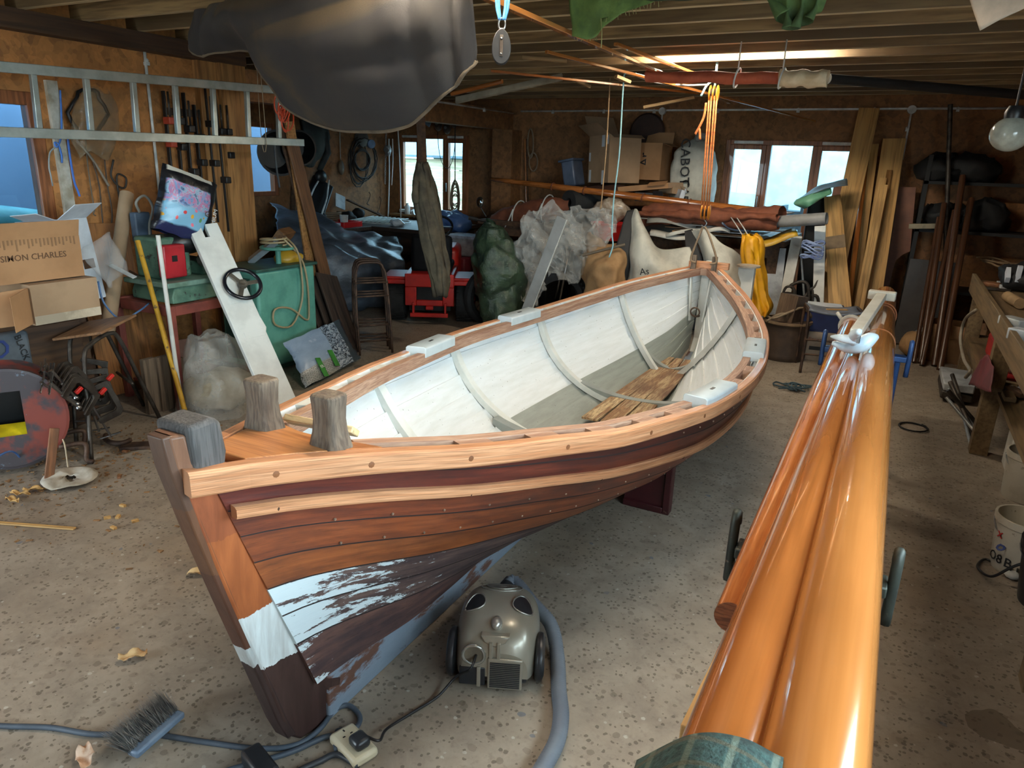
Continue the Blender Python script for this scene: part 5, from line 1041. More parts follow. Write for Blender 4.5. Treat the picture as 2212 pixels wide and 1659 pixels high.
m_ = YP(1037, 437, 6.35); g = G(); g.sphere(m_, (.045, .02, .055), 14); mi = g.done('mirror', paint('mirror_back', (70, 66, 60), rough=.3, metal=.7), mb, smooth=True); G().tube([m_-V((0, 0, .04)), YP(1050, 468, 6.4)], .006, 6).done('mirror_stalk', BLK, mb)
G().sphere(m_+V((.004, -.018, -.005)), (.035, .006, .042), 12).done('mirror_glass', paint('mirror_glass', (190, 196, 200), rough=.05, metal=1), mi, smooth=True)
# second wheel and mudguard, plastic sheeting, grey board
t = thing('motorbike', 'motorbike wheel and mudguard half hidden behind the hanging plastic sheeting', 'motorbike', (-2.85, 6.9, 0)); W1_ = YP(1205, 640, 6.9); W1_.z = .3; Mw = Matrix.Rotation(-.9, 3, 'Z') @ Matrix.Rotation(PI/2, 3, 'Y')
g = G(); g.lathe([(.22, -.05), (.27, -.055), (.3, -.03), (.305, 0), (.3, .03), (.27, .055), (.22, .05)], W1_, Mw, 30, cap=False); [g.box(W1_+Mw @ V((.3*math.cos(a), .3*math.sin(a), 0)), (.02, .02, .07), Mw @ Matrix.Rotation(a, 3, 'Z')) for a in [2*PI*i/40 for i in range(40)]]; g.done('tyre', RUB, t)
g = G(); g.grid(lambda u, v: W1_+Mw @ V((.33*math.cos(lerp(-2.6, -.2, u)-PI/2+2.9), .33*math.sin(lerp(-2.6, -.2, u)-PI/2+2.9), lerp(-.07, .07, v))), 16, 4); g.done('mudguard', paint('mudguard_grey', (150, 140, 128), (120, 112, 102), .5), t, smooth=True, solid=.004)
for s in (-.08, .08): G().tube([W1_+Mw @ V((0, 0, s)), W1_+Mw @ V((0, 0, s))+V((.06, .05, .55))], .015, 8).done('fork_leg', STEEL, t, smooth=True)
t = thing('plastic_sheeting', 'big clump of crumpled clear plastic sheeting hanging over the motorbikes', 'sheeting', YP(1180, 660, 6.55))
for i, (x, y, rx, rz_, Y_) in enumerate(((1150, 535, .22, .26, 6.6), (1200, 495, .3, .22, 6.75), (1265, 500, .28, .24, 6.9), (1145, 600, .13, .3, 6.6), (1225, 560, .2, .25, 6.8))): blob('film_fold', 0, 0, YP(x, y, Y_), (rx, .16, rz_), CFILM, .12, 5, i*3, parent=t, n=40, facet=1)
a = YP(1138, 668, 6.3); b = YP(1214, 470, 6.3); d = b-a; a = a-d*((a.z-.01)/d.z)
gb = plank('grey_board', 'long grey board with white edges leaning against the plastic sheeting', 'board', a, b, .1, .02, paint('grey_paint', (142, 142, 140), (128, 128, 126), .6), (.2, -1, .2)); 
g = G(); g.bb((0, -.058, -.0112), ((b-a).length, -.0502, .0112)); L_ = (b-a).length; g.b.transform(gb.matrix_basis); g.done('white_edge', paint('edge_white', (214, 212, 204)), gb)
rows = [[YP(1262, 560, 7.0), YP(1268, 502, 7.05), YP(1310, 525, 6.9), YP(1348, 520, 7.0)], [YP(1256, 580, 6.9), YP(1290, 555, 6.75), YP(1325, 555, 6.7), YP(1350, 560, 6.85)], [YP(1262, 615, 6.85), YP(1285, 590, 6.65), YP(1320, 590, 6.6), YP(1352, 600, 6.8)], [YP(1258, 640, 6.8), YP(1285, 655, 6.65), YP(1320, 660, 6.6), YP(1352, 660, 6.75)]]
sheet('tan_tarp', 'tan canvas bundle heaped between the plastic sheeting and the cream covers', 'tarpaulin', rows, TAN, 16, 27, .05, 6, 2)
a, b = YP(1258, 552, 6.6), YP(1350, 528, 6.75); rod('wooden_stick', 'weathered stick lying across the tan canvas bundle', 'stick', a, b, .014, wood('stick', (112, 98, 80), (84, 72, 58), 0))
c = YP(1318, 497, 7.4); t = thing('red_tub', 'red plastic tub behind the tan canvas bundle', 'tub', c); G().lathe([(.17, -.1), (.2, .06), (.215, .06), (.215, .08), (.195, .08), (.16, -.08), (0, -.08)], c, cap=False).done('tub_body', RED, t, smooth='auto')
# pile on the back table
pt = thing('back_table', 'dark timber table under the heap along the back wall', 'table', (-2.8, 8.1, 0)); G().bb((-4.45, 7.5, .98), (-.95, 8.85, 1.03)).done('table_top', DARKW, pt); G().bb((-4.4, 7.55, .86), (-1, 7.6, .98)).done('apron', DARKW, pt)
for x in (-4.35, -2.7, -1.05): G().bb((x-.05, 7.56, 0), (x+.05, 7.66, .98)).done('leg', DARKW, pt); G().bb((x-.05, 8.7, 0), (x+.05, 8.8, .98)).done('leg', DARKW, pt)
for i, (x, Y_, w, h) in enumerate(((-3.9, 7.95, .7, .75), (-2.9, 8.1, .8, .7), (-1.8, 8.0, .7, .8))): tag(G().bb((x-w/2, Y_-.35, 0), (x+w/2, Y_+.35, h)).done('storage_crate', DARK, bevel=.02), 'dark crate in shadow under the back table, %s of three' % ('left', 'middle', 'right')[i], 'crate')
A_, B_ = YP(1066, 480, 7.75), YP(1232, 448, 7.75); ax = (B_-A_); t = thing('sail_bundle', 'rust-brown sail rolled into a bundle tied with white cord, on the back heap', 'sail', (A_+B_)/2-V((0, 0, .2)))
g = G(); g.grid(lambda u, v: A_+ax*v+(basis(ax) @ V((0, math.cos(2*PI*u)*.17, math.sin(2*PI*u)*.15)))*(math.sin(PI*min(.97, max(.03, v)))**.35)+noise.noise_vector(V((u*6, v*8, 0)))*.03+V((0, 0, .02)), 20, 24, cu=True); g.done('sailcloth', SAILB, t, smooth=True)
for f in (.35, .72): g = G(); g.tube([A_+ax*(f+.05*math.sin(a))+(basis(ax) @ V((0, math.cos(a)*.185, math.sin(a)*.165)))+V((0, 0, .02)) for a in [2*PI*i/20 for i in range(20)]], .008, 6, True); g.tube(spline([A_+ax*f+V((0, -.17, .1)), A_+ax*(f-.05)+V((.02, -.2, 0)), A_+ax*(f-.1)+V((0, -.19, -.12))], 5), .008, 6); g.done('cord', MATS['rope_white'], t, smooth=True)
c = YP(1228, 437, 7.7); ax2 = V((.5, 1, .0)).normalized(); t = thing('foam_roll', 'black foam mat rolled up, end on, above the rust-brown sail bundle', 'roll', c); g = G(); g.lathe([(.05, 0), (.13, 0), (.135, .01), (.135, .7), (.05, .7), (.05, 0)], c, basis(ax2) @ Matrix.Rotation(PI/2, 3, 'Y'), 28, cap=False); g.done('roll_body', RUB, t, smooth='auto')
ms = thing('varnished_mast', 'varnished mast lying across the top of the back heap', 'mast', YP(1380, 430, 7.75)); a, b = YP(1062, 387, 7.9), YP(1640, 457, 7.5)
G().tube([a, a.lerp(b, .08), a.lerp(b, .3), b], [.022, .03, .036, .04], 14).done('spar', VARN, ms, smooth=True)
for i, f in enumerate((.27, .4, .52, .62, .78)): c = a.lerp(b, f); R_ = basis(b-a); g = G(); g.tube([c+R_ @ V((.006*math.sin(q), .042*math.cos(q), .042*math.sin(q))) for q in [2*PI*k_/14 for k_ in range(14)]], .007, 6, True); g.done('lashing', SAILB, ms)
a, b = YP(1395, 455, 7.6), YP(1690, 462, 7.35); t = thing('furled_sail', 'dark brown furled sail lying along the mast on the back heap', 'sail', (a+b)/2); R_ = basis(b-a)
for i, (dz, dy, r_) in enumerate(((0, 0, .085), (-.08, -.06, .075), (-.03, -.13, .06))): g = G(); g.grid(lambda u, v: a.lerp(b, v)+R_ @ V((0, dy+math.cos(2*PI*u)*r_*(1+.25*math.sin(v*9+i)), dz+math.sin(2*PI*u)*r_*(.75+.25*math.sin(v*7+2*i))))+noise.noise_vector(V((u*4, v*16, i)))*.025, 16, 40, cu=True); g.done('fold', SAILB, t, smooth=True)
sheet('sail_cloth', 'loose brown sail cloth spread between the boxes and the mast', 'sail', [[YP(1250, 405, 8.3), YP(1330, 398, 8.3), YP(1440, 425, 8.3)], [YP(1265, 420, 7.95), YP(1340, 420, 7.9), YP(1450, 445, 7.9)]], paint('sail_dark', (88, 52, 36), (66, 40, 30), .85), 20, 10, .03, 5)
blob('film_bag', 'crumpled clear plastic over brown cloth below the foam roll', 'bag', YP(1320, 455, 7.6), (.22, .15, .13), paint('film_brown', (150, 130, 110), (196, 184, 168), .2, scale=14), .05, 10, 3)
# boxes, tub and bag on the heap
c = YP(1318, 392, 8.3); b1 = carton('big open cardboard box with taped corners on the back heap', (c.x-.02, 8.45, c.z-.02), (.5, .42, .54), -.7, 0, -.04, [(0, 145, .2), (3, 125, .3), (1, 205, .1)], mat=CARD3)
for x, z, w, h in ((.1, .47, .07, .13), (.2, .48, .05, .1), (.12, .06, .06, .16), (-.2, .08, .05, .14), (-.22, .3, .04, .1)):
    g = G(); g.bb((x-w/2, -.2115, z-h/2), (x+w/2, -.2105, z+h/2)); g.b.transform(b1.matrix_basis); g.done('white_tape', PAPER, b1)
c2 = YP(1392, 388, 8.6); b2 = carton('open cardboard box marked Ar standing behind the big taped box', (c2.x+.04, 8.72, c2.z), (.36, .32, .42), -.1, 0, 0, [(2, 110, .14), (1, 200, .1)]); lettering('Ar', .15, L2W(b2, (-.03, -.1612, .23)), (-.1, 0, 1), (-1, 0, -.1), INKK, b2)
for i, (x, y, w, h) in enumerate(((1273, 378, .04, .13), (1336, 305, .05, .09), (1356, 303, .03, .1), (1342, 365, .05, .14))): pass
c = YP(1238, 375, 8.25); t = thing('plastic_tub', 'slate-blue plastic tub tilted against the big taped box', 'tub', c-V((0, 0, .15))); g = G(); g.box(c, (.16, .3, .3), Matrix.Rotation(-.2, 3, 'Y')); g.done('tub_body', paint('tub_slate', (72, 84, 106), (56, 68, 88), .4), t, bevel=.02); g = G(); g.box(c+V((-.035, 0, .15)), (.2, .34, .025), Matrix.Rotation(-.2, 3, 'Y')); g.done('rim', MATS['tub_slate'], t, bevel=.005)
for i, (x, y, Y_, d, rz_, m, lb) in enumerate(((1405, 405, 8.1, (.62, .4, .06), -.15, CARD, 'flat brown carton lying beside the big taped box'), (1400, 425, 7.95, (.3, .2, .09), .4, paint('card_black', (46, 46, 50), (30, 30, 34), .5), 'black printed carton lying on the brown sail cloth'), (1452, 412, 8.1, (.18, .26, .07), .9, CARD3, 'small brown carton at the foot of the big white sack'), (1468, 424, 7.95, (.05, .22, .14), .5, PAPER, 'narrow white carton at the foot of the big white sack'))):
    g = G(); c = YP(x, y, Y_); R_ = Matrix.Rotation(rz_, 3, 'Z') @ Matrix.Rotation(.12*(i-1), 3, 'Y'); t = thing('cardboard_box', lb, 'box', c); g.box(c, d, R_); g.done('box_body', m, t, bevel=.003); g = G(); g.box(c+R_ @ V((d[0]*.3, -d[1]*.5-.01, d[2]*.5)), (d[0]*.35, .08, .004), R_ @ Matrix.Rotation(.5, 3, 'X')); g.done('flap', m, t)
cb_ = thing('builders_sack', 'big white woven sack printed CABOT standing against the back wall', 'sack', YP(1497, 445, 8.6)); g = G()
def sack(u, v):
    w = tab([(0, .25), (.15, .265), (.6, .26), (.8, .23), (.92, .14), (1, .05)], v); a = 2*PI*u; q = YP(1497, 446, 8.6); s_ = lambda t: math.copysign(abs(t)**.7, t)
    return V((q.x-.03-.02*v+w*s_(math.cos(a)), 8.62+min(w, .2)*s_(math.sin(a))*.9, q.z+.8*v*.93))+noise.noise_vector(V((math.cos(a)*2, math.sin(a)*2, v*5)))*.025
g.grid(sack, 36, 26, cu=True); g.done('sack_body', CANV, cb_, smooth=True); blob('tied_neck', 0, 0, YP(1515, 300, 8.6), (.09, .06, .07), paint('neck_dark', (92, 92, 90), (170, 170, 164), .7), .03, 12, parent=cb_)
q = YP(1477, 350, 8.36); lettering('CABOT', .155, q+V((0, .04, 0)), (.06, 0, -1), (1, 0, .06), INKK, cb_); q = YP(1477, 412, 8.36); lettering('CAB', .13, q+V((0, .04, 0)), (.02, 0, -1), (1, 0, .02), INKK, cb_)
# cream covers
for i, (rows, lb) in enumerate((([[YP(1372, 452, 7.15), YP(1382, 462, 7.1), YP(1420, 530, 7.0), YP(1490, 535, 7.1)], [YP(1366, 500, 7.0), YP(1384, 500, 6.9), YP(1430, 560, 6.85), YP(1495, 560, 7.0)], [YP(1360, 560, 6.9), YP(1382, 560, 6.75), YP(1430, 590, 6.75), YP(1490, 595, 6.95)], [YP(1356, 640, 6.9), YP(1382, 650, 6.7), YP(1430, 655, 6.75), YP(1490, 655, 6.95)]], 'cream canvas cover draped to a tall peak left of the stern'),
    ([[YP(1494, 496, 7.3), YP(1520, 500, 7.15), YP(1560, 525, 7.1), YP(1603, 556, 7.2)], [YP(1508, 530, 7.2), YP(1530, 535, 7.0), YP(1565, 560, 7.0), YP(1606, 580, 7.15)], [YP(1520, 570, 7.15), YP(1540, 575, 6.95), YP(1570, 590, 6.95), YP(1606, 620, 7.1)], [YP(1522, 640, 7.15), YP(1545, 650, 6.95), YP(1575, 655, 6.95), YP(1606, 660, 7.1)]], 'cream canvas cover draped over gear right behind the stern'))):
    t = thing('canvas_cover', lb, 'cover', (rows[2][1]+rows[2][2])/2); sheet('canvas', 0, 0, rows, CANV, 14, 27, .03, 5, i*4, parent=t)
    r0 = rows; sheet('dark_lining', 0, 0, [[r[0], r[0]+V((-.06-.05*k_, -.06, -.02))] for k_, r in enumerate(r0)], paint('lining_black', (34, 34, 36), (26, 26, 28), .7), 6, 27, .01, 5, parent=t)
    if i == 0: lettering('As', .09, YP(1392, 587, 6.62), (1, 0, .2), (-.2, 0, 1), INKK, t)
# shelf of flat boards and scraps behind the stern
random.seed(11); cols = [CARD, CARD2, CARD3, PAPER, paint('board_grey', (150, 148, 142), (130, 128, 122), .7), PALE, DARKW, paint('board_white', (206, 204, 196), (186, 184, 176), .7)]; nm = 'cardboard cardboard cardboard white-card grey pale-wood dark white'.split()
for i in range(22):
    k_ = random.randrange(8); z = 1.037+.0125*i; L_ = random.uniform(.45, 1.0); x = random.uniform(-1.95, -1.3); y = random.uniform(7.34, 7.5)
    g = G(); g.box((x, y+.3, z), (L_, random.uniform(.3, .5), random.uniform(.006, .011)), Matrix.Rotation(random.uniform(-.12, .12), 3, 'Z')); g.jag(.004, 9, i)
    tag(g.done('flat_board', cols[k_]), '%s flat sheet in the stack behind the stern, %s from the bottom' % (nm[k_], 'first second third fourth fifth sixth seventh eighth ninth tenth eleventh twelfth thirteenth fourteenth fifteenth sixteenth seventeenth eighteenth nineteenth twentieth twenty-first twenty-second'.split()[i]), 'board', 'flat sheets stacked behind the stern')
for i, (a, b, w, m, lb) in enumerate((((1400, 470), (1505, 482), .2, 'board_grey', 'grey curved panel lying on the heap left of the lower block'), ((1440, 512), (1560, 480), .09, 'board_white', 'long white lath slanting across the heap behind the stern'), ((1405, 505), (1500, 505), .14, 'board_white', 'white board lying in front on the heap behind the stern'), ((1560, 470), (1620, 490), .22, 'tub_slate', 'dark grey rubber mat curled on the stacked sheets'), ((1640, 520), (1720, 505), .16, 'yellow_plastic', 'crumpled mustard paper sack on the stacked sheets'), ((1520, 492), (1575, 500), .1, 'board_white', 'small white card sliding off the stacked sheets'))):
    A_ = YP(*a, 7.45-.03*i); B_ = YP(*b, 7.45-.03*i+.1); g = G(); L_ = (B_-A_).length; g.grid(lambda u, v: (u*L_, (v-.5)*w, .03*math.sin(u*4+i)+.02*math.sin(v*5)), 10, 4); o = g.done('scrap_sheet', MATS[m], solid=.006, smooth=True, origin=(0, 0, 0)); o.matrix_basis = Matrix.Translation(A_) @ basis(B_-A_, (0, -.6, 1)).to_4x4(); tag(o, lb, 'panel')
a, b = YP(1598, 484, 7.42), YP(1786, 472, 7.25); t = thing('drain_pipe', 'grey plastic pipe lying across the window behind the yellow oilskin', 'pipe', (a+b)/2); R_ = basis(b-a) @ Matrix.Rotation(PI/2, 3, 'Y'); G().lathe([(.05, 0), (.055, 0), (.055, (b-a).length), (.047, (b-a).length), (.047, .1)], a, R_, 20, cap=False).done('pipe_body', paint('pipe_grey', (140, 140, 140), (122, 122, 122), .5), t, smooth='auto')
# yellow oilskin
oy = thing('oilskin_trousers', 'bright yellow oilskin trousers hung by white cords behind the stern', 'trousers', YP(1640, 685, 6.95)); YO = paint('oilskin_yellow', (224, 162, 24), (196, 136, 18), .45, scale=5, bump=.15)
rows = []
for y, x0_, x1_, d in ((506, 1605, 1632, .05), (520, 1600, 1648, .1), (560, 1602, 1652, .12), (600, 1610, 1655, .11), (640, 1622, 1660, .1), (665, 1630, 1665, .1), (682, 1634, 1660, .09)): rows.append([YP((x0_+x1_)/2+(x1_-x0_)/2*math.cos(a), y, 6.95)+V((0, d*math.sin(a), 0)) for a in [2*PI*i/12 for i in range(12)]])
RS = [spline(r, 3, True) for r in rows]; CS = [spline([r[i] for r in RS], 5) for i in range(len(RS[0]))]; n = len(CS); m = len(CS[0])-1; g = G()
g.grid(lambda u, v: CS[round(u*n) % n][round(v*m)]+noise.noise_vector(V((math.cos(2*PI*u)*3, math.sin(2*PI*u)*3, v*5)))*.03+V((0, .035*math.cos(2*PI*u*6)*v, 0)), n, m, cu=True); g.done('trousers_body', YO, oy, smooth=True)
for x in (1578, 1590): G().tube(spline([YP(x, 468, 7.25), YP(x+15, 490, 7.05), YP(x+28, 512, 6.95)], 4), .005, 6).done('brace_cord', MATS['rope_white'], oy, smooth=True)
# pedestal, bucket, odd boards
pd = thing('white_pedestal', 'white post with a flat top standing just behind the stern quarter', 'pedestal', YP(1618, 650, 6.45)); c = YP(1617, 574, 6.45); c.z -= .01
G().lathe([(0, 0), (.1, 0), (.1, .015), (0, .02)], c, n=20).done('top_plate', paint('plate_worn', (176, 166, 150), (130, 116, 100), .6), pd); g = G(); g.prism([c+V((x, -.045, z)) for x, z in ((-.075, 0), (.06, 0), (.06, -c.z), (-.04, -c.z), (-.04, -.14), (-.075, -.06))], (0, .09, 0)); g.done('post', WPT, pd, bevel=.005)
bk = ZP(1682, 782)+V((0, .2, 0)); t = thing('iron_bucket', 'rusty brown iron bucket with a pale rim beside the yellow oilskin', 'bucket', bk)
BR_ = paint('bucket_rust', (78, 62, 50), (56, 44, 36), .7, .2, bump=.2); G().lathe([(.19, 0), (.2, .02), (.2, .06), (.195, .07), (.205, .34), (.205, .36)], bk).done('bucket_body', BR_, t, smooth='auto'); G().lathe([(.205, .34), (.222, .35), (.222, .37), (.2, .37)], bk, cap=False).done('rim', paint('rim_tan', (150, 124, 96), rough=.7), t, smooth='auto'); G().lathe([(.0, .3), (.2, .3)], bk, cap=False).done('fill', DARK, t)
plank('timber_block', 'old square timber block standing in the iron bucket', 'wood', bk+V((0, .0, .31)), bk+V((.03, .03, .6)), .2, .18, wood('old_block', (112, 92, 74), (84, 66, 52), 0), (1, -.4, 0))
rope('old_rope', 'weathered rope lying across the rusty iron bucket', 'rope', [bk+V(p) for p in ((-.19, -.05, .39), (-.1, -.18, .4), (.02, -.12, .46), (.12, -.05, .5), (.2, .0, .42), (.1, .12, .4), (-.05, -.15, .44), (-.16, -.16, .36))], .012, MATS['rope_grey'])
for i, (p, q, w, m, lb) in enumerate((((1768, 640), (1772, 488), .1, 'white_gloss', 'white-painted board standing upright left of the tall planks'), ((1672, 610), (1680, 536), .16, 'panel_pale', 'pale blue-grey panel standing behind the yellow oilskin'), ((1712, 560), (1722, 510), .1, 'board_white', 'short white board standing in the dark gap right of the oilskin'), ((1716, 640), (1722, 560), .03, 'scrap', 'thin pinkish lath standing right of the oilskin'), ((1676, 660), (1694, 566), .06, 'dark_steel', 'grimy grey pipe leaning behind the iron bucket'), ((1738, 650), (1728, 520), .02, 'galvanised', 'thin metal rod standing right of the oilskin'))):
    a, b = YP(*p, 7.5+.06*i), YP(*q, 7.55+.06*i); d = b-a; a = a-d*((a.z-.01)/d.z); plank('upright_board', lb, 'board', a, b, w, .025, MATS[m], (0, -1, 0))
c = YP(1754, 540, 7.35); g = G(); g.tube([c+V((.1*math.cos(a), .035+.05*math.sin(a), .07*math.sin(a*.31)+.02*math.sin(2*a))) for a in [i*.45 for i in range(90)]], .007, 6); tag(g.done('rope_coil', paint('rope_bluewhite', (150, 168, 206), (96, 112, 160), .7), smooth=True), 'blue-white rope wound round the upright white board', 'rope')
for i in range(7): a = YP(1690+9*i, 640+(i % 3)*18, 7.2+.05*i); rope('dark_tubing', 'tangled dark tubing beside the iron bucket, strand %s' % 'one two three four five six seven'.split()[i], 'tube', [V((a.x, a.y, .02)), a, a+V((.05*(-1)**i, 0, .1)), a+V((.1, .03, .02+.03*i)), V((a.x+.14, a.y+.05, .1+.03*i))], .012+.004*(i % 2), MATS['dark_steel'], group='tangled tubing by the bucket')
# folded tarps by the right-hand window
sheet('folded_tarp', 'grey tarpaulin folded over a dark bundle at the right of the window', 'tarpaulin', [[YP(1725, 428, 8.1), YP(1770, 402, 8.1), YP(1828, 386, 8.2)], [YP(1726, 434, 7.8), YP(1772, 412, 7.8), YP(1830, 400, 7.9)]], paint('tarp_grey', (104, 112, 116), (80, 88, 92), .5), 10, 8, .02, 6)
sheet('green_tarp', 'pale green plastic sheet hanging under the folded grey tarpaulin', 'tarpaulin', [[YP(1720, 430, 7.85), YP(1752, 418, 7.8), YP(1797, 403, 7.9)], [YP(1716, 440, 7.8), YP(1748, 432, 7.75), YP(1798, 418, 7.85)], [YP(1738, 450, 7.85), YP(1750, 446, 7.75), YP(1775, 425, 7.85)]], paint('sheet_green', (112, 170, 140), (86, 144, 116), .4), 10, 12, .015, 6)
tag(G().bb((-.88, 8.3, 0), (-.67, 8.6, 1.45)).jag(.02, 6).done('dark_bundle', DARK, bevel=.04), 'tall dark bundle standing under the folded grey tarpaulin', 'bundle')
# stool, crate and printed carton
S0 = ZP(1728, 805); t = thing('tube_stool', 'steel tube stool with a worn grey seat in front of the tall planks', 'stool', S0+V((.2, .2, 0))); ux, uy = V((.42, .12, 0)), V((-.08, .34, 0))
for s in (0, 1):
    a = S0+ux*s; b = a+uy; h = .56; G().tube(spline([a, a+V((0, .02, h*.55)), a+uy*.12+V((0, 0, h-.03)), a+uy*.25+V((0, 0, h)), a+uy*.75+V((0, 0, h)), b-uy*.1+V((0, 0, h-.03)), b+V((0, -.02, h*.5)), b], 6), .0125, 8).done('leg_frame', RUST, t, smooth=True)
for z in (.17, .3): G().tube([S0+V((0, .01, z)), S0+ux+V((0, .01, z))], .009, 8).done('stretcher', RUST, t, smooth=True)
g = G(); g.grid(lambda u, v: S0+ux*u+uy*(.05+.9*v)+V((0, 0, .55-.03*math.sin(PI*u)+.012*math.cos(PI*2*v))), 10, 8); g.done('seat', paint('seat_grey', (120, 128, 142), (92, 98, 110), .4), t, smooth=True, solid=.02)
plank('wood_offcut', 'thin pale offcut lying on the worn grey stool seat', 'wood', S0+ux*.35+uy*.3+V((0, 0, .56)), S0+ux*.75+uy*.45+V((0, 0, .56)), .04, .008, PALE)
cc = ZP(1752, 782)+V((0, .25, 0)); t = carton('pale cardboard archive box with a hand slot under the blue crate', (cc.x, cc.y, 0), (.42, .34, .27), .15, open_=False, mat=paint('card_pale', (164, 148, 132), (146, 130, 114), .8)); g = G(); g.bb((-.07, -.1712, .1), (.07, -.1702, .135)); g.b.transform(t.matrix_basis); g.done('hand_slot', BLK, t); lettering('Freezents', .055, L2W(t, (.02, -.1708, .2)), (1, .15, 0), (0, 0, 1), paint('print_rust', (150, 74, 50)), t)
t = thing('plastic_crate', 'navy blue plastic crate stacked on the pale archive box', 'crate', (cc.x, cc.y, .272)); g = G(); M4 = rotm((cc.x, cc.y, .272), .15); [g.bb(a, b) for a, b in (((-.2, -.15, 0), (.2, .15, .01)), ((-.2, -.15, .01), (.2, -.14, .22)), ((-.2, .14, .01), (.2, .15, .22)), ((-.2, -.14, .01), (-.19, .14, .22)), ((.19, -.14, .01), (.2, .14, .22)))]; g.b.transform(M4); g.done('crate_body', paint('crate_navy', (32, 44, 92), (24, 34, 74), .4), t, bevel=.006)
g = G(); g.bb((-.17, -.12, .15), (.17, .12, .235)); g.jag(.01, 9); g.b.transform(M4); g.done('papers', PAPER, t)
# tall planks, oar and ply panels
for i, (p, q, w, m, lb, Y0, Y1) in enumerate((((1790, 640), (1878, 234), .15, PALE, 'tallest pale plank leaning on the back wall right of the window', 8.05, 8.9), ((1815, 670), (1798, 424), .14, PALE, 'short pale plank with a grey band leaning in front of the tall plank', 7.5, 8.2), ((1835, 690), (1885, 312), .09, PALE, 'pale plank with a broken top behind the varnished oar', 8.1, 8.93), ((1848, 690), (1908, 385), .05, PALE, 'narrow pale strip in the plank stack, left of the widest', 7.9, 8.6), ((1856, 690), (1914, 400), .03, PALE, 'thinnest pale strip in the plank stack, in front', 7.85, 8.5), ((1872, 690), (1932, 300), .16, PALE, 'wide pale plank at the right of the plank stack', 8.0, 8.9), ((1862, 690), (1922, 368), .04, wood('plank_tan', (176, 128, 72), (150, 104, 54), 0), 'narrow tan strip in the plank stack, beside the widest plank', 7.95, 8.7))):
    a, b = YP(*p, Y0), YP(*q, Y1); d = b-a; a = a-d*((a.z-.01)/d.z); o = plank('tall_plank', lb, 'plank', a, b, w*(1.6 if i == 1 else 1.35), .025, m, (0, -1, .3), 'pale planks on the back wall', taper=.7 if i == 1 else 1)
    if i == 1: L_ = (b-a).length; g = G(); g.bb((L_*.66, -.088, .0125), (L_*.74, .088, .0132)); g.b.transform(o.matrix_basis); g.done('grey_band', paint('band_grey', (126, 106, 82)), o)
a, b = YP(1828, 700, 7.8), YP(1872, 345, 8.8); d = b-a; a = a-d*((a.z-.01)/d.z); rod('varnished_oar', 'red-brown varnished oar loom leaning among the pale planks', 'oar', a, b, .028, VARN, .024)
PLYR = paint('ply_redbrown', (126, 76, 50), (104, 60, 40), .55, scale=4); t = thing('plywood_sheet', 'red-brown plywood panel with rounded notch and a finger hole, right of the planks', 'panel', (-.15, 8.6, 0))
pts = [YP(1800, 400, 8.72), YP(1979, 405, 8.72), YP(1966, 545, 8.62), YP(1950, 552, 8.61), YP(1934, 565, 8.6), YP(1915, 640, 8.53), YP(1905, 700, 8.48), YP(1780, 700, 8.48)]
pts = [V((p.x, 8.85-.06*(2-p.z)*2, p.z)) for p in pts]; pts[-2].z = pts[-1].z = .01; pts[-1].x = -.75
g = G(); g.prism(pts, (0, .018, 0)); g.done('panel_body', PLYR, t); c = YP(1916, 487, 8.6); c.y = 8.85-.12*(2-c.z)-.001; G().lathe([(.0, 0), (.028, 0), (.03, .004)], c, Matrix.Rotation(PI/2, 3, 'X'), 16, cap=False).done('finger_hole', BLK, t)
g = G(); L_ = [YP(x, y, 8.6) for x, y in ((1880, 436), (1928, 440), (1934, 452), (1922, 530), (1910, 540), (1862, 540))]; L_ = [V((p.x, 8.85-.12*(2-p.z)-.003, p.z)) for p in L_]; g.tube(L_, .004, 5); g.done('hatch_groove', BLK, t)
# dark shelf, sacks, dark spars in the back right corner
sh = thing('dark_shelf', 'dark shelf rack in the gloomy back right corner', 'shelf', (.5, 8.7, 0))
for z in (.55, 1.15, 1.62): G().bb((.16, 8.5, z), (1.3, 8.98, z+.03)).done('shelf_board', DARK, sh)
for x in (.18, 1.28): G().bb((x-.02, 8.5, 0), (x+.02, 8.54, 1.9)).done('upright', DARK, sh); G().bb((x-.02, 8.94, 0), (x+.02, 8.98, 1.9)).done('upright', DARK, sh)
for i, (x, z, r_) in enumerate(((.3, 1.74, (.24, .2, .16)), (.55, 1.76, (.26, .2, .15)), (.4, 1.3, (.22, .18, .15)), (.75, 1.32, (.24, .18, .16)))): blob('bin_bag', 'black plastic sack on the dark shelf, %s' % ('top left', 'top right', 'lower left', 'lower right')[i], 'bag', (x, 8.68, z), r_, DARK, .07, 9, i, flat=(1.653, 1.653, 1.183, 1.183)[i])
plank('pale_offcut', 'short pale offcut on the edge of the dark shelf', 'wood', (.1, 8.46, 1.2), (.36, 8.46, 1.22), .05, .05, paint('offcut_pale', (150, 138, 112)), (0, -1, 0))
plank('charcoal_sheet', 'charcoal panel standing right of the red-brown plywood', 'panel', (.36, 8.3, .01), (.38, 8.42, .88), .42, .02, paint('charcoal', (52, 48, 48), (40, 38, 38), .5), (0, -1, .1))
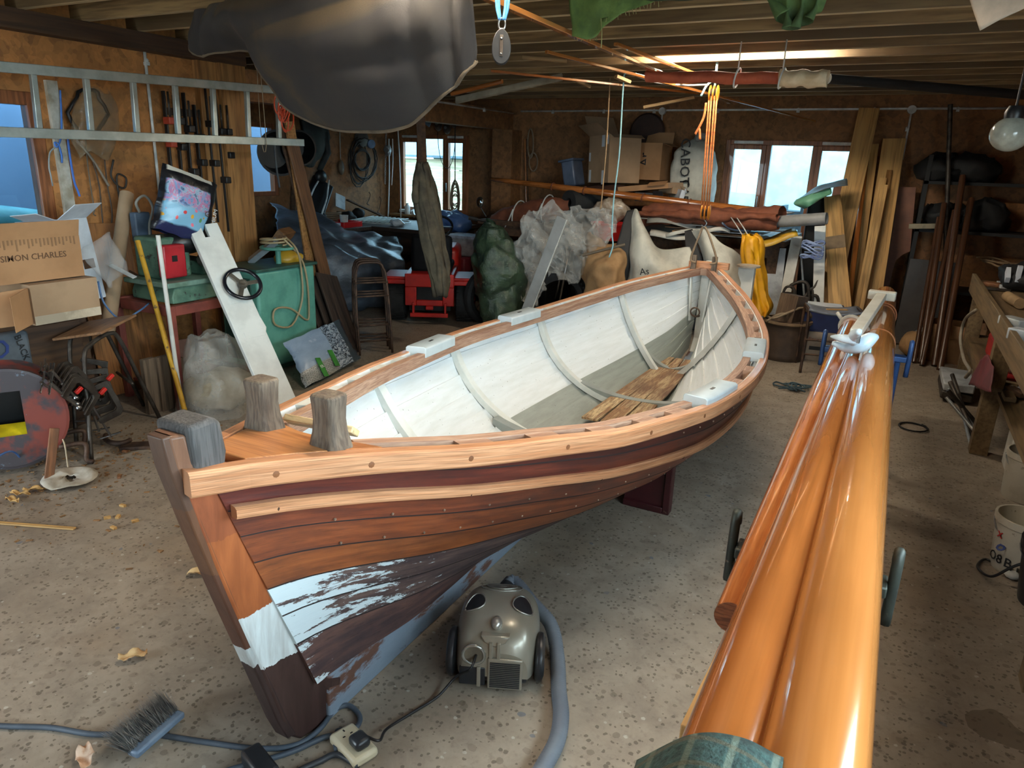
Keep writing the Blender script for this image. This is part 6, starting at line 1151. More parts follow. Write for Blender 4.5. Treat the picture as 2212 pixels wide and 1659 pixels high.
for i, (p, q, r_) in enumerate((((2010, 700), (2062, 455), .022), ((1998, 720), (2040, 440), .026), ((2032, 700), (2080, 380), .03), ((2052, 680), (2098, 430), .03), ((1985, 720), (2028, 470), .02))):
    a, b = YP(*p, 7.7), YP(*q, 8.42); d = b-a; a = a-d*((a.z-.01)/d.z); rod('dark_spar', 'dark varnished spar leaning on the shelf rack, %s' % ('second from left', 'third from left', 'fourth from left', 'rightmost', 'leftmost')[i], 'spar', a, b, r_, wood('spar_dark', (84, 52, 32), (58, 36, 24), 0, 10, .06, .35), group='dark spars in the corner')
rod('upright_pole', 'tall grey pole standing against the back wall near the corner', 'pole', (.62, 8.46, .01), YP(2053, 225, 8.46), .022, MATS['dark_steel'])
for i, (x0_, x1_, y) in enumerate(((1145, 1155, 290),)):
    g = G(); g.tube([YP(1146+6*math.cos(a), 310+32*math.sin(a), 8.93+.01*math.sin(2*a)) for a in [k_*.5 for k_ in range(70)]], .009, 6); g.tube([YP(1152+9*math.cos(a), 350+20*math.sin(a), 8.92) for a in [k_*.5 for k_ in range(40)]], .008, 6); tag(g.done('rope_hank', MATS['rope_grey'], smooth=True), 'hank of grey rope hung in the corner of the back wall', 'rope')
for i, x in enumerate((1137, 1141)): rod('corner_rod', 'thin rod standing in the back wall corner, %s one' % ('left', 'right')[i], 'rod', YP(x, 460, 8.9), YP(x-3, 300, 8.93), .01, (VARN, DARKW)[i])
g = G(); g.lathe([(0, 0), (.2, 0), (.22, .03), (.2, .05), (0, .05)], YP(1400, 285, 8.98), Matrix.Rotation(PI/2, 3, 'X'), 30); tag(g.done('fan_cover', paint('fan_brown', (62, 40, 32), (48, 32, 26), .7), smooth='auto'), 'dark round fan cover on the back wall above the boxes', 'fan')
# ================================================================== right side: workbench and buckets
BEW = wood('bench_pine', (126, 104, 72), (102, 82, 56), 1, 9, .06, .65, dark=(76, 58, 38)); BXF = .62
wb_ = thing('long_workbench', 'long pine workbench with a lower shelf along the right wall', 'bench', (1.0, 3.6, 0))
G().bb((BXF+.03, .1, .84), (XR-.01, 7.1, .88)).done('bench_top', BEW, wb_, bevel=.004); G().bb((BXF, .1, .78), (BXF+.03, 7.1, .93)).done('front_apron', BEW, wb_, bevel=.004)
for y in (.3, 2.7, 5.2, 6.95): G().bb((BXF+.03, y-.05, 0), (BXF+.13, y+.05, .84)).done('leg', BEW, wb_, bevel=.003); G().bb((XR-.12, y-.05, 0), (XR-.03, y+.05, .84)).done('leg', BEW, wb_, bevel=.003)
G().bb((BXF+.1, .15, .4), (XR-.02, 7.05, .43)).done('lower_shelf', BEW, wb_); G().bb((BXF+.04, 5.25, .36), (BXF+.1, 6.9, .43)).done('shelf_edge', BEW, wb_)
# on the bench
rod('cork_roll', 'tan cork tube lying on the bench top', 'roll', ZP(2176, 640, .92), ZP(2203, 655, .92)+V((.0, -.02, 0)), .035, paint('cork', (168, 138, 98), (140, 112, 78), .8), n=18)
for i, (x, y, d, m, lb) in enumerate(((2165, 610, (.12, .3, .03), 'panel_pale', 'pale grey tray on the bench top'), (2200, 590, (.1, .2, .1), 'board_white', 'white box at the right edge of the bench top'), (2190, 705, (.09, .16, .05), 'clear_plastic', 'clear plastic packet on the bench top'), (2206, 735, (.08, .12, .06), 'panel_pale', 'small pale carton on the bench top near the frame edge'), (2130, 600, (.1, .14, .03), 'scrap', 'brown wood offcut on the bench top'), (2150, 628, (.05, .2, .02), 'dark_steel', 'flat dark file on the bench top'))):
    p = ZP(x, y, .88); p.y = min(p.y, 6.75); g = G(); g.box(p+V((0, 0, d[2]/2)), d, Matrix.Rotation(.3*i, 3, 'Z')); tag(g.done('bench_item', MATS[m], bevel=.006), lb, 'tool' if i == 5 else 'box')
g = G(); p = ZP(2160, 575, .88); g.tube(spline([p+V((.14*math.cos(a)+.06*math.sin(2.3*a), .28*math.sin(a*.9)+.1*math.cos(3*a), .014+.008*math.sin(a*2)**2+.002*a)) for a in [i*.7 for i in range(24)]], 3), .009, 6); tag(g.done('rope_tangle', paint('rope_tan', (148, 122, 92), (120, 96, 70), .8), smooth=True), 'tangle of tan rope on the far end of the bench', 'rope')
blob('dark_heap', 'dark heap of tools at the far end of the bench', 'tools', V((1.02, 6.7, .98)), (.26, .3, .12), DARK, .06, 9, 4, flat=.885)
for i, (x, y, z) in enumerate(((.8, 6.55, 1.0), (.86, 6.5, 1.02))): tag(G().box((x, y, z), (.03, .12, .05), Matrix.Rotation(.6+i, 3, 'X')).done('paper_scrap', PAPER), 'white scrap of paper on the dark heap, %s one' % ('left', 'right')[i], 'paper')
# under the bench
tool = ZP(2110, 690, .43); t = thing('toolbox', 'red plastic toolbox on the shelf under the bench', 'toolbox', (BXF+.3, 6.1, .43)); REDD = paint('red_plastic2', (176, 36, 36), (140, 26, 28), .4)
G().bb((BXF+.12, 5.85, .432), (BXF+.4, 6.3, .6)).done('toolbox_body', REDD, t, bevel=.02); G().bb((BXF+.12, 5.85, .605), (BXF+.4, 6.3, .66)).done('lid', REDD, t, bevel=.02); G().tube(spline([(BXF+.26, 5.98, .66), (BXF+.26, 6.0, .72), (BXF+.26, 6.15, .72), (BXF+.26, 6.17, .66)], 4), .012, 8).done('handle', BLK, t, smooth=True)
tag(G().bb((BXF+.12, 5.35, .432), (BXF+.35, 5.6, .5)).done('red_case', REDD, bevel=.02), 'flat red plastic case on the shelf under the bench, nearer than the toolbox', 'case')
blob('milky_jug', 'milky plastic container on the shelf under the bench', 'container', (BXF+.2, 5.46, .585), (.1, .1, .085), film('jug_film', (210, 212, 208), .75), .015, 8, 2)
for i in range(7): tag(G().box((BXF+.14+.05*(i % 3), 5.0+.09*i, .45+.012*(i % 2)), (.06, .16, .03), Matrix.Rotation(.4*i, 3, 'Z')).done('wood_scrap', (BEW, DARKW, PAPER)[i % 3], bevel=.003), '%s scrap on the lower shelf, %s from the near end' % (('pale', 'dark', 'white')[i % 3], 'first second third fourth fifth sixth seventh'.split()[i]), 'scrap', 'scraps on the lower shelf')
gd = thing('maroon_guard', 'maroon canvas flap hanging from the shelf edge under the bench', 'cover', (BXF+.02, 5.9, .1)); sheet('flap_cloth', 0, 0, [[XP(2120, 775, BXF+.0), XP(2135, 768, BXF+.0), XP(2148, 795, BXF+.0)], [XP(2092, 830, BXF-.02), XP(2120, 838, BXF-.04), XP(2142, 848, BXF-.02)]], paint('maroon_cloth', (96, 28, 36), (74, 22, 28), .7), 8, 10, .012, 8, parent=gd)
for i in range(7):
    a = ZP(2070+11*i, 850+8*(i % 3), .0); a = V((BXF-.06-.03*i*.4, 6.2-.12*i, .26+.02*(i % 2))); b = ZP(2098+6*i, 965-14*(i % 3), .016)
    rod('metal_tube', 'grimy steel tube in the bundle leaning under the bench, %s from the left' % 'first second third fourth fifth sixth seventh'.split()[i], 'tube', b, a, .011+.004*(i % 2), MATS['dark_steel'] if i % 2 else MATS['galvanised'], group='steel tubes under the bench')
rope('bent_hose', 'pale bent hose hooped by the bench shelf', 'hose', [XP(2108, 670, BXF-.03), XP(2085, 690, BXF-.03), XP(2075, 730, BXF-.03), XP(2082, 775, BXF-.03), XP(2095, 800, BXF-.03), XP(2086, 815, BXF-.03)], .012, paint('hose_pale', (150, 140, 124), (126, 116, 100), .6))
for i, (z, l) in enumerate(((.03, 'lower'), (.1, 'upper'))): tag(G().bb((BXF-.1, 6.3, z), (BXF+.12, 6.85, z+.06)).jag(.012, 7, i).done('grey_sack', MATS['panel_pale'] if i else MATS['dark_steel'], bevel=.01), 'flattened %s sack at the foot of the bench beyond the steel tubes' % ('grimy', 'pale')[i], 'sack')
tag(G().bb((BXF+.2, 4.9, .0), (BXF+.5, 5.1, .3)).done('white_bin', MATS['board_white'], bevel=.01), 'white plastic bin on the floor under the bench behind the leg', 'drawer')
cb2 = ZP(2052, 788); t = carton('open brown cardboard box on the floor at the far end of the bench', (cb2.x+.02, cb2.y+.22, 0), (.44, .36, .36), -.05, flaps=[(0, 262, .12), (3, 200, .12)], mat=CARD2)
blob('straw_bag', 'dull yellow bag on the floor between the spars and the bench', 'bag', ZP(1945, 780)+V((.12, .3, .12)), (.16, .16, .13), TAN, .03, 9, 2, flat=.01)
blob('white_bag', 'pale plastic bag beside the open brown box on the floor', 'bag', ZP(2015, 760)+V((-.1, .1, .1)), (.12, .12, .12), film('bag_pale', (200, 196, 190), .8), .03, 9, 6, flat=.01)
g = G(); p = ZP(1972, 925); g.tube([p+V((.09*math.cos(a), .1*math.sin(a), .006+.001*a)) for a in [i*.4 for i in range(19)]], .006, 6); tag(g.done('cord_loop', DARK, smooth=True), 'loop of dark cord on the shaded floor right of the spars', 'cord')
# buckets and lead at the right edge
def pail(label, p, r0, r1, h, mat, hmat, fill=None, name='bucket', ha=.5):
    t = thing(name, label, 'bucket', p); G().lathe([(r0*.97, 0), (r0, .012), (r1*.98, h*.86), (r1*1.04, h*.88), (r1*1.05, h), (r1*.97, h), (r0*.93, .015), (0, .015)], p, n=28, cap=False).done('pail_body', mat, t, smooth='auto')
    P = V(p); G().tube([P+V((r1*1.04*math.cos(a), r1*1.04*math.sin(a)*.3-r1*.9*abs(math.sin(a)), h*.9-.06*math.sin(a)*0-.1*math.sin(a))) for a in [PI*i/14 for i in range(15)]], .0035, 6).done('handle', hmat, t, smooth=True)
    if fill: G().lathe([(0, h*.75), (r1*.94, h*.75)], p, n=24, cap=False).done('contents', fill, t)
    return t
WP = paint('pail_white', (190, 184, 170), (168, 160, 144), .5, c3=(120, 108, 90), s3=9, l3=.64)
p = XP(2185, 1010, .86); pail('dirty white plastic pail behind the near bench leg', (.88, 4.55, .0), .115, .13, .27, WP, STEEL)
t = thing('paint_tin', 'dark blue paint tin behind the near bench leg', 'tin', (.98, 4.95, 0)); G().lathe([(.1, 0), (.1, .26), (.108, .265), (.108, .28), (.09, .275), (0, .272)], (.98, 4.95, 0), n=24).done('tin_body', paint('tin_navy', (44, 48, 84), (34, 38, 66), .35), t, smooth='auto'); G().lathe([(.085, .276), (.108, .276), (.108, .285), (.085, .285)], (.98, 4.95, 0), cap=False).done('rim', STEEL, t)
BL = paint('bag_blue', (52, 104, 176), (40, 84, 150), .4); t = bag('blue_sack', 'blue and white printed plastic sack standing by the buckets', (.93, 4.1, .24), (.02, -.17, 0), (.03, 0, .25), (.07, .01, 0), BL, seed=9); 
for z in (.3, .33, .36): G().box((.845, 4.08, z), (.004, .2, .012), Matrix.Rotation(.1, 3, 'Y')).done('stripe', INKW, t)
P3 = (.74, 3.62, 0); t = pail('white plastic pail with blue swirl and black letters, by the black bucket', P3, .105, .125, .26, WP, STEEL); 
for i, (s_, a) in enumerate((('O', 3.5), ('8', 3.85), ('B', 4.2))):
    q = V((P3[0]+.113*math.cos(a), P3[1]+.113*math.sin(a), .06)); lettering(s_, .06, q, (-math.sin(a), math.cos(a), 0), (0, 0, 1), INKK, t)
q = V((P3[0]+.122*math.cos(3.7), P3[1]+.122*math.sin(3.7), .18)); lettering('x', .06, q, (.52, -.85, 0), (0, 0, 1), paint('print_red', (186, 40, 36)), t); q = V((P3[0]+.121*math.cos(3.9), P3[1]+.121*math.sin(3.9), .13)); lettering('6', .09, q, (.7, -.71, 0), (.6, .6, .5), MATS['print_blue'], t)
t = pail('black builders bucket at the right edge of the frame', (.83, 3.34, 0), .12, .15, .28, BLK, BLK, MATS['rim_tan']); blob('round_stone', 'grey-brown rounded lump in the black bucket', 'stone', (.78, 3.33, .245), (.045, .045, .04), MATS['rim_tan'], .006, 20)
t = thing('power_tool', 'black power tool hung over the buckets at the right edge', 'tool', (.9, 3.55, .3)); G().tube(spline([(.86, 3.6, .55), (.87, 3.56, .42), (.86, 3.5, .32), (.85, 3.45, .29)], 5), [.03]*5+[.04]*5+[.045]*5+[.03], 10).done('tool_body', BLK, t, smooth=True); G().tube(spline([(.86, 3.6, .55), (.88, 3.7, .62), (.9, 3.8, .6)], 5), .008, 6).done('cord', BLK, t, smooth=True)
a = ZP(2185, 1250); t = thing('plug', 'white three-pin plug on the floor by the black bucket', 'plug', a); G().sphere(a+V((0, 0, .02)), (.032, .026, .02), 14).done('plug_body', PVC, t, smooth=True)
for dx in (-.012, .012): G().bb(a+V((dx-.003, -.004, .036)), a+V((dx+.003, .004, .056))).done('pin', STEEL, t)
rope('black_lead', 'black lead looping on the floor from the bucket to the white plug', 'cable', [(.76, 3.36, .2), (.68, 3.38, .12), (.62, 3.42, .03), (.58, 3.52, .012), (.62, 3.62, .012), (.68, 3.56, .012), (a.x, a.y+.08, .012), (a.x, a.y+.03, .02)], .006, BLK)
g = G(); c = YP(2182, 290, 4.4); g.sphere(c, (.088, .088, .082), 24); t = thing('globe_lamp', 'unlit white glass globe lamp hanging at the right edge', 'lamp', c); g.done('lamp_shade', paint('opal_glass', (176, 178, 166), rough=.15), t, smooth=True); G().lathe([(0, .07), (.04, .07), (.045, .1), (.03, .13), (0, .13)], c, n=16).done('gallery', BLK, t, smooth='auto'); G().cyl(c+V((0, 0, .12)), (c.x, c.y, 2.475), .006, n=6).done('flex', BLK, t)
# ================================================================== spars on trestles, vacuum cleaner, floor things, ceiling things
SPW = wood('spar_amber', (178, 108, 54), (156, 88, 40), 0, 7, .035, .16, .8, .03, dark=(132, 74, 32)); SPW2 = wood('spar_honey', (190, 126, 68), (170, 104, 52), 0, 6, .03, .16, .8, .03, dark=(150, 92, 44)); SPW3 = wood('spar_grain', (208, 132, 74), (170, 92, 46), 0, 20, .045, .18, .8, .03, dark=(150, 80, 42)); ENDG = wood('end_grain', (168, 108, 72), (128, 76, 50), 1, 40, .2, .7)
def spar(name, label, p, q, rs, mat, extras=None):
    p, q = V(p), V(q); t = thing(name, label, 'spar', M=Matrix.Translation(p) @ basis(q-p).to_4x4()); L_ = (q-p).length; g = G(); g.tube([(L_*f, 0, 0) for f, r in rs], [r for f, r in rs], 32, cap=False); g.b.transform(t.matrix_basis); g.done('spar_body', mat, t, smooth=True)
    for f, r, s in ((rs[0][0], rs[0][1], -1), (rs[-1][0], rs[-1][1], 1)): g = G(); g.lathe([(0, s*.001), (r*.97, s*.001), (r, -s*.002)], (L_*f, 0, 0), Matrix.Rotation(PI/2, 3, 'Y'), 32, cap=False); g.b.transform(t.matrix_basis); g.done('spar_end', ENDG, t)
    return t, L_
ZS_ = .80; zc = ZS_
L0, L1 = ZP(1580, 1335, ZS_+.036), ZP(1838, 705, ZS_+.05); M0, M1 = ZP(1577, 1600, ZS_+.062), ZP(1850, 770, ZS_+.06); R0, R1 = ZP(1762, 1600, ZS_+.075), ZP(1912, 640, ZS_+.076)
ls, LL = spar('varnished_boom', 'slim varnished boom with a sawn round end, left of the three spars on trestles', L0, L1, ((0, .035), (.1, .039), (.5, .05), (.8, .056), (1, .053)), SPW3)
c = L1+(L1-L0).normalized()*.0; g = G(); R_ = basis(L1-L0); g.tube([c+R_ @ V((0, .058*math.cos(a), .058*math.sin(a))) for a in [2*PI*i/20 for i in range(20)]], .012, 8, True); [g.tube([c+R_ @ V((0, s*.05, .03)), c+R_ @ V((.05, s*.085, .06))], .011, 8) for s in (-1, 1)]; g.done('white_collar', paint('collar_white', (190, 186, 176), rough=.5), ls, smooth=True)
d = (M1-M0); m0 = M0-d*.32; msx, ML = spar('varnished_yard', 'amber varnished spar lying in the middle of three on trestles', m0, M1, ((0, .06), (.25, .066), (.7, .064), (1, .056)), SPW)
d = (R1-R0); r0 = R0-d*.2; rsx, RL = spar('varnished_mast', 'thickest honey-coloured varnished mast, right of the three spars on trestles', r0, R1, ((0, .076), (.3, .079), (.72, .079), (.735, .074), (1, .07)), SPW2)
for f in (.7, .855): R_ = basis(d); c = r0.lerp(R1, f); g = G(); g.tube([c+R_ @ V((0, .0775*math.cos(a), .0775*math.sin(a))) for a in [2*PI*i/28 for i in range(28)]], .004, 6, True); g.done('leather_band', paint('band_brown', (150, 92, 56), rough=.5), rsx, smooth=True)
g = G(); R_ = basis(d); c = R1+R_ @ V((-.02, 0, -.02)); g.box(c+R_ @ V((.07, 0, .0)), (.16, .075, .075), R_); g.done('mast_heel', wood('heel_brown', (138, 78, 48), (108, 58, 36), 0), rsx, bevel=.01)
# planks beneath and padding
for i, (a, b, w, t_, m, lb) in enumerate(((ZP(1478, 1600, ZS_-.05), ZP(1640, 1260, ZS_-.05), .02, .06, PALE, 'pale softwood lath lying along the left of the spars'), (ZP(1520, 1590, ZS_-.045), ZP(1640, 1290, ZS_-.045), .07, .03, SPW3, 'brown plank lying under the amber spar'), (ZP(1668, 1620, ZS_-.02), ZP(1815, 1020, ZS_-.02), .035, .03, paint('lath_white', (196, 188, 168), (176, 166, 146), .6), 'whitish lath showing between the amber spar and the thick mast'))):
    plank('timber_lath', lb, 'lath', a, b, w, t_, m)
# blue folding trestles
TBL = paint('trestle_blue', (62, 96, 150), (48, 76, 124), .4, .3, c3=(110, 116, 120), s3=16, l3=.66); TGR = paint('trestle_green', (62, 66, 58), (48, 50, 46), .5, .4, c3=(110, 96, 80), s3=14, l3=.62)
def trestle(y, x0, x1, mat, label):
    t = thing('folding_trestle', label, 'trestle', ((x0+x1)/2, y, 0)); top = .735
    for s in (-1, 1):
        for x in (x0+.04, x1-.04): G().tube([(x, y+s*.26, .0), (x, y+s*.03, top-.02)], .014, 8).done('leg', mat, t, smooth=True)
        G().tube([(x0+.04, y+s*.2, .2), (x1-.04, y+s*.2, .2)], .012, 8).done('cross_tube', mat, t, smooth=True)
    G().bar((x0, y, top), (x1, y, top), .07, .03).done('top_bar', mat, t, bevel=.004)
    for x in (x0-.012, x1+.012): G().tube(spline([(x, y, top-.1), (x, y, top+.05), (x, y+.015, top+.095), (x, y+.03, top+.06)], 5), .013, 8).done('end_horn', mat, t, smooth=True)
    return t
trestle(1.78, -.235, .125, TGR, 'worn green steel trestle under the near part of the spars'); trestle(4.35, -.25, .165, TBL, 'blue steel trestle under the far part of the spars')
t = thing('teal_blanket', 'teal checked woollen blanket folded over the near end of the spars', 'blanket', ZP(1540, 1640, .92)); 
def teal():
    t = NT('teal_wool'); t.set(.95); v = t.coord(); w1 = t.N('ShaderNodeTexWave', Scale=6.); w1.bands_direction = 'X'; t.L(v, w1.inputs['Vector']); w2 = t.N('ShaderNodeTexWave', Scale=6.); w2.bands_direction = 'Y'; t.L(v, w2.inputs['Vector'])
    n = t.noise(v, 90, 3); k = t.ramp(n, [(.35, (28, 46, 44)), (.65, (46, 72, 68))]); k = t.mix(t.ramp(w1.outputs['Fac'], [(.9, BW[0]), (.96, (.6, .6, .6, 1))]), k, (96, 104, 90)); k = t.mix(t.ramp(w2.outputs['Fac'], [(.9, BW[0]), (.96, (.6, .6, .6, 1))]), k, (78, 72, 54)); t.col(k); t.bump(n, .5, .01); return t.m
A_ = [ZP(1395, 1662, .86), ZP(1500, 1614, .945), ZP(1600, 1622, .95), ZP(1682, 1656, .93)]
sheet('blanket_fold', 0, 0, [A_, [p+V((.01, -.12, .012)) for p in A_], [p+V((.02, -.32, .0)) for p in A_]], teal(), 10, 12, .006, 9, parent=t, solid=.035)
# white anchor and T-shaped post lying on the spars
AW = paint('anchor_white', (196, 212, 222), (176, 194, 206), .35); c = ZP(1845, 738, ZS_+.17); t = thing('white_anchor', 'small pale blue-white folding anchor resting across the spars', 'anchor', c)
def fluke(pts, rs, fl=.4):
    g = G(); P = spline(pts, 6); n = len(P); rr = [hermite_tab([(i/(len(rs)-1), r) for i, r in enumerate(rs)], k_/(n-1)) for k_ in range(n)]; g.tube(P, rr, 12); return g
q = lambda x, y, z=.17: ZP(x, y, ZS_+z)
fluke([q(1797, 741, .155), q(1830, 748, .15), q(1858, 745, .17), q(1880, 732, .2), q(1895, 727, .21)], [.008, .03, .036, .03, .012]).done('fluke', AW, t, smooth=True); fluke([q(1796, 727, .19), q(1815, 730, .2), q(1836, 733, .2), q(1852, 737, .19)], [.006, .017, .02, .016]).done('fluke', AW, t, smooth=True)
fluke([q(1846, 740, .18), q(1846, 725, .22), q(1856, 716, .26)], [.02, .026, .012]).done('fluke', AW, t, smooth=True); g = G(); g.cyl(q(1853, 741, .2), q(1853, 741, .2)+V((.0, .0, .035)), .007, n=8); g.done('pivot_pin', STEEL, t, smooth='auto')
a, b = ZP(1848, 720, ZS_+.15), ZP(1904, 640, ZS_+.2); t = thing('white_tiller', 'white T-headed wooden post lying against the thick mast', 'post', a); TW = paint('tiller_white', (200, 196, 184), (180, 174, 160), .5); R_ = basis(b-a); G().bar(a, b, .055, .04).done('shaft', TW, t, bevel=.004); G().box(b+R_ @ V((.03, 0, 0)), (.06, .15, .05), R_).done('head_block', TW, t, bevel=.005)
# vacuum cleaner
vb = ZP(1066, 1492); VR = math.radians(24); vc = thing('vacuum_cleaner', 'champagne-grey cylinder vacuum cleaner on the floor beside the boat', 'vacuum cleaner', M=rotm((vb.x, vb.y, 0), VR)); VM = vc.matrix_basis
CH = paint('champagne', (158, 152, 138), (148, 142, 128), .32, .35, 3, coat=.3); VDK = paint('vac_dark', (38, 40, 44), (30, 32, 36), .35); VGR = paint('vac_dome', (112, 108, 100), (98, 96, 90), .25, coat=.4)
def VL(g): g.b.transform(VM); return g
top = [(0, .15), (.02, .19), (.06, .222), (.12, .24), (.2, .245), (.28, .225), (.34, .18), (.385, .1), (.4, .06)]; wid = [(0, .112), (.02, .125), (.08, .14), (.18, .146), (.28, .138), (.35, .11), (.385, .075), (.4, .04)]
def vs_(u, v):
    y = .4*u; h = hermite_tab(top, y); w = hermite_tab(wid, y); a = PI*v; e = lambda t: math.copysign(abs(t)**.62, t); return V((w*e(math.cos(a)), y, .055+(h-.055)*abs(math.sin(a))**.62))
g = G(); g.grid(vs_, 36, 36); VL(g).done('upper_shell', CH, vc, smooth=True)
g = G(); g.prism([vs_(0, i/36) for i in range(37)], (0, .004, 0)); VL(g).done('rear_face', CH, vc)
g = G(); g.grid(lambda u, v: (hermite_tab(wid, .4*u)*.97*(2*v-1), .4*u, .058-.03*math.sin(PI*u)), 12, 6); g.bb((-.11, .01, .025), (.11, .38, .058)); VL(g).done('lower_tray', VDK, vc, bevel=.01)
def on(x, y, off=.002): 
    w = hermite_tab(wid, y); h = hermite_tab(top, y); c_ = max(-1, min(1, x/w)); a = math.acos(math.copysign(abs(c_)**(1/.62), c_)); z = .055+(h-.055)*abs(math.sin(a))**.62; return V((x, y, z+off))
for s in (-1, 1):                                      # dark teardrop pads
    g = G(); cx_, cy_ = s*.082, .155; ring = [on(cx_+s*.034*math.cos(a)*(1-.25*math.sin(a)), cy_+.042*math.sin(a), .004) for a in [2*PI*i/24 for i in range(24)]]; m_ = g.v(on(cx_, cy_, .007)); vv = [g.v(p) for p in ring]; [g.face((m_, vv[i], vv[(i+1) % 24])) for i in range(24)]; pd = VL(g).done('control_pad', VDK, vc, smooth=True); g = G(); g.tube(ring, .003, 6, True); VL(g).done('pad_rim', paint('silver_trim', (190, 188, 180), rough=.25, metal=.7), pd, smooth=True)
    Mw = Matrix.Rotation(PI/2, 3, 'Y'); g = G(); g.lathe([(0, -.016), (.07, -.016), (.08, -.008), (.082, 0), (.08, .008), (.06, .016), (.05, .012), (0, .016)], (s*.15, .085, .082), Mw, 28); VL(g).done('wheel', VDK, vc, smooth='auto')
for r_, y0_ in ((.05, .27), (.068, .265)):
    g = G(); g.tube([on(r_*1.1*math.cos(a), y0_+r_*.75*math.sin(a), .002) for a in [2*PI*i/30 for i in range(30)]], .0022, 6, True); VL(g).done('lid_line', MATS['silver_trim'], vc, smooth=True)
g = G(); ring = [on(.052*math.cos(a), .27+.036*math.sin(a), .003) for a in [2*PI*i/28 for i in range(28)]]; g.poly(ring); VL(g).done('bag_window', VGR, vc, smooth=True)
g = G(); g.prism([(-.05, .012, .205), (.05, .012, .205), (.035, .004, .185), (0, -.002, .172), (-.035, .004, .185)], (0, .03, .0)); VL(g).done('park_bracket', CH, vc, bevel=.004); g = G(); g.sphere((0, .055, .228), (.02, .03, .02), 16); VL(g).done('power_knob', MATS['silver_trim'], vc, smooth=True)
for s in (-1, 1): VL(G().bb((s*.013-.006, -.006, .128), (s*.013+.006, .004, .19))).done('park_rail', CH, vc, bevel=.002)
g = G(); g.bb((-.022, -.008, .014), (.094, .004, .132)); gr = VL(g).done('exhaust_panel', CH, vc, bevel=.004); g = G(); [g.bb((-.014, -.0105, .022+.0072*i), (.086, -.0075, .0255+.0072*i)) for i in range(14)]; VL(g).done('vent_slats', VDK, gr)
g = G(); ring = [V((-.07+.036*math.cos(a), -.001, .135+.04*math.sin(a)*(1 if math.sin(a) > 0 else .8))) for a in [2*PI*i/24 for i in range(24)]]; g.tube(ring, .0055, 8, True); cr = VL(g).done('cord_surround', MATS['silver_trim'], vc, smooth=True); g = G(); g.poly([p+V((0, -.001, 0)) for p in ring]); VL(g).done('cord_recess', paint('recess', (120, 110, 94), (90, 82, 70), .6), cr)
VL(G().bb((-.118, -.003, .02), (-.03, .006, .09))).done('side_panel', VDK, vc, bevel=.004); VL(G().bb((-.058, -.008, .018), (-.045, .0, .095))).done('rear_rib', CH, vc, bevel=.002)
hp_ = [VM @ V((0, .39, .12)), VM @ V((.03, .46, .13)), ZP(1150, 1302, .1), ZP(1190, 1350, .07), ZP(1204, 1420, .035), ZP(1207, 1490, .03), ZP(1212, 1545, .03), ZP(1203, 1600, .03), ZP(1175, 1655, .03), ZP(1140, 1715, .03), ZP(1110, 1780, .03)]
P = spline(hp_, 40); acc = [0]
for a, b in zip(P, P[1:]): acc.append(acc[-1]+(b-a).length)
n = int(acc[-1]/.0055); Q = []; j = 0
for i in range(n):
    s_ = i*.0055
    while acc[j+1] < s_: j += 1
    Q.append(P[j].lerp(P[j+1], (s_-acc[j])/(acc[j+1]-acc[j])))
g = G(); g.tube(Q, [.0205 if i % 2 else .0265 for i in range(n)], 14); h = g.done('hose', paint('hose_grey', (118, 124, 132), (104, 110, 120), .35), None, smooth=True, origin=vb)
h.matrix_basis = VM.inverted() @ h.matrix_basis; h.parent = vc
G().tube([VM @ V((0, .36, .12)), VM @ V((0, .4, .12)), VM @ V((.012, .43, .127))], [.034, .034, .03], 16).done('hose_connector', VDK, vc, smooth='auto')
# extension socket, plug and leads
s0 = ZP(764, 1620); sk = thing('extension_socket', 'cream two-gang extension socket on the floor by the boat stem', 'socket', s0); SR = Matrix.Rotation(1.27, 3, 'Z'); SKM = paint('socket_cream', (206, 194, 166), (190, 176, 146), .45)
g = G(); g.box(s0+V((0, 0, .018)), (.085, .145, .034), SR); g.done('socket_body', SKM, sk, bevel=.012)
for dx, dy, a in ((.018, .03, 0), (-.018, .03, 0), (0, .052, 1)): G().box(s0+SR @ V((dx*.7+(-.0), dy+.0, .0355)), (.004 if a else .008, .009 if a else .004, .001), SR).done('socket_slot', BLK, sk)
pg = thing('mains_plug', 'black mains plug pushed into the cream extension socket', 'plug', s0+SR @ V((.004, -.028, .035))); q = s0+SR @ V((.004, -.028, .052)); g = G(); g.box(q, (.05, .055, .034), SR); g.done('plug_body', VDK, pg, bevel=.012); vcpt = [q+SR @ V((.02, 0, .004)), q+V((.05, .03, .0)), ZP(835, 1575, .02), ZP(890, 1540, .01), ZP(945, 1505, .012), ZP(985, 1462, .05), VM @ V((-.075, -.05, .12)), VM @ V((-.06, .004, .14))]
rope('plug_cord', 0, 0, vcpt, .0045, BLK, parent=pg)
CG = paint('lead_grey', (72, 82, 94), (58, 66, 76), .55)
rope('extension_lead', 'grey-blue extension lead snaking across the floor under the brush to the stem', 'cable', [ZP(-60, 1565, .009), ZP(20, 1569, .009), ZP(110, 1572, .009), ZP(200, 1586, .009), ZP(290, 1584, .009), ZP(345, 1588, .009), ZP(450, 1604, .009), ZP(560, 1617, .009), ZP(640, 1609, .009), ZP(690, 1575, .009), ZP(722, 1535, .01), ZP(752, 1524, .01), ZP(776, 1545, .01), ZP(770, 1570, .012), s0+SR @ V((.0, .085, .012)), s0+SR @ V((0, .07, .016))], .0085, CG, k=10)
rope('extension_lead', 'second grey-blue lead running from the socket to the lower frame edge', 'cable', [s0+SR @ V((-.044, .02, .014)), ZP(712, 1590, .01), ZP(640, 1620, .009), ZP(580, 1640, .009), ZP(500, 1662, .009), ZP(420, 1690, .009)], .0085, CG)
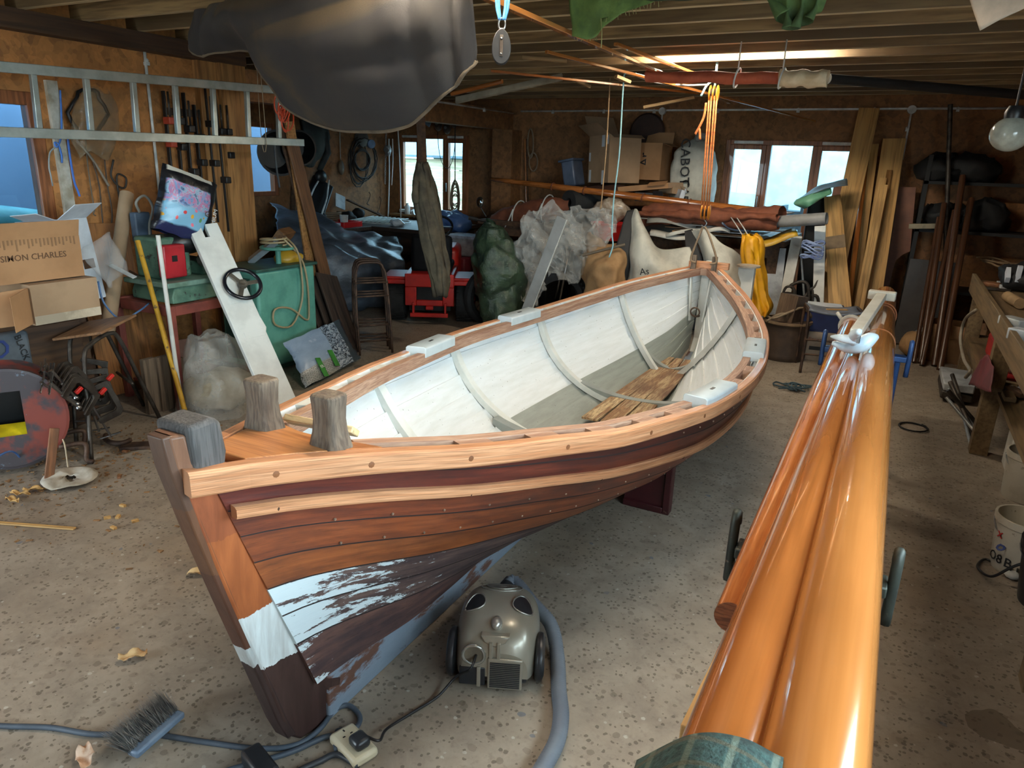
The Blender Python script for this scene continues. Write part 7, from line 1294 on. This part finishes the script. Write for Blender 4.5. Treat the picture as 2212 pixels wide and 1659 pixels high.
rope('extension_lead', 'short dark lead leaving the near side of the socket', 'cable', [s0+SR @ V((-.03, -.072, .014)), ZP(728, 1630, .01), ZP(690, 1645, .009), ZP(640, 1668, .009), ZP(590, 1700, .009)], .009, paint('lead_dark', (46, 50, 56), rough=.5))
g = G(); q = ZP(575, 1660); g.box(q+V((0, -.02, .03)), (.13, .06, .05), Matrix.Rotation(-.3, 3, 'Z')); t = thing('black_adaptor', 'black plastic adaptor block at the lower frame edge', 'adaptor', q); g.done('adaptor_body', VDK, t, bevel=.01)
# hand brush
a, b = ZP(288, 1648), ZP(392, 1556); t = thing('hand_brush', 'grey long-bristled broom head lying on the extension lead', 'brush', (a+b)/2); R_ = basis(b-a); L_ = (b-a).length
G().bar(a+V((0, 0, .03)), b+V((0, 0, .03)), .04, .022).done('brush_back', paint('brush_grey', (118, 134, 152), (96, 112, 132), .5), t, bevel=.006); random.seed(5); g = G(); up = R_ @ V((0, 1, 0))
for i in range(1500):
    f = random.random(); p0_ = a.lerp(b, f)+up*random.uniform(.0, .02)+V((0, 0, random.uniform(.022, .045))); dr_ = up*random.uniform(.075, .1)+V((random.uniform(-.02, .02), random.uniform(-.02, .02), random.uniform(-.006, .05)))+(b-a).normalized()*random.uniform(-.02, .03); w_ = .0028; s_ = V((w_, -w_, w_)); e_ = p0_+dr_; e_.z = max(.004, e_.z); g.face([g.v(p0_-s_), g.v(p0_+s_), g.v(e_)])
g.done('bristles', paint('bristle', (176, 174, 170), (140, 138, 136), .7, scale=40), t)
# shavings, leaves, crumbs
def curl(label, x, y, L_, w, m, name='wood_shaving', cat='shaving', rz=0, seed=0):
    p = ZP(x, y, .004); g = G(); g.grid(lambda u, v: p+Matrix.Rotation(rz, 3, 'Z') @ V(((u-.5)*L_, (v-.5)*w*(1-.5*abs(2*u-1)), .006+.02*abs(math.sin(u*5+seed))*abs(2*v-1)+.008*noise.noise(V((u*5, v*3, seed)))+.004)), 10, 5); tag(g.done(name, m, smooth=True, solid=.0012), label, cat)
LEAF = paint('dry_leaf', (206, 176, 128), (166, 120, 74), .7, scale=20)
curl('curled dry leaf on the floor left of the stem, upper one', 432, 1242, .1, .045, LEAF, 'dry_leaf', 'leaf', .7); curl('curled dry leaf on the floor left of the stem, lower one', 288, 1424, .09, .05, LEAF, 'dry_leaf', 'leaf', .9, 2); curl('crumpled pale leaf at the lower left frame edge', 185, 1642, .09, .05, paint('leaf_pale', (214, 190, 170), (190, 140, 104), .7, scale=20), 'dry_leaf', 'leaf', -.5, 4)
for i, (x, y) in enumerate(((28, 1085), (45, 1072), (75, 1062), (120, 1032))): curl('pale wood shaving by the drum, %s from the left' % 'first second third fourth'.split()[i], x, y, .1, .035, PALE, rz=.4*i, seed=i)
plank('wood_strip', 'thin broken wood strip on the floor at the left edge', 'wood', ZP(-20, 1128, .006), ZP(162, 1142, .006), .022, .008, PALE)
random.seed(9)
for i, (x, y) in enumerate(((245, 1140), (232, 1118), (255, 1116), (265, 1092), (292, 1125), (258, 1030), (270, 975))): tag(G().box(ZP(x, y, .006), (.03, .016, .011), Matrix.Rotation(i*1.1, 3, 'Z')).done('wood_chip', (PALE, MATS['scrap'])[i > 4]), 'small wood chip on the floor left of the stem, %s from the front' % ('first second third fourth fifth sixth seventh'.split()[i]), 'chip', 'wood chips left of the stem')
g = G()
for i in range(1500):
    x = random.uniform(-4.3, -2.6); y = random.uniform(1.4, 3.4); 
    if random.random() > math.exp(-((x+3.75)**2/.12+(y-2.1)**2/.5)) + .06: continue
    L_ = random.uniform(.006, .03); a = random.uniform(0, 6); g.box((x, y, .003), (L_, L_*.4, .004), Matrix.Rotation(a, 3, 'Z'))
o = g.done('sawdust_litter', paint('litter', (150, 112, 74), (104, 76, 50), .9, scale=30)); tag(o, 'sawdust and bark crumbs scattered under the left-hand clutter', 'litter', kind='stuff')
plank('iron_bar', 'old rusty bent iron piece lying under the stool', 'iron', ZP(262, 965, .012), ZP(345, 960, .012), .09, .02, MATS['rust_tube'])
g = G(); g.tube([ZP(255+28*math.cos(a), 945+26*math.sin(a)*.5, .03) for a in [PI*i/14+.4 for i in range(15)]], .016, 6); tag(g.done('iron_hook', MATS['rust_tube'], smooth=True), 'curved rusty hook lying on the floor under the stool', 'hook')
G_ = paint('rope_green', (52, 74, 82), (40, 58, 66), .7); p = ZP(1735, 842, .01); g = G(); g.tube(spline([p+V((.02*i*math.cos(i*1.9)*.35-.06, .1*math.sin(i*1.3), .008+.006*(i % 3))) for i in range(22)]+[p+V((-.12, .02, .008)), p+V((-.22, .08, .008)), p+V((-.22, -.02, .008)), p+V((-.06, -.05, .01))], 5), .0065, 6); tag(g.done('green_rope', G_, smooth=True), 'tangle of dark blue-green rope on the floor between boat and spars', 'rope')
# ------------------------------------------------------------------ hung from the joists
ZJ = 2.475
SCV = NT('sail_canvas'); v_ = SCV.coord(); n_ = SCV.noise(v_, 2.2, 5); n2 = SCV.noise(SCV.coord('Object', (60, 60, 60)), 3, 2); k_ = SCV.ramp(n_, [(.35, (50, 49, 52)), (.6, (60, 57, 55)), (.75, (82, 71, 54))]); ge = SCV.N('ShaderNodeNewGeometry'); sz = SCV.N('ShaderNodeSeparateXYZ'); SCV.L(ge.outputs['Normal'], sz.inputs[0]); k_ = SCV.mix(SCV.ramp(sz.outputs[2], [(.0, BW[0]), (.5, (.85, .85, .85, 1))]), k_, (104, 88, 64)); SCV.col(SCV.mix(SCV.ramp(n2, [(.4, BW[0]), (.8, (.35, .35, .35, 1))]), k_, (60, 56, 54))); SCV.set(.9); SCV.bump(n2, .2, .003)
hem = [(402, 92), (430, 124), (470, 116), (530, 106), (560, 150), (600, 212), (650, 248), (700, 270), (800, 286), (860, 275), (900, 258), (945, 225), (980, 190), (1005, 160), (1027, 130)]
def ysail(x): return lerp(3.35, 2.7, (x-400)/627)
H_ = [YP(x, y, ysail(x)) for x, y in hem]
T_ = [V((lerp(-3.75, -1.42, i/12), lerp(3.1, 2.36, i/12)+.0, 2.46)) for i in [12*q/(len(hem)-1) for q in range(len(hem))]]
g = G(); HS = spline(H_, 8); TS = spline(T_, 8); m = len(HS)
def sail(u, v):
    i = round(u*(m-1)); a, b = TS[i], HS[i]; q = a.lerp(b, v); drop = (a.z-b.z); s_ = math.sin(PI*min(1, v*1.0)); q += V((.25, -.6, 0)).normalized()*(-.0+.22*s_*math.sin(PI*u)); q += V((.3, -1, .0))*(.06*(abs(math.sin(v*drop*13+u*2.2))-.6)*math.sin(PI*min(1, u*1.1))**.5*(.35+.65*v)); q += V((.2, -1, 0))*.05*(abs(math.sin(u*26+v*2.5))-.6)*sm(.62, 1, u)+V((.2, -1, 0))*.05*(abs(math.sin(u*40))-.6)*sm(.3, .0, u); q += noise.noise_vector(q*3)*.02; q.z = min(q.z, 2.47); return q
g.grid(sail, m-1, 60); sl = thing('hanging_sail', 'big dark grey-brown canvas sail slung in folds from the roof joists', 'sail', T_[6]); g.done('canvas', SCV.m, sl, smooth=True, solid=.003); 
G().tube([sail(i/60, 1.0) for i in range(61)], .009, 8).done('hem_rope', paint('hem_dusty', (112, 98, 80), (84, 74, 62), .9), sl, smooth=True)
# black pulley block on blue rope
pc = YP(1083, 102, 2.45); t = thing('pulley_block', 'black two-sheave pulley block hung on blue rope from the joists', 'block', pc); FR_ = basis(V((pc.x, pc.y, 0)).normalized())
for i, o in enumerate((-.02, 0, .02)):
    g = G(); ring = [(0, .034*math.cos(a)*(1+.12*math.sin(-a)), .058*math.sin(a)) for a in [2*PI*k2/28 for k2 in range(28)]]; g.prism([pc+FR_ @ (V(p)+V((o-.003, 0, 0))) for p in ring], FR_ @ V((.006, 0, 0))); g.done('cheek', BLK, t, bevel=.002)
for o in (-.01, .01): g = G(); g.lathe([(.028, -.005), (.024, 0), (.028, .005)], pc+FR_ @ V((o, 0, 0)), FR_ @ Matrix.Rotation(PI/2, 3, 'Y'), 24); g.done('sheave', STEELD, t, smooth='auto')
g = G(); g.box(pc+FR_ @ V((-.0255, 0, .002)), (.003, .012, .07), FR_); st_ = g.done('side_strap', STEELD, t, bevel=.001)
for z in (-.025, .025): g = G(); g.sphere(pc+FR_ @ V((-.027, 0, z)), .005, 8); g.done('bolt', STEEL, st_, smooth=True)
g = G(); g.tube([pc+FR_ @ V((0, .012*math.cos(a), .075+.02*math.sin(a))) for a in [2*PI*k2/16 for k2 in range(16)]], .0035, 6, True); g.cyl(pc+FR_ @ V((0, 0, .055)), pc+FR_ @ V((0, 0, .062)), .008); g.done('shackle', STEEL, t, smooth=True)
BLU = paint('rope_blue', (58, 120, 170), (44, 96, 146), .7, scale=60)
for i, dx in enumerate((-.022, -.012, .014, .022)): rope('blue_rope', ('strand of blue rope above the black pulley block, leftmost', 'strand of blue rope above the black pulley block, second from left', 'strand of blue rope above the black pulley block, third from left', 'strand of blue rope above the black pulley block, rightmost')[i], 'rope', [pc+FR_ @ V((.003*(-1)**i, dx*.4, .088)), pc+FR_ @ V((0, dx, .16)), V((pc.x, pc.y, 0))+FR_ @ V((0, dx, 0))+V((0, 0, ZJ+.0))], .0055, BLU, group='blue rope of the black block')
# green cloths
GRC = paint('green_canvas', (96, 122, 62), (72, 96, 48), .85, scale=10, bump=.15)
def PG(x, y): return YP(x, y, 3.25)
t = thing('green_cloth', 'frayed olive-green cloth hanging over the joists beside the black block', 'cloth', PG(1300, 20)); sheet('cloth_body', 0, 0, [[PG(1228, -25), PG(1300, -25), PG(1380, -25), PG(1470, -22)], [PG(1232, 30), PG(1280, 20), PG(1340, 12), PG(1420, 2)], [PG(1236, 80), PG(1262, 82), PG(1290, 74), PG(1300, 40)]], GRC, 10, 16, .012, 12, parent=t)
g = G(); [g.tube([PG(x, y), PG(x+random.uniform(-3, 3), y+random.uniform(5, 14))], .0015, 4) for x, y in [(1240+6*i, 80-.3*i) for i in range(9)]+[(1310+8*i, 38-2.6*i) for i in range(16)]]; g.tube([PG(1298, 40), PG(1300, 70), PG(1299, 103)], .002, 5); g.done('frayed_threads', paint('thread_green', (150, 150, 96)), t)
t = thing('green_cloth', 'bunched dark green cloth hanging in two points from the joists', 'cloth', PG(1740, 20)); sheet('cloth_body', 0, 0, [[PG(1600, -20), PG(1690, -22), PG(1740, -24), PG(1800, -22)], [PG(1650, -4), PG(1700, 30), PG(1740, 20), PG(1780, 22)], [PG(1690, 12), PG(1706, 60), PG(1722, 62), PG(1768, 30)]], paint('green_dark', (64, 88, 44), (46, 66, 36), .85, scale=10, bump=.2), 12, 18, .015, 9, wave=.03, fr=4, parent=t)
sheet('dark_green_roll', 'dark green canvas lying along the joists between the two green cloths', 'cloth', [[PG(1080, -40), PG(1300, -38), PG(1500, -36), PG(1700, -36)], [PG(1080, -10), PG(1300, -4), PG(1480, 2), PG(1690, -4)]], paint('deep_green', (44, 58, 34), (32, 44, 28), .85), 16, 10, .02, 8)  # deepest of the green canvas colours
sheet('grey_cloth', 'grey cloth corner hanging from the joists at the top right', 'cloth', [[YP(2090, -30, 3.0), YP(2150, -30, 3.0), YP(2260, -30, 3.0)], [YP(2098, 15, 3.0), YP(2150, 15, 3.0), YP(2240, 0, 3.0)], [YP(2117, 66, 3.0), YP(2160, 42, 3.0), YP(2225, 8, 3.0)]], paint('cloth_dusty', (136, 122, 108), (112, 100, 90), .9), 8, 10, .01, 8)
# long battens, brace, rolled sail
for i, (p, q, w, lb, m) in enumerate((((1040, -10, 2.45), (1575, 222, 8.4), .035, 'long varnished batten slung under the joists, the thickest', SPW2), ((1180, 112, 4.4), (1760, 262, 8.85), .025, 'long thin varnished batten reaching the back wall over the window', SPW2), ((1330, 95, 4.6), (1562, 182, 6.6), .03, 'short varnished batten lying on the thick one', SPW2), ((1060, 150, 5.6), (1540, 205, 6.9), .02, 'thin dark batten slung under the joists behind the others', SPW))):
    a = YP(*p); b = YP(*q); a.z = min(a.z, ZJ-.02-.012*i); b.z = min(b.z, ZJ-.02-.012*i); plank('long_batten', lb, 'batten', a, b, w, .02, m, group='battens slung under the joists')
a, b = YP(985, 217, 6.2), YP(1215, 162, 6.3); a.z = min(a.z, 2.43); b.z = min(b.z, 2.44); plank('metal_channel', 'pale metal channel slanting under the joists near the boxed beam', 'channel', a, b, .06, .03, paint('channel_pale', (150, 142, 126), (126, 118, 104), .5), (0, -1, .4))
a, b = YP(975, 203, 6.0), YP(1085, 176, 6.0); rod('copper_pipe', 'short brown pipe under the joists beside the sail corner', 'pipe', a, b, .02, VARN)
for i, (x0_, y0_, x1_, y1_) in enumerate(((1130, 98, 1225, 132), (1330, 165, 1360, 178), (1235, 170, 1275, 188), (1390, 232, 1500, 210))): a, b = YP(x0_, y0_, 5.2+.5*i), YP(x1_, y1_, 5.3+.5*i); a.z = min(a.z, 2.455); b.z = min(b.z, 2.455); plank('joist_strut', 'rough timber strut nailed under the joists, %s' % ('left of the green cloth', 'above the pale cord', 'in the middle', 'nearest the back wall')[i], 'strut', a, b, .05, .025, JOIST)
a, b = YP(1560, 168, 5.05), YP(1788, 171, 5.05); t = thing('rolled_sail', 'rolled orange-red sail with a cream end slung under the joists', 'sail', (a+b)/2); R_ = basis(b-a)
def rl(p, q, r_, m, nm): g = G(); g.grid(lambda u, v: p.lerp(q, v)+R_ @ V((0, math.cos(2*PI*u)*r_, math.sin(2*PI*u)*r_*.8))*(1+.12*math.sin(v*14+u*6))+noise.noise_vector(V((u*4, v*9, 1)))*.008, 18, 26, cu=True); return g.done(nm, m, t, smooth=True)
rl(a+(a-b)*.8, a.lerp(b, .58), .045, paint('sail_orange', (178, 88, 58), (150, 68, 44), .8), 'orange_cloth'); rl(a.lerp(b, .56), b, .062, paint('sail_cream', (214, 196, 166), (190, 168, 134), .8), 'cream_cloth')
for f in (.15, .58): g = G(); c = a.lerp(b, f); g.tube([c+R_ @ V((.01*math.sin(q_), .066*math.cos(q_), .058*math.sin(q_))) for q_ in [2*PI*i/16 for i in range(16)]], .006, 6, True); g.tube([c+V((0, 0, .05)), V((c.x, c.y, ZJ))], .005, 6); g.done('sling', MATS['rope_white'], t, smooth=True)
rod('black_pipe', 'long dark pipe slung under the joists running to the right corner', 'pipe', YP(1790, 170, 5.2), YP(2212, 205, 6.2), .03, DARK); 
rope('white_flex', 'white flex drooping under the joists left of the tackle', 'cable', [YP(1371, 163, 6.2), YP(1420, 178, 6.0), YP(1480, 184, 5.9), YP(1530, 183, 5.8)], .007, MATS['rope_white'])
# tackle over the stern
ORR = paint('rope_orange', (196, 118, 62), (166, 92, 46), .75, scale=60); BW_ = paint('block_amber', (206, 136, 40), (170, 100, 26), .35); u0 = YP(1542, 202, 5.95); l0 = YP(1524, 458, 5.95); 
def tblock(lb, c, r_):
    t = thing('tackle_block', lb, 'block', c)
    for o in (-.028, 0, .028): G().sphere(c+V((o, 0, 0)), (.01, r_*.8, r_), 14).done('cheek', BW_, t, smooth=True)
    for o in (-.014, .014): G().lathe([(r_*.62, -.007), (r_*.5, 0), (r_*.62, .007)], c+V((o, 0, 0)), Matrix.Rotation(PI/2, 3, 'Y'), 18).done('sheave', STEELD, t, smooth='auto')
    return t
t = tblock('amber wooden tackle block hung from the joists above the stern', u0, .062); G().tube([u0+V((0, 0, .05)), (u0.x, u0.y, ZJ)], .009, 8).done('hanger', paint('rope_ltblue', (150, 196, 206), (126, 172, 184), .7), t, smooth=True); rope('blue_tail', 0, 0, [u0+V((0, -.01, .1)), u0+V((-.05, -.03, .06)), u0+V((-.09, -.03, -.02))], .008, MATS['rope_ltblue'], parent=t)
t = tblock('amber wooden tackle block at the lower end of the orange ropes over the stern', l0, .062); G().tube(spline([l0+V((0, 0, -.06)), l0+V((.02, 0, -.09)), l0+V((.0, 0, -.115)), l0+V((-.02, 0, -.1))], 5), .007, 8).done('hook', STEEL, t, smooth=True)
for i, (du, dl) in enumerate(((-.03, -.03), (-.012, -.012), (.012, .01), (.03, .028))): rope('tackle_rope', 'orange-brown tackle rope between the two amber blocks, %s' % ('leftmost', 'second from left', 'third from left', 'rightmost')[i], 'rope', [u0+V((du, -.02, .0)), l0+V((dl, -.02, .0))], .0065, ORR, group='tackle ropes over the stern', k=3)
rope('rope_end', 'orange rope tail with a knot hanging left of the tackle', 'rope', [u0+V((-.045, -.03, -.07)), u0+V((-.05, -.04, -.18)), u0+V((-.1, -.04, -.3)), u0+V((-.075, -.04, -.26)), u0+V((-.06, -.04, -.34))], .009, ORR)
SLG = paint('sling_rope', (138, 116, 92), (112, 92, 72), .8)
for s, lb in ((-1, 'left'), (1, 'right')): rope('sling_rope', 'grey-brown sling rope from the lower block to the %s stern post' % lb, 'rope', [l0+V((s*.008, 0, -.115)), l0.lerp(V((XC+s*.085, 5.93, .98)), .5)+V((0, 0, 0)), V((XC+s*.105, 5.935, .985)), V((XC+s*.06, 5.925, .95))], .009, SLG)
rope('tan_line', 'long tan cord hanging from the joists over the plastic sheeting', 'cord', [YP(1318, 168, 6.5), YP(1311, 300, 6.5), YP(1301, 420, 6.5), YP(1297, 452, 6.5)], .006, paint('cord_tan', (176, 142, 102)))
t = rope('pale_blue_line', 'long pale blue cord knotted to a joist and hanging over the tan canvas', 'cord', [YP(1349, 160, 6.3), YP(1345, 205, 6.3), YP(1338, 330, 6.3), YP(1326, 430, 6.3), YP(1322, 500, 6.3), YP(1324, 530, 6.3), YP(1316, 556, 6.3)], .007, MATS['rope_ltblue'])
# ================================================================== light
w = bpy.data.worlds.new('sky'); SC.world = w; w.use_nodes = True
nt = w.node_tree; bg = nt.nodes['Background']
tc = nt.nodes.new('ShaderNodeTexCoord'); sp = nt.nodes.new('ShaderNodeSeparateXYZ'); rp = nt.nodes.new('ShaderNodeValToRGB')
nt.links.new(tc.outputs['Generated'], sp.inputs[0]); nt.links.new(sp.outputs[2], rp.inputs[0])
rp.color_ramp.elements[0].color = (.62, .78, .86, 1); rp.color_ramp.elements[1].color = (.78, .90, 1, 1)
nt.links.new(rp.outputs[0], bg.inputs[0]); bg.inputs[1].default_value = 9.
def portal(name, loc, rot, sx, sy):
    l = bpy.data.lights.new(name, 'AREA'); l.shape = 'RECTANGLE'; l.size = sx; l.size_y = sy; l.cycles.is_portal = True
    o = bpy.data.objects.new(name, l); COL.objects.link(o); o.location = loc; o.rotation_euler = rot
H = PI/2
for i, (h, c) in enumerate(((W1, YB+.15), (W2, YB+.15))): portal('window_portal', ((h[0]+h[1])/2, c, (h[2]+h[3])/2), (-H, 0, 0), h[1]-h[0], h[3]-h[2])
for h, c, s in ((W3, XL-.15, 1), (W4, XA-.15, 1), (W5, XR+.15, -1)): portal('window_portal', (c, (h[0]+h[1])/2, (h[2]+h[3])/2), (0, -s*H, 0), h[3]-h[2], h[1]-h[0])
portal('door_portal', ((DR[0]+DR[1])/2, YF-.15, 1.05), (H, 0, 0), DR[1]-DR[0], 2.1)
def tube_light(label, x0, x1, y, z, power):
    t = thing('fluorescent_light', label, 'light', ((x0+x1)/2, y, z))
    G().bb((x0-.05, y-.045, z+.03), (x1+.05, y+.045, z+.075)).done('batten_body', PVC, t, bevel=.006)
    G().bb((x0-.05, y-.02, z-.02), (x0, y+.02, z+.03)).bb((x1, y-.02, z-.02), (x1+.05, y+.02, z+.03)).done('end_cap', PVC, t)
    G().cyl((x0, y, z), (x1, y, z), .013, n=10).done('tube', glow('tube_glow', (255, 242, 218), power), t, smooth=True)
tube_light('fluorescent strip lamp between joists above the hanging tackle', -1.95, -.6, 5.7, 2.525, 150)
tube_light('fluorescent strip lamp overhead by the corner of the hanging sail', -1.9, -.5, 2.18, 2.535, 170)
vs = SC.view_settings; vs.view_transform = 'Standard'; vs.look = 'None'; vs.gamma = 1; vs.use_curve_mapping = False; vs.exposure = 1.28
SC.cycles.use_denoising = True; SC.cycles.max_bounces = 8; SC.cycles.diffuse_bounces = 5; SC.cycles.transparent_max_bounces = 12
SC.cycles.sample_clamp_indirect = 6
